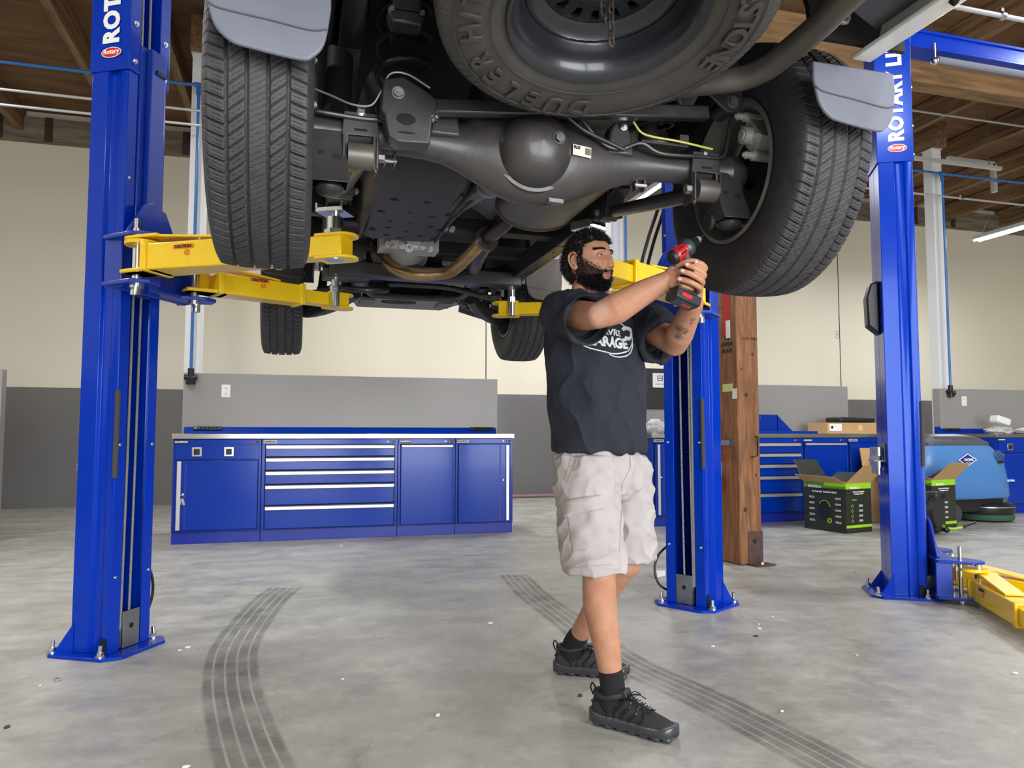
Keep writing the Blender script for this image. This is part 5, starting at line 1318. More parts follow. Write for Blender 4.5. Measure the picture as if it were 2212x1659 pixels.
# ---- torso and legs (coarser), hidden mostly under the clothes ---------------
B = MB()
limb(B, [J(1293, 960, 2.79), J(1290, 880, 2.79), J(1288, 760, 2.78), J(1288, 700, 2.77)], [.11, .115, .125, .10], 24, 5, .85, Rt)
limb(B, [rsh, J(1290, 678, 2.77), lsh], [.055, .06, .055], 20, 5)
limb(B, [J(1288, 690, 2.77), neck0, neck1, HC_], [.07, .062, .058, .056], 24, 5)
limb(B, [neck1+Rt*.035-Fw*.02, J(1240, 668, 2.70)], [.03, .03], 16)
limb(B, [neck1-Rt*.035-Fw*.02, J(1335, 672, 2.84)], [.03, .03], 16)
limb(B, [rhip.lerp(lhip, .18), rhip.lerp(rkn, .5), rkn], [.07, .072, .060])
limb(B, [lhip.lerp(rhip, .18), lhip.lerp(lkn, .5), lkn], [.07, .072, .060])
limb(B, [rkn, rkn.lerp(ran, .28)-Fw*.012, rkn.lerp(ran, .62)-Fw*.004, rkn.lerp(ran, .9), ran], [.058, .0585, .048, .037, .037])
limb(B, [lkn, lkn.lerp(lan, .28)-Fw*.012, lkn.lerp(lan, .62)-Fw*.004, lkn.lerp(lan, .9), lan], [.056, .057, .046, .037, .037])
bodyl = remesh(B, .0045, 5, .5)
# ---- head ---------------------------------------------------------------------
hyaw = math.radians(43); hp = math.radians(5)
hF = dirc(math.cos(hyaw), -math.sin(hyaw)); hR = Vector((hF.y, -hF.x, 0)); 
hY = (hF*math.cos(hp)+UP*math.sin(hp)).normalized(); hZ = hR.cross(hY).normalized()     # forward, up
def headpt(v): return HC_+hR*float(v[0])+hY*float(v[1])+hZ*float(v[2])
def g(x, s): return np.exp(-(x/s)**2)
def sstep(a, b, x):
    t = np.clip((x-a)/(b-a), 0, 1); return t*t*(3-2*t)
def head_shape(D):
    """unit directions (N,3) to head surface; x right, y forward, z up"""
    x = D[:, 0]*.0765; y = D[:, 1]*.098; z = D[:, 2]*.121
    dn = np.clip((-z-.012)/.10, 0, 1)
    x = x*(1-.27*dn**1.3); 
    back = (y < 0); y = np.where(back, y*(1-.45*sstep(-.0, -.095, z)), y)
    x = x*(1-.06*sstep(.02, .08, y)*1.0)
    # flatten the face plane
    fr = np.clip(D[:, 1], 0, 1); y = y-.007*fr*g(x, .06)*sstep(.065, .04, z)+.004*dn*fr
    y = y+.010*fr*sstep(-.055, -.10, z)*g(x, .035)
    ax = np.abs(x); F = (D[:, 1] > 0)*1.0
    br = sstep(.030, -.030, z)*(1-sstep(-.033, -.041, z))
    y = y+F*g(x, .0080+.0035*br)*(.005+.0155*br)*(z < .034)*sstep(.036, .02, z)
    y = y+F*.008*g(ax-.0115, .0058)*g(z+.031, .0075)
    y = y-F*.011*g(ax-.031, .015)*g(z-.010, .011)
    y = y-F*.004*g(ax-.014, .006)*g(z-.010, .012)
    y = y+F*.006*g(ax-.026, .020)*g(z-.031, .007)
    x = x+F*np.sign(x)*.003*g(z+.012, .018)*sstep(.03, .055, y); y = y+F*.004*g(ax-.042, .016)*g(z+.014, .014)
    y = y+F*g(x, .021)*(.0075*g(z+.0535, .0042)+.0085*g(z+.0635, .0052)-.004*g(z+.0585, .0018))
    y = y+F*.004*g(x, .006)*g(z+.046, .005)
    y = y-F*.005*g(x, .02)*g(z+.075, .006)+F*.009*g(x, .020)*g(z+.093, .013)
    x = x-np.sign(x)*.004*g(z+.045, .02)*F*sstep(.02, .05, y)*g(ax-.05, .02)
    return np.stack([x, y, z], 1)
nlon, nlat = 260, 200
lon = np.linspace(-PI, PI, nlon, endpoint=False)
lat = np.linspace(-PI/2+.02, PI/2-.02, nlat)
LO, LA = np.meshgrid(lon, lat); LO2 = LO-.55*np.sin(LO)*1.0     # denser at the face (lon 0 = forward)
Dh = np.stack([np.sin(LO2)*np.cos(LA), np.cos(LO2)*np.cos(LA), np.sin(LA)], -1).reshape(-1, 3)
Vh = head_shape(Dh)
fs = []
for i in range(nlat-1):
    for j in range(nlon):
        k = (j+1) % nlon; fs.append((i*nlon+j, i*nlon+k, (i+1)*nlon+k, (i+1)*nlon+j))
fs.append(tuple(range(nlon))[::-1]); fs.append(tuple((nlat-1)*nlon+j for j in range(nlon)))
x_, y_, z_ = Vh[:, 0], Vh[:, 1], Vh[:, 2]; axx = np.abs(x_)
front = Dh[:, 1] > 0
lipm = front & (axx < .0245) & (np.abs(z_+.0585) < .0085*np.sqrt(np.clip(1-(x_/.0245)**2, 0, 1))) & (y_ > .06)
jaw = -.020-.35*np.clip(y_-.03, 0, 1)
cheek = (axx > .034+.16*np.clip(-z_-.045, -1, .0)) & (z_ < .030-.9*np.clip(y_-.012, 0, .1)) & (y_ > -.012) & (y_ < .09)
beard = (cheek & (z_ < .02)) | (front & (z_ < -.070) & (y_ > -.01)) | (front & (z_ < -.040) & (axx > .024) & (y_ > -.01)) | (front & (z_ < -.0395) & (z_ > -.052) & (axx < .030) & (y_ > .05))
beard &= ~lipm & ~(front & (axx < .03) & (z_ > -.0395)) & ~(front & (axx < .013) & (z_ > -.073) & (z_ < -.066))
jit_ = np.array([noise.noise(Vector(v)*160)*.007 for v in Vh])
beard2 = beard & ~((z_ > -.042+jit_) & (y_ > .01) & (z_+.9*np.clip(y_-.012, 0, .1) > .012+jit_*1.5)) & (z_ < .012+jit_)
beard &= (z_+.9*np.clip(y_-.012, 0, .1) < .026+jit_) | (z_ < -.05)
hl = .058+.012*np.cos(x_*60)
hairm = ~((axx > .050) & (y_ > -.030) & (y_ < .010) & (z_ < .034) & (z_ > -.04)) & (((y_ > .03) & (z_ > .066-.10*np.clip(axx-.045, 0, .03)-.25*np.clip(.062-y_, 0, .04))) | ((y_ <= .03) & (y_ > .008) & (z_ > .018)) | ((y_ <= .008) & (z_ > .012)) | ((y_ < -.018) & (z_ > -.060)) | ((axx > .055) & (y_ > .004) & (y_ < .028) & (z_ > -.02)))
hm = bpy.data.meshes.new('head'); hm.from_pydata([tuple(headpt(v)) for v in Vh], [], fs)
# ---- ears joined to the head mesh
E_ = MB()
for s in (1, -1):
    def ep(u, v, w): return Vector(headpt((s*(.0735+w), -.008+u, .002+v)))
    hel = [(.012, -.022, .004), (.004, -.030, .006), (-.006, -.024, .009), (-.014, -.008, .012), (-.017, .010, .014), (-.012, .024, .014), (.0, .030, .011), (.010, .025, .007), (.013, .014, .004)]
    E_.tube([ep(*q) for q in hel], [.0045, .0055, .005, .0045, .0042, .0042, .0042, .004, .0035], 10, smooth=5)
    E_.tube([ep(*q) for q in [(.006, -.014, .004), (-.002, -.012, .008), (-.007, .0, .010), (-.005, .012, .010), (.004, .018, .008)]], .0035, 8, smooth=4)
    Rm = Matrix((hR, hY, hZ)).transposed()
    E_.sphere(ep(-.002, 0, .003), (.006, .016, .026), 16, 10, Rm)
    E_.sphere(ep(.004, -.024, .006), (.005, .007, .009), 12, 8, Rm)
eme = bpy.data.meshes.new('e'); eme.from_pydata([tuple(v) for v in E_.v], [], E_.f)
bm = bmesh.new()
bm.from_mesh(arms); bm.from_mesh(bodyl); n0 = len(bm.faces)
bm.from_mesh(hm); bm.faces.ensure_lookup_table()
for fi in range(len(fs)):
    f = bm.faces[n0+fi]; q = fs[fi]
    if all(lipm[i] for i in q): f.material_index = 1
    elif all(beard2[i] or hairm[i] for i in q): f.material_index = 2
bm.from_mesh(eme); bmesh.ops.recalc_face_normals(bm, faces=bm.faces[n0:] if False else [])
body = bpy.data.meshes.new('body'); bm.to_mesh(body); bm.free()
mi = np.empty(len(body.polygons), np.int32); body.polygons.foreach_get('material_index', mi)
bo = link_mesh(body, 'body', [m_skin, m_lip, m_stub]); body.polygons.foreach_set('material_index', mi)
# nails
q = MB()
for tip, d_, r_ in NAILS:
    up = -camd; u = (up-d_*up.dot(d_)).normalized(); sd = d_.cross(u)
    R3 = Matrix((d_, sd, u)).transposed()
    n_ = MB().sphere(tip+d_*.002+u*(r_*.72), (.0075, .0062, .0034), 14, 8, R3)
    pcb(n_, 'fingernail', m_nail)
# eyes, lids, brows
m_eye = mat('eye_white', (226, 216, 208), .2, 0, .5); m_iris = mat('dark_iris', (40, 24, 16), .15, 0, .6)
for s in (1, -1):
    ec = headpt((s*.031, .0705, .010))
    Rm = Matrix((hR, hY, hZ)).transposed()
    eo = pcb(MB().sphere(ec, .0118, 24, 14, Rm), 'eye', m_eye)
    gd = (hY+hR*-.10+hZ*.06).normalized()
    MB().lathe([(.0064, .0098), (.0058, .0112), (.0, .0123)], ec, gd, 20).build('iris', m_iris, eo)
    for up_, nm in ((1, 'upper_eyelid'), (-1, 'lower_eyelid')):
        lid = MB(); rows = []
        for t in range(9):
            el = math.radians((11 if up_ > 0 else 10)+t*8)*up_
            row = []
            for k in range(17):
                az = math.radians(-104+13*k)
                e2 = el+up_*math.radians(-7)*math.cos(az*1.25)*0+math.radians(-up_*6)*(math.cos(az)-1)*-2.0*(1-t/9)
                row.append(ec+(hY*math.cos(az)*math.cos(e2)+hR*math.sin(az)*math.cos(e2)+hZ*math.sin(e2))*.0129)
            rows.append(row)
        lid.skin(rows, False, False, closed=False); pcb(lid, nm, m_skin)
        if up_ > 0:
            pcb(MB().tube(rows[0], .0008, 5), 'lash_line', m_hair)
def surf(d):
    v = head_shape(np.array([d], dtype=float))[0]; return v
def strands(mask, n, length, rad, dirfn, curl, base=0., jit=.35, seed=3):
    rnd = random.Random(seed); idx = np.nonzero(mask)[0]
    wts = np.cos(LA.reshape(-1)[idx])*(1-.55*np.cos(LO.reshape(-1)[idx])); cs = np.cumsum(wts); out = MB()
    for _ in range(n):
        i = idx[min(int(np.searchsorted(cs, rnd.random()*cs[-1])), len(idx)-1)]
        p = Vh[i]; nrm = Vector(Dh[i])
        nrm = Vector((nrm[0]/.0765, nrm[1]/.098, nrm[2]/.121)).normalized()
        d0 = Vector(dirfn(p, nrm)); d0 = (d0+Vector((rnd.uniform(-jit, jit), rnd.uniform(-jit, jit), rnd.uniform(-jit, jit)))).normalized()
        L_ = length*rnd.uniform(.6, 1.25); pts = []; ph = rnd.random()*6.28; a = d0.orthogonal().normalized(); b2 = d0.cross(a)
        K = 5
        for k in range(K+1):
            t = k/K
            pts.append(headpt(Vector(p)+nrm*base*.3+d0*(L_*t)+(a*math.cos(ph+t*curl)+b2*math.sin(ph+t*curl))*(L_*.22*t if curl else 0)))
        out.tube(pts, [rad, rad, rad*.9, rad*.7, rad*.5, rad*.2], 4, cap=False)
    return out
def shell(mask, off, amp, sc, nm, m):
    idx = -np.ones(len(Vh), int); keep = np.nonzero(mask)[0]; idx[keep] = np.arange(len(keep)); vs = []
    for i in keep:
        nrm = Vector((Dh[i][0]/.0765, Dh[i][1]/.098, Dh[i][2]/.121)).normalized(); p = Vector(Vh[i])
        h = off+amp*(noise.noise(p*sc)+.6*noise.noise(p*sc*2.3)+.5*noise.noise(p*sc*4.1))
        vs.append(headpt(p+nrm*max(h, .0)))
    fss = [tuple(idx[v] for v in f) for f in fs if len(f) == 4 and all(idx[v] >= 0 for v in f)]
    b = MB(); b.v = [tuple(v) for v in vs]; b.f = fss; b.mi = [0]*len(fss)
    return b
top = hairm
hsh = shell(hairm, .010, .009, 70, 'hair', m_hair)
hs = strands(hairm & ((z_ > .03) | (y_ < .0)), 4200, .019, .0014, lambda p, n: (n.x*1.0, n.y+.35, n.z*.8-.2), 8, jit=.5)
hs.v = list(hs.v); nb = len(hs.v); hs.v += hsh.v; hs.f += [tuple(i+nb for i in f) for f in hsh.f]; hs.mi = [0]*len(hs.f)
pcb(hs, 'hair', m_hair, angle=180)
bs = strands(beard, 5600, .0080, .00050, lambda p, n: (n.x*.9, n.y*.8, n.z*.5-.75), 0, jit=.4, seed=5)
low = beard & (z_ < -.055); b2_ = strands(low, 3600, .016, .0006, lambda p, n: (n.x*.7, n.y*.8, n.z*.4-.8), 2.0, jit=.45, seed=8)
nb = len(bs.v); bs.v += b2_.v; bs.f += [tuple(i+nb for i in f) for f in b2_.f]; bs.mi = [0]*len(bs.f)
pcb(bs, 'beard', m_hair, angle=180)
brow = front & (np.abs(z_-(.0335-.10*np.clip(axx-.040, 0, 1)+.02*np.clip(.03-axx, 0, 1)*-1)) < .0042) & (axx > .012) & (axx < .052) & (y_ > .03)
pcb(strands(brow, 900, .0065, .0006, lambda p, n: (math.copysign(1., p[0]), .35, .25), 0, jit=.25, seed=9), 'eyebrows', m_hair, angle=180)
# ---- T-shirt ---------------------------------------------------------------------
S = MB()
def oval(c, lat_, dep, n=44, off=0., p=1.0):
    out = []
    for k in range(n):
        a = k*2*PI/n; ca, sa = math.cos(a), math.sin(a)
        out.append(c+Rt*(lat_*math.copysign(abs(ca)**p, ca))+Fw*(dep*math.copysign(abs(sa)**p, sa)+off))
    return out
ctr = [(J(1290, 972, 2.79), .182, .150, .01), (J(1290, 930, 2.79), .186, .156, .012), (J(1289, 870, 2.79), .190, .158, .012), (J(1287, 810, 2.79), .196, .152, .006), (J(1284, 750, 2.79), .205, .146, .0), (J(1284, 700, 2.78), .200, .132, -.004), (J(1286, 672, 2.78), .178, .108, -.008), (J(1287, 655, 2.78), .130, .088, -.006), (J(1287, 645, 2.78), .085, .075, -.002)]
rows = [oval(c, a, b, off=o, p=.92) for c, a, b, o in ctr]
# cup at the hem: wall turns in and up
c, a, b, o = ctr[0]; dn = Vector((0, 0, -1))
inn = [oval(c+UP*.06, a-.012, b-.012, off=o, p=.92), oval(c+dn*.002, a-.009, b-.009, off=o, p=.92), oval(c+dn*.008, a-.004, b-.004, off=o, p=.92)]
# collar: turn in round the neck
nk = [oval(J(1287, 640, 2.775), .070, .068), oval(J(1286, 646, 2.775), .062, .060), oval(J(1286, 665, 2.775), .058, .056)]
S.skin(inn+rows+nk)
def sleeve(p0, p1, r0, r1, hang, cup=.09):
    d_ = (p1-p0).normalized(); rings = []
    def rg(t, r_, dz=0):
        c = p0.lerp(p1, t)+UP*dz; return S.ring(c, d_, r_, 36, UP, r_)
    for t, r_, dz in ((-.25, r0*.8, -.01), (0, r0, -.004), (.35, r0*.98, -.004), (.7, r1*.99, -hang*.5), (1.0, r1, -hang), (1.015, r1-.004, -hang), (1.0, r1-.0085, -hang), (.65, r1-.013, -hang*.5)): rings.append(rg(t, r_, dz))
    S.skin(rings)
sleeve(rsh, rsh.lerp(rel, .74), .088, .084, .018)
sleeve(lsh, lsh.lerp(lel, .66), .084, .086, .022)
sh = remesh(S, .0034, 5, .6)
V = np_co(sh).astype(float); Nn = np_no(sh).astype(float)
def fold(p):
    r = (Vector(p)-ctr[4][0]); u = r.dot(Rt); v = r.dot(Fw); w_ = r.z
    big = noise.noise(Vector((u*5, v*5, w_*2.2))+Vector((3.1, 0, 0)))
    diag = noise.noise(Vector(((u+w_*.45)*15, v*12, (w_-u*.3)*4.0))); di2 = noise.noise(Vector(((u-w_*.5)*19, v*14, (w_+u*.4)*5)))
    rg = (1-abs(noise.noise(Vector(((u+w_*.35)*9+4, v*7, w_*2.4)))))**4; r2 = (1-abs(noise.noise(Vector(((u-w_*.6)*11, v*9+2, (w_+u)*3.2)))))**4
    return .008*big+.006*diag+.004*di2+.013*rg+.010*r2-.008
dv = np.array([fold(p) for p in V])
# long soft folds falling from the armpits
V += Nn*(dv[:, None]); sh.vertices.foreach_set('co', V.astype(np.float32).ravel()); sh.update()
shirt = link_mesh(sh, 't_shirt', m_shirt)
bvh = BVHTree.FromPolygons([Vector(v) for v in V], [tuple(p.vertices) for p in sh.polygons])
def stick(me, dr, off=.0012, start=.5):
    for v in me.vertices:
        h = bvh.ray_cast(v.co-dr*start, dr)
        if h[0] is not None: v.co = h[0]-dr*off
# chest print
LCn = J(1333, 722, 2.62); lx = -Rt*-1
Lx = (Rt*-1.0); Lx = Vector((-Rt.x, -Rt.y, 0)); 
def print_text(body_, size, dx, dz, bold=.002, sx=1.0, rot=-.06, arc=0):
    M4_ = frame(LCn+Lx*dx+UP*dz+Fw*.1, (Lx+UP*rot).normalized(), (UP-Lx*rot).normalized())
    o = text('chest_print', body_, size, m_decal2, shirt, M4_, bold, extrude=0, sx=sx)
    bmx = bmesh.new(); bmx.from_mesh(o.data); bmesh.ops.triangulate(bmx, faces=bmx.faces); bmesh.ops.subdivide_edges(bmx, edges=[e for e in bmx.edges if e.calc_length() > .008], cuts=2, use_grid_fill=True); bmx.to_mesh(o.data); bmx.free()
    stick(o.data, -Fw); return o
m_decal2 = mat('faded_white_print', (206, 208, 206), .8)
print_text('SERVICE', .030, .0, .010, .0012, .9); print_text('GARAGE', .050, -.012, -.026, .0024, .82)
def curve_print(fn, n, r_):
    pts = [fn(k/(n-1)) for k in range(n)]; b = MB(); vs = []; fsx = []
    for k, (a, b_) in enumerate(pts):
        a2, b2 = pts[min(k+1, n-1)]; a1, b1 = pts[max(k-1, 0)]; tx, tz = a2-a1, b2-b1; l_ = math.hypot(tx, tz) or 1
        for s_ in (-1, 1): vs.append(LCn+Lx*(a-tz/l_*r_*s_)+UP*(b_+tx/l_*r_*s_)+Fw*.1)
        if k: n_ = 2*k; fsx.append((n_-2, n_-1, n_+1, n_))
    me = bpy.data.meshes.new('p'); me.from_pydata(vs, [], fsx); stick(me, -Fw); me.materials.append(m_decal2)
    o = bpy.data.objects.new('chest_print_outline', me); COL.objects.link(o); o.parent = shirt
curve_print(lambda t: (.105*math.cos(t*2*PI), -.005+.062*math.sin(t*2*PI)), 50, .0022)
curve_print(lambda t: (.02+.085*math.cos(-.15-t*1.9), -.012+.066*math.sin(-.15-t*1.9)), 22, .002)
curve_print(lambda t: (.080+.020*math.cos(2.6-t*4.9), .012+.020*math.sin(2.6-t*4.9)), 20, .007)
# ---- shorts ------------------------------------------------------------------------
Q = MB()
def oring(c, a, b, n=40, ax1=None, ax2=None, p=.95):
    ax1 = ax1 or Rt; ax2 = ax2 or Fw; out = []
    for k in range(n):
        t = k*2*PI/n; ca, sa = math.cos(t), math.sin(t); out.append(c+ax1*(a*math.copysign(abs(ca)**p, ca))+ax2*(b*math.copysign(abs(sa)**p, sa)))
    return out
Q.skin([oring(J(1291, 940, 2.79), .160, .125), oring(J(1291, 960, 2.79), .168, .135), oring(J(1293, 1000, 2.79), .178, .145), oring(J(1297, 1040, 2.79), .175, .14), oring(J(1300, 1075, 2.79), .13, .105)])
def leg(c_list, hem):
    rings = [oring(c, a, b) for c, a, b in c_list]
    c, a, b = c_list[-1]
    rings += [oring(c+Vector((0, 0, -.004)), a-.006, b-.006), oring(c+Vector((0, 0, .002)), a-.013, b-.013), oring(c+Vector((0, 0, .09)), a-.019, b-.019)]
    Q.skin(rings)
RLg = [(J(1262, 985, 2.72), .098, .118), (J(1264, 1050, 2.70), .104, .118), (J(1272, 1110, 2.68), .105, .112), (J(1280, 1170, 2.665), .106, .108), (J(1288, 1232, 2.65), .108, .106)]
LLg = [(J(1334, 985, 2.86), .098, .118), (J(1345, 1050, 2.86), .102, .112), (J(1352, 1110, 2.88), .100, .105), (J(1357, 1160, 2.90), .100, .100), (J(1360, 1207, 2.92), .100, .098)]
leg(RLg, 0); leg(LLg, 0)
so = remesh(Q, .0042, 7, .6)
V = np_co(so).astype(float); Nn = np_no(so).astype(float)
def fold2(p):
    r = Vector(p)-RLg[2][0]; u = r.dot(Rt); v = r.dot(Fw)
    return .011*(1-abs(noise.noise(Vector((u*9+r.z*6, v*9, r.z*7+2)))))**4+.008*(1-abs(noise.noise(Vector((u*14-r.z*9, v*12+5, r.z*13)))))**4-.006+.006*noise.noise(Vector((u*6, v*6, r.z*4)))+.0055*noise.noise(Vector((u*13+r.z*5, v*13, r.z*15)))+.003*noise.noise(Vector((u*30, v*30, r.z*22)))
V += Nn*np.array([fold2(p) for p in V])[:, None]; so.vertices.foreach_set('co', V.astype(np.float32).ravel()); so.update()
shorts = link_mesh(so, 'shorts', m_shorts)
bvh2 = BVHTree.FromPolygons([Vector(v) for v in V], [tuple(p.vertices) for p in so.polygons])
def onshorts(px, py, d0, off):
    o_ = J(px, py, 1.0); dr = (J(px, py, 2.0)-o_).normalized(); h = bvh2.ray_cast(o_, dr)
    return (h[0]-dr*0+h[1]*off) if h[0] is not None else J(px, py, d0)
def patch(corners, name, off=.006, nu=14, nv=14, m=None, parent=shorts):
    """cloth patch laid on the shorts between four corner points (pixels)"""
    b = MB(); a0, a1, a2, a3 = corners; front_, back_ = [], []
    for i in range(nv+1):
        for j in range(nu+1):
            u, v = j/nu, i/nv
            px = (a0[0]*(1-u)+a1[0]*u)*(1-v)+(a3[0]*(1-u)+a2[0]*u)*v; py = (a0[1]*(1-u)+a1[1]*u)*(1-v)+(a3[1]*(1-u)+a2[1]*u)*v
            e = min(u, 1-u, v, 1-v); hh = off*(.55+.45*min(1, e*6))+.0012*noise.noise(Vector((px*.06, py*.06, 0)))*2
            front_.append(onshorts(px, py, 2.6, hh)); back_.append(onshorts(px, py, 2.6, -.004))
    W_ = nu+1; n_ = len(front_); fss = []
    for i in range(nv):
        for j in range(nu):
            q0 = i*W_+j; fss += [(q0, q0+1, q0+W_+1, q0+W_), (n_+q0, n_+q0+W_, n_+q0+W_+1, n_+q0+1)]
    bd = [j for j in range(W_)]+[i*W_+nu for i in range(1, nv+1)]+[nv*W_+j for j in range(nu-1, -1, -1)]+[i*W_ for i in range(nv-1, 0, -1)]
    for k in range(len(bd)): a_, c_ = bd[k], bd[(k+1) % len(bd)]; fss.append((a_, c_, n_+c_, n_+a_))
    b.add(front_+back_, fss); return b.build(name, m or m_shorts, parent, angle=60)
patch([(1228, 1112), (1310, 1100), (1316, 1178), (1240, 1192)], 'cargo_pocket', .010)
patch([(1216, 1082), (1298, 1068), (1306, 1098), (1220, 1118)], 'pocket_flap', .013)
def seam(pts, name='seam', r_=.0011, off=.0015):
    out = []
    for (x0, y0), (x1, y1) in zip(pts[:-1], pts[1:]):
        for k in range(8): out.append(onshorts(x0+(x1-x0)*k/8, y0+(y1-y0)*k/8, 2.6, off))
    MB().tube(out, r_, 5).build(name, m_stitch, shorts)
seam([(1240, 962), (1232, 1000), (1220, 1045)]); seam([(1252, 962), (1244, 1005), (1224, 1050)]); seam([(1360, 965), (1362, 1010), (1344, 1045), (1342, 1065)])
seam([(1232, 1228), (1260, 1224), (1330, 1220)]); seam([(1345, 1068), (1340, 1140), (1338, 1200)])
patch([(1399, 1070), (1408, 1072), (1406, 1130), (1398, 1128)], 'cargo_pocket', .012, 5, 10) if False else None
# ---- socks and shoes --------------------------------------------------------------
def shoe(heel, toe, ank, lab):
    d_ = (toe-heel); d_.z = 0; x = d_.normalized(); y = UP.cross(x); L_ = .315
    h0 = Vector((heel.x, heel.y, 0))-x*.005
    def P(a, b, c): return h0+x*a+y*b+UP*c
    def wd(a):   # half width along the foot
        return float(np.interp(a, [0, .02, .06, .12, .18, .23, .27, .295, .312, .315], [.020, .036, .040, .038, .043, .049, .047, .038, .020, .008]))
    def tp(a): return float(np.interp(a, [0, .01, .04, .07, .11, .135, .17, .21, .25, .28, .305, .315], [.085, .100, .108, .104, .106, .112, .098, .082, .068, .058, .045, .034]))
    u = MB(); rows = []
    for k in range(40):
        a = .002+.311*k/39; w_ = wd(a); t_ = tp(a); row = []
        for j in range(24):
            q = j*2*PI/24; cy, cz = math.cos(q), math.sin(q)
            zc = .030; zz = zc+(t_-zc)*max(cz, 0)**.75 if cz > 0 else zc+.012*cz
            nar = 1-.42*max(cz, 0)**1.5*(1 if a < .2 else .75)
            row.append(P(a, w_*math.copysign(abs(cy)**.8, cy)*nar, zz))
        rows.append(row)
    u.skin(rows); s = pcb(u, 'shoe', m_shoe, sub=1); s['label'] = lab
    # sole with air bubbles
    so_ = MB(); out = [(a, wd(a)+.005) for a in np.linspace(0, .315, 26)]; poly = [(a-.003, w_) for a, w_ in out]+[(a-.003, -w_) for a, w_ in out[::-1]]
    rws = []
    for z, k in ((.012, .93), (.018, 1.0), (.030, 1.02), (.040, .97), (.044, .9)):
        rws.append([P(.157+(a-.157)*(.99 if z < .015 else 1)+.0, b*k, z+.010*max(0, (a-.25)/.065)**2+(.012*max(0, (.06-a)/.06)**1.5 if z > .02 else 0)) for a, b in poly])
    so_.skin(rws); so2 = so_.build('sole', m_sole, s, bevel=.002)
    bb = MB()
    for sg in (-1, 1):
        for a in (.03, .075, .12, .165, .21, .25, .285): bb.sphere(P(a, sg*(wd(a)-.012), .0115), (.019, .017, .0112), 14, 8, Matrix((x, y, UP)).transposed())
    bb.build('sole_pods', m_sole, so2)
    # wavy overlays on the sides, laces, pull tab
    ov = MB()
    for sg in (-1, 1):
        for a0 in (.07, .10, .13, .16, .19):
            pts = []
            for k in range(9):
                t = k/8; a = a0+.030*t+.006*math.sin(t*7+a0*30); zc = .030; q = t*1.15+.05
                nar = 1-.42*max(math.sin(q), 0)**1.5*(1 if a < .2 else .75)
                pts.append(P(a, sg*(wd(a)*abs(math.cos(q))**.8*nar+.0015), zc+(tp(a)-zc)*math.sin(q)**.75+.0005))
            ov.tube(pts, .0034, 7, smooth=3)
        pts = []
        for k in range(12):
            a = .004+.11*k/11; q = .75-.25*k/11; nar = 1-.42*math.sin(q)**1.5
            pts.append(P(a, sg*(wd(a)*abs(math.cos(q))**.8*nar+.002), .03+(tp(a)-.03)*math.sin(q)**.75))
        ov.tube(pts, .004, 7, smooth=2)
    ov.build('overlay', m_shoeg, s)
    lc = MB()
    for k, a in enumerate((.145, .163, .181, .199, .217)):
        z = tp(a)+.004; lc.tube([P(a-.004, -.022, z-.007), P(a, -.010, z), P(a+.002, .010, z), P(a-.004, .022, z-.007)], .0022, 6, smooth=4)
        lc.tube([P(a-.002, -.020, z-.006), P(a+.012, .016, z-.003)], .002, 6)
    z = tp(.14)+.008
    for sg in (-1, 1):
        lc.tube([P(.142, 0, z), P(.150, sg*.022, z+.006), P(.165, sg*.036, z-.006), P(.150, sg*.022, z-.006), P(.142, 0, z)], .0018, 6, smooth=5)
        lc.tube([P(.142, 0, z), P(.165, sg*.018, z+.0), P(.185, sg*.034, z-.016)], .0018, 6, smooth=4)
    lc.build('laces', m_sock, s)
    MB().tube([P(.006, -.008, .095), P(-.004, -.008, .118), P(.002, -.006, .134), P(.014, -.006, .118), P(.014, -.006, .095)], .003, 6, smooth=4).build('pull_tab', m_sock, s)
    co_ = [P(.068+.052*math.cos(q_*PI/12), .041*math.sin(q_*PI/12), .104+.012*max(0, math.cos(q_*PI/12))+.006*max(0, -math.cos(q_*PI/12))) for q_ in range(24)]; co_.append(co_[0])
    MB().tube(co_, .0105, 10, smooth=2).build('padded_collar', m_shoe, s)
    MB().box(P(.122, 0, .118), (.035, .045, .03), M=Matrix((x, y, UP)).transposed() @ Matrix.Rotation(-.35, 3, 'Y')).build('tongue', m_shoe, s, bevel=.008, seg=3)
    sk = MB(); a0 = P(.062, 0, .06)
    kn_ = rkn if ank is ran else lkn; up_ = (kn_-ank).normalized(); print('ANK', [(ank-h0).dot(v) for v in (x, y, UP)])
    limb(sk, [P(.075, 0, .05), P(.068, 0, .085), ank, ank+up_*.052], [.036, .042, .0425, .0425], 26, 5)
    pcb(sk, 'sock', m_sock)
shoe(Vector((1.015, 2.50, 0)), Vector((1.217, 2.255, 0)), ran, 'black running shoe on the leading foot, nearest the camera')
shoe(Vector((1.065, 3.045, 0)), Vector((1.35, 2.885, 0)), lan, 'black running shoe on the rear foot')
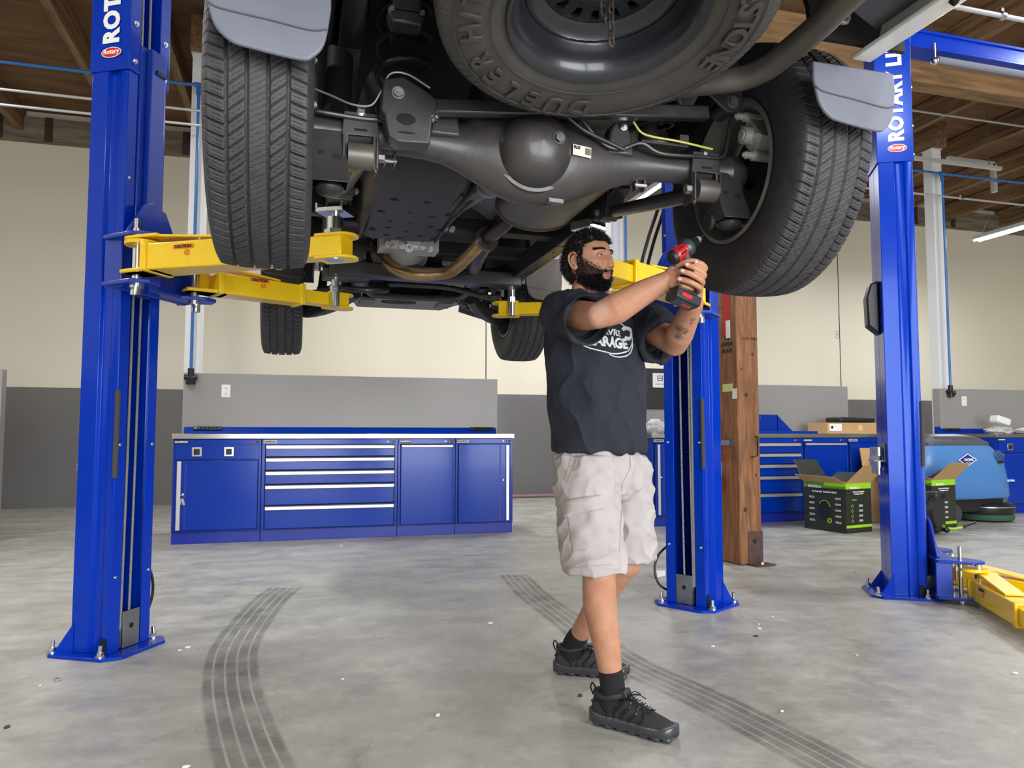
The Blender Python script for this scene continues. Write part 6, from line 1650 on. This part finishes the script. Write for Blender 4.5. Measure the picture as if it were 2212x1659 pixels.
# ------------------------------------------------------------------ cordless drill in his hands
dr = bpy.data.objects.new('cordless_drill', None); COL.objects.link(dr); dr.location = H(0, 0, 0)
tag(dr, 'red and black cordless drill held up in both of the man\'s hands', 'drill')
DO = -Vector(dr.location)
def dcb(mb, name, m, **k): o = mb.build(name, m, dr, **k); o.location = DO; return o
m_dred = mat('drill_red', (196, 22, 28), .35, 0, .3); m_dblk = mat('drill_black', (30, 30, 33), .5); m_dgry = mat('drill_grey', (74, 82, 86), .4, .5)
b0, b1 = J(1451, 559, 2.265), J(1521, 508, 2.325); bx = (b1-b0).normalized(); BL = (b1-b0).length
def Bp(t): return b0+bx*(BL*t)
dcb(MB().lathe([(0, 0), (.018, .002), (.022, .010), (.0235, .04), (.0235, .058), (.025, .062)], b0, bx, 28), 'motor_housing', m_dred)
dcb(MB().lathe([(.0, -.003), (.018, -.002), (.0225, .005), (.0232, .012), (.0222, .012)], b0, bx, 28), 'rear_cap', m_dblk)
for a in (-.6, .6): dcb(MB().box(Bp(.28)+bx.cross(camd).normalized()*(.012*a)-camd*.022, (.028, .006, .006), M=Matrix((bx, bx.cross(camd).normalized(), -camd)).transposed()), 'cooling_vent', m_dblk, bevel=.002)
dcb(MB().lathe([(.025, .056), (.0275, .060), (.0285, .080), (.026, .084), (.025, .084)], b0, bx, 28), 'gear_collar', m_dgry)
dcb(MB().lathe([(.024, .082), (.024, .088), (.021, .090), (.0205, .108), (.017, .116), (.012, .120), (0, .120)], b0, bx, 28), 'chuck', m_shoeg)
dcb(MB().lathe([(.0115, .116), (.0120, .128), (.0095, .134), (.005, .140), (0, .140)], b0, bx, 20), 'chuck_jaws', m_alu)
tip = b0+bx*.140
dcb(MB().cyl(tip, tip+bx*.02, .0035, n=10), 'driver_bit', m_chrome)
dcb(MB().tube([Bp(.42)-hax*.015, H(.03, 0, .0), H(-.025, -.002, 0), H(-.05, -.003, 0)], [.021, .0185, .019, .023], 20, smooth=5), 'handle', m_dblk)
dcb(MB().box(H(.046, .026, .0), (.02, .014, .03), M=Matrix((side, camd, hax)).transposed()), 'trigger', m_dred, bevel=.003)
bc = H(-.068, .000, -.004); fwd = (bx-hax*bx.dot(hax)).normalized(); lat3 = hax.cross(fwd)
Mb = Matrix((fwd, lat3, hax)).transposed()
bat = dcb(MB().box(bc+fwd*.008, (.092, .062, .032), M=Mb).box(bc+hax*.022+fwd*.004, (.075, .05, .014), M=Mb), 'battery', m_dblk, bevel=.006, seg=3)
MB().box(bc+fwd*.008-hax*.0163, (.065, .04, .001), M=Mb).build('battery_label', m_dgry, bat, smooth=False)
MB().box(bc+fwd*.022-hax*.0172, (.034, .016, .001), M=Mb).build('red_label', m_dred, bat, smooth=False)
sg_ = -1 if (lat3.dot(camd) > 0) else 1
MB().box(bc+fwd*.0-lat3*(-sg_)*.0313, (.036, .001, .012), M=Mb).build('side_badge', m_dred, bat, smooth=False)
MB().sphere(Bp(.62)-hax*.030, .006, 12, 8).build('work_light', mat('led_glow', (255, 240, 240), .3, emit=((255, 225, 225), 6)), dr).location = DO
# ------------------------------------------------------------------ things standing about
# third white post and its air drop behind the man
t = thing('support_column', 'white painted square steel post partly hidden above and behind the man', 'column', (3.66, 8.27, 0))
MB().box((0, 0, 2.48), (.16, .16, 4.96)).build('shaft', m_wallwhite, t, bevel=.004); MB().box((0, 0, .01), (.3, .3, .02)).build('foot_plate', m_conduit, t)
MB().box((3.66, 9.8, 5.15), (.19, 3.4, .36)).build('girder', m_joist, ceiling, smooth=False)
for o in list(COL.objects):
    if o.name == 'air_line':
        MB().cyl((3.70, 0, 0), (3.70, 0, -2.92), .016, n=12).build('drop_pipe', m_pipe, o)
        MB().cyl((3.65, 0, 0), (3.75, 0, 0), .026, n=12).build('tee_fitting', m_pipe, o)
# --- open printed cartons
m_boxk = mat('printed_black_carton', (30, 32, 30), .45, var=(4, (44, 48, 40), .5)); m_lime = mat('lime_print', (150, 205, 30), .5); m_limed = mat('dark_lime_print', (92, 130, 30), .5)
def carton(x, y, rz, W_, D_, H_, lab):
    t = thing('carton', lab, 'box', (x, y, 0), rz)
    th = .006
    q = MB()
    for sx in (-1, 1): q.box((sx*(W_/2-th/2), 0, H_/2+.001), (th, D_, H_))
    for sy in (-1, 1): q.box((0, sy*(D_/2-th/2), H_/2+.001), (W_-2*th, th, H_))
    q.box((0, 0, .004), (W_, D_, .006)); wl = q.build('walls', m_boxk, t)
    i_ = MB()
    for sx in (-1, 1): i_.box((sx*(W_/2-th-.001), 0, H_/2), (.002, D_-.012, H_-.01))
    for sy in (-1, 1): i_.box((0, sy*(D_/2-th-.001), H_/2), (W_-.012, .002, H_-.01))
    i_.build('inside', m_card, wl, smooth=False)
    def flap(cx, cy, L_, ax, ang, ln, twist=0):
        """flap hinged along the top edge"""
        mb = MB(); mb.cur = 0
        c = Vector((cx, cy, H_)); out = Vector(ax); hd = Vector((-out.y, out.x, 0)); up_ = out*math.cos(ang)+Vector((0, 0, 1))*math.sin(ang); n = hd.cross(up_)
        P = [c-hd*L_/2, c+hd*L_/2, c+hd*(L_/2-.02)+up_*ln, c-hd*(L_/2-.02)+up_*(ln+twist)]
        f = MB().add([p+n*.003 for p in P]+[p for p in P], [(0, 1, 2, 3), (7, 6, 5, 4), (0, 4, 5, 1), (1, 5, 6, 2), (2, 6, 7, 3), (3, 7, 4, 0)]).build('flap', m_card, t, smooth=False)
        MB().add([p-n*.001*(1 if True else -1) for p in P]+[p-n*.0022 for p in P], [(0, 1, 2, 3), (7, 6, 5, 4)]).build('printed_side', m_boxk, f, smooth=False)
    flap(0, -D_/2, W_, (0, -1, 0), .75, D_*.52, .01); flap(W_/2, 0, D_, (1, 0, 0), .55, W_*.42); flap(0, D_/2, W_, (0, 1, 0), 1.0, D_*.5); flap(-W_/2, 0, D_, (-1, 0, 0), .45, W_*.40, .02)
    # print: front (-y) and side (+x)
    def face(O, X, w_):
        X = Vector(X); F = lambda u, v: Vector(O)+X*u+Vector((0, 0, v)); N_ = X.cross(Vector((0, 0, 1)))
        def r_(u0, u1, v0, v1, m, h=.0008, nm='print_panel'):
            b = MB(); b.add([F(u0, v0)+N_*h, F(u1, v0)+N_*h, F(u1, v1)+N_*h, F(u0, v1)+N_*h, F(u0, v0), F(u1, v0), F(u1, v1), F(u0, v1)], [(0, 1, 2, 3), (0, 1, 5, 4), (1, 2, 6, 5), (2, 3, 7, 6), (3, 0, 4, 7)]); return b.build(nm, m, wl, smooth=False)
        return F, r_, N_, X
    W0 = W_; W_ = D_
    F, r_, N_, X = face((-W0/2, D_/2, 0), (0, -1, 0), D_)
    r_(0.0, W_, H_*.88, H_*.995, m_limed); r_(W_*.5, W_, H_*.93, H_*.995, m_lime, .0012)
    text('print_text', 'FLEXZILLA', .035, m_decal, wl, frame(F(W_*.27, H_*.90)+N_*.0016, X, (0, 0, 1)), .001)
    text('print_text', 'Air Hose Reel  Enrollador Hybrid', .026, m_decal, wl, frame(F(W_*.5, H_*.80)+N_*.0016, X, (0, 0, 1)), .0006, sx=.85)
    for k in range(5):
        for u in (.20, .82): text('print_text', 'hybrid air hose\nretractable reel', .011, m_decal, wl, frame(F(W_*u, H_*(.68-.12*k))+N_*.0016, X, (0, 0, 1)), .0002)
    rl = MB(); c = F(W_*.5, H_*.42)+N_*.002; V2 = Vector((0, 0, 1))
    rl.add([c+X*(.075*math.cos(k*PI/10))+V2*(.10*math.sin(k*PI/10)) for k in range(20)], [tuple(range(20))]); rl.build('reel_picture', m_black, wl, smooth=False)
    MB().tube([c+X*(.078*math.cos(k*PI/12+.4))+V2*(.103*math.sin(k*PI/12+.4)) for k in range(9)], .003, 5).build('hose_picture', m_lime, wl)
    ring = MB().tube([c+X*(.02*math.cos(k*PI/6)+.06)+V2*(.022*math.sin(k*PI/6)-.10) for k in range(13)], .006, 6); ring.build('hose_picture', m_lime, wl)
    D_ = W0
    F, r_, N_, X = face((-W0/2, -W_/2, 0), (1, 0, 0), W0)
    r_(0, D_, H_*.88, H_*.995, m_lime); r_(0, D_, H_*.10, H_*.155, m_lime)
    text('print_text', 'FLEXZILLA', .03, m_decal, wl, frame(F(D_*.35, H_*.90)+N_*.0016, X, (0, 0, 1)), .001)
    text('print_text', 'Air Hose Reel Enrollador\nde manguera de aire', .02, m_decal, wl, frame(F(D_*.5, H_*.80)+N_*.0016, X, (0, 0, 1)), .0006, sx=.85)
    text('print_text', 'FEATURES', .016, m_lime, wl, frame(F(D_*.32, H_*.66)+N_*.0016, X, (0, 0, 1)), .0005)
    for k in range(4):
        zc = H_*(.54-.10*k); ci = MB().tube([F(D_*.24, zc)+X*(.013*math.cos(a*PI/8))+Vector((0, 0, .013*math.sin(a*PI/8)))+N_*.001 for a in range(17)], .0022, 5); ci.build('icon', m_lime, wl)
        text('print_text', 'lightweight\nflexible hose', .012, m_decal, wl, frame(F(D_*.58, zc)+N_*.0016, X, (0, 0, 1)), .0002)
    return t
carton(5.46, 6.68, math.radians(12), .385, .52, .50, 'open black and lime printed hose reel carton on the floor before the cabinets')
carton(6.52, 6.64, math.radians(10), .385, .50, .52, 'second open printed carton, half hidden behind the right lift column and black reel')
# leaning flattened cardboard
t = thing('cardboard_sheet', 'flat brown cardboard leaning on the cabinet just left of the right-hand column', 'cardboard', (6.40, 7.16, 0), .1)
MB().box((0, .02, .42), (.30, .012, .84), rx=-.16).box((.14, -.03, .44), (.012, .12, .84), rx=-.12).build('panel', m_card, t)
# hose reel
t = thing('hose_reel', 'black plastic hose reel with lime hose end on the floor beside the right column', 'hose reel', (6.10, 6.16, 0), math.radians(24))
MB().box((.04, 0, .22), (.20, .26, .40)).build('case', m_black, t, bevel=.03, seg=3)
q = MB()
for k in range(6): q.cyl((.142, -.10+.04*k, .10), (.142, -.10+.04*k, .36), .012, n=10)
q.build('case_ribs', m_black, t)
MB().lathe([(0, .0), (.17, 0), (.185, .02), (.185, .05), (.15, .07), (0, .075)], (-.06, -.0, .23), (0, -1, 0), 36).cyl((-.06, .13, .23), (-.06, -.14, .23), .15, n=36).build('drum_cover', m_black, t)
MB().box((.1, -.132, .38), (.07, .01, .05)).build('handle_slot', m_dark, t, bevel=.004)
MB().box((.04, -.134, .09), (.06, .006, .03)).build('hose_guide', m_limed, t)
MB().tube([(.06, -.13, .07), (.10, -.20, .06), (.2, -.25, .07)], .012, 10, smooth=4).build('hose', m_lime, t)
MB().tube([(.2, -.25, .07), (.27, -.28, .095), (.36, -.32, .115)], [.016, .014, .010], 10, smooth=3).build('hose_end', m_black, t)
MB().sphere((.08, -.15, .05), (.04, .03, .035), 12, 8).build('hose_stop', m_black, t)
# --- floor scrubber
m_scr = mat('scrubber_blue', (70, 124, 186), .35, 0, .15, bump=(15, .1)); m_scrt = mat('scrubber_grey_lid', (78, 80, 86), .4)
t = thing('floor_scrubber', 'mid-blue walk-behind floor scrubber with dark lid between the cabinets at right', 'floor scrubber', (7.25, 6.95, 0))
def hull(zs):
    rows = []
    for z, x0, x1, hy in zs:
        row = []; cx = (x0+x1)/2; hx = (x1-x0)/2
        for k in range(36):
            a = k*2*PI/36; row.append(Vector((cx+hx*math.copysign(abs(math.cos(a))**.55, math.cos(a)), hy*math.copysign(abs(math.sin(a))**.55, math.sin(a)), z)))
        rows.append(row)
    return rows
MB().skin(hull([(.27, -.62, .68, .25), (.30, -.64, .69, .27), (.45, -.64, .665, .28), (.62, -.63, .625, .28), (.72, -.62, .57, .275), (.82, -.60, .48, .26), (.875, -.58, .40, .25)])).build('body', m_scr, t)
MB().skin(hull([(.87, -.59, .42, .255), (.90, -.60, .40, .26), (.95, -.58, .28, .24), (.985, -.5, .12, .20), (1.0, -.4, -.0, .12)])).build('lid', m_scrt, t)
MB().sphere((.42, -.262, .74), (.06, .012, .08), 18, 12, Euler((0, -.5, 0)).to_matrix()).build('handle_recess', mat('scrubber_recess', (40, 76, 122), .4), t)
MB().box((.43, -.27, .68), (.07, .02, .03)).build('recess_latch', m_black, t, bevel=.006)
MB().box((.1, 0, .20), (.9, .36, .16)).build('chassis', m_black, t, bevel=.01)
MB().box((.52, -.05, .25), (.26, .2, .05)).cyl((.45, -.12, .2), (.45, -.12, .28), .02, n=10).cyl((.6, -.12, .2), (.6, -.12, .28), .02, n=10).build('deck_mount', m_cast, t, bevel=.004)
MB().lathe([(0, .09), (.30, .09), (.31, .12), (.31, .18), (.28, .205), (.1, .215), (0, .215)], (.46, 0, 0), (0, 0, 1), 44).build('brush_deck', m_black, t)
MB().lathe([(.311, .165), (.314, .165), (.314, .175), (.311, .175)], (.46, 0, 0), (0, 0, 1), 44).build('deck_trim', m_chrome, t)
MB().lathe([(0, .02), (.29, .02), (.30, .05), (.29, .085), (0, .09)], (.46, 0, 0), (0, 0, 1), 44).build('brush_pad', mat('green_brush', (44, 84, 60), .8), t)
for s in (-1, 1): MB().lathe([(0, -.03), (.10, -.03), (.115, 0), (.10, .03), (0, .03)], (-.25, s*.24, .115), (0, 1, 0), 26).build('wheel', m_rubber, t)
dm_ = MB().prism([(-.13, 0), (0, .07), (.13, 0), (0, -.07)], 0, .002, O=(-.06, -.285, .71), X=(1, 0, 0), Y=(0, 0, 1)).build('diamond_badge', m_decal, t, smooth=False)
MB().prism([(-.115, 0), (0, .06), (.115, 0), (0, -.06)], .002, .003, O=(-.06, -.285, .71), X=(1, 0, 0), Y=(0, 0, 1)).build('badge_field', mat('badge_navy', (20, 40, 120), .4), dm_, smooth=False)
text('badge_text', 'GLOBAL', .036, m_decal, dm_, frame((-.045, -.2885, .712), (1, 0, 0), (0, 0, 1)), .0012)
for dz, w_ in ((-.025, .07), (-.036, .045)): MB().box((-.05, -.2885, .71+dz), (w_, .001, .004)).build('badge_line', m_decal, dm_, smooth=False)
text('side_lettering', 'GLOBAL', .030, m_decal, t, frame((.55, -.2825, .47), (1, 0, 0), (0, 0, 1)), .001)
# --- things on the middle workbench
ZT = 1.0015
t = thing('parts_tray', 'blue steel tray with sloping ends on the middle workbench', 'tray', (5.46, 7.70, ZT))
q = MB(); W2, D2, H2 = .84, .42, .23; th = .004
q.box((0, 0, th/2), (W2, D2, th)); q.box((-.12, D2/2, H2/2), (W2-.24, th, H2))
for sx in (-1, 1):
    q.prism([(-D2/2, 0), (D2/2, 0), (D2/2, H2 if sx < 0 else .03), (-D2/2, .03)], -th/2, th/2, O=(sx*W2/2, 0, 0), X=(0, 1, 0), Y=(0, 0, 1))
q.prism([(-.0, 0), (.25, 0), (.0, H2)], -th/2, th/2, O=(W2/2-.25, D2/2, 0), X=(1, 0, 0), Y=(0, 0, 1)); q.box((0, -D2/2, .015), (W2, th, .03))
q.build('pan', m_cab, t, bevel=.001)
for x in (-.44, -.1): MB().lathe([(.008, 0), (.008, .003), (0, .003)], (x+.03, D2/2-.002, .19), (0, -1, 0), 10).build('rivet', m_chrome, t)
t = thing('cardboard_box', 'flat brown cardboard box with a white label on the middle workbench', 'box', (6.36, 7.66, ZT), .03)
MB().box((0, 0, .065), (.72, .34, .13)).build('carton', m_card, t, bevel=.003)
MB().box((-.24, -.1715, .075), (.18, .001, .085)).build('shipping_label', m_white, t, smooth=False); MB().box((.12, -.1715, .07), (.06, .001, .06)).build('tape', mat('clear_tape', (216, 190, 150), .3), t, smooth=False)
MB().lathe([(.018, 0), (.018, .001), (0, .001)], (-.29, -.172, .075), (0, -1, 0), 14).build('label_logo', m_label, t, smooth=False)
t = thing('tool_case', 'slim black plastic tool case on top of the flat cardboard box', 'case', (6.50, 7.68, ZT+.132), .03)
MB().box((0, 0, .034), (.52, .26, .062)).build('shell', m_black, t, bevel=.02, seg=3); MB().box((0, -.131, .034), (.12, .01, .02)).box((-.16, -.131, .034), (.05, .012, .035)).box((.16, -.131, .034), (.05, .012, .035)).build('latch', m_black, t, bevel=.004)
m_bag = mat('crumpled_clear_bag', (226, 228, 228), .22, 0, .3)
MATS['crumpled_clear_bag'].node_tree.nodes['Principled BSDF'].inputs['Transmission Weight'].default_value = .35
def bag(x, y, sx, sy, sz, lab, seed):
    rnd = random.Random(seed); b = MB().sphere((0, 0, 0), 1, 60, 40); vs = []
    for v in b.v:
        p = Vector(v); d = 1+.28*noise.noise(p*2.2+Vector((seed, 0, 0)))+.16*abs(noise.noise(p*6+Vector((0, seed, 0))))+.08*abs(noise.noise(p*14))
        p = p*d; vs.append((p.x*sx, p.y*sy, max(p.z*sz+sz*.8, .0)))
    b.v = vs; o = b.build('plastic_bag', m_bag, angle=25); o.location = (x, y, ZT+.001); tag(o, lab, 'plastic bag')
bag(3.86, 7.64, .10, .12, .085, 'crumpled clear plastic bag on the worktop just right of the man', 3)
bag(8.80, 7.66, .19, .12, .05, 'crumpled clear plastic wrapping on the far right worktop', 11)
bag(9.30, 7.70, .17, .12, .04, 'flatter clear plastic wrapping at the right edge of the far right worktop', 17)
o = MB().box((0, 0, .045), (.22, .14, .09), ry=.25).build('white_package', m_white, bevel=.02, seg=3); o.location = (8.80, 7.64, ZT+.125); tag(o, 'white rounded package lying on the plastic wrapping', 'package')
o = MB().sphere((0, 0, .07), (.07, .09, .07), 20, 12).build('black_pouch', m_black); o.location = (4.08, 7.74, ZT); tag(o, 'black pouch beside the plastic bag on the middle worktop', 'pouch')
# black machine half hidden by the timber post
t = thing('equipment_case', 'black rugged case standing behind the timber post on the worktop', 'equipment', (4.76, 7.74, ZT), .2)
MB().box((0, 0, .20), (.30, .22, .36)).build('case', m_black, t, bevel=.03, seg=3)
MB().tube([(-.12, 0, .38), (-.10, 0, .45), (.10, 0, .45), (.12, 0, .38)], .012, 8, smooth=4).build('handle', m_black, t); MB().box((-.02, -.114, .26), (.16, .01, .12)).build('grey_panel', m_scrt, t, bevel=.004)
MB().lathe([(.05, 0), (.045, .008), (0, .008)], (-.03, -.112, .11), (0, -1, 0), 20).build('round_speaker', m_rubber, t)
# black board with a notice, hung on the partition
t = thing('notice_board', 'black wall panel with a white notice pinned on it behind the man', 'board', (4.08, 8.045, 1.57))
MB().box((0, -.012, -.04), (.50, .024, .48)).build('panel', m_black, t, bevel=.006)
n_ = MB().box((.04, -.026, .06), (.19, .002, .17)).build('paper_notice', m_white, t, smooth=False)
q = MB()
for dx in (-.03, .03): q.box((.04+dx, -.0275, .085), (.008, .001, .06))
for dz in (.058, .085, .112): q.box((.04, -.0275, dz), (.06, .001, .008))
q.build('notice_emblem', m_label, n_, smooth=False)
for dz in (.02, .01): MB().box((.04, -.0275, dz), (.12, .001, .003)).build('notice_text', m_label, n_, smooth=False)
# slatted vent on the far wall
t = thing('wall_vent', 'grey vertical-slat vent on the back wall glimpsed under the yellow lift arm', 'vent', (5.85, 11.55, 3.03))
MB().box((0, -.01, 0), (.62, .02, .44)).build('back_plate', m_black, t)
for k in range(11): MB().box((-.27+.054*k, -.03, 0), (.022, .02, .40)).build('slat', m_alu, t, bevel=.003)
# extinguisher on the timber post, seen as a red edge
t = thing('fire_extinguisher', 'red fire extinguisher strapped to the hidden side of the timber post', 'fire extinguisher', (3.168, 5.27, .52), 0)
MB().lathe([(0, 0), (.05, 0), (.055, .01), (.055, .36), (.045, .40), (.02, .43), (.018, .45), (0, .45)], (0, 0, 0), (0, 0, 1), 28).build('cylinder', m_red, t)
MB().box((0, -.02, .47), (.03, .11, .012), rx=.25).box((0, -.02, .45), (.03, .09, .01)).build('lever', m_black, t, bevel=.002)
MB().tube([(0, .02, .45), (.0, .08, .40), (.0, .075, .15)], .009, 8, smooth=5).build('hose', m_black, t)
MB().lathe([(.0555, .14), (.0562, .14), (.0562, .26), (.0555, .26)], (0, 0, 0), (0, 0, 1), 28).build('label', m_white, t)
# hydraulic hoses
hose('hydraulic_hose', [(2.22, 4.17, 2.64), (2.15, 4.17, 2.42), (2.08, 4.19, 2.2), (2.03, 4.19, 2.0), (2.06, 4.17, 1.86)], .011, 'inner of two black hoses drooping beside the column behind the man')
hose('hydraulic_hose', [(2.24, 4.20, 2.60), (2.20, 4.21, 2.40), (2.14, 4.23, 2.2), (2.09, 4.23, 2.0), (2.10, 4.19, 1.86)], .011, 'outer of two black hoses drooping beside the column behind the man')
hose('return_hose', [(2.20, 4.17, .34), (2.13, 4.20, .26), (2.10, 4.19, .17), (2.12, 4.16, .09), (2.19, 4.13, .05)], .007, 'thin black hose looping at the foot of the column behind the man')
hose('return_hose', [(-.72, 4.10, .40), (-.68, 4.13, .30), (-.675, 4.14, .20), (-.70, 4.12, .10)], .007, 'thin black hose looping at the foot of the left column')
o = MB().lathe([(.006, 0), (.013, 0), (.013, .01), (.006, .01)], (0, 0, 0), (0, 0, 1), 6).build('hex_nut', m_chrome); o.location = (-.915, 3.50, .001); tag(o, 'loose zinc hex nut on the floor in front of the left column', 'nut')
o = MB().box((0, 0, .02), (.10, .05, .04), rz=.5).build('white_wedge', m_white, bevel=.004); o.location = (2.46, 4.85, 0); tag(o, 'small white plastic piece on the floor behind the shorts', 'plastic piece')
# brackets beside the left-hand wall: small round wall plugs
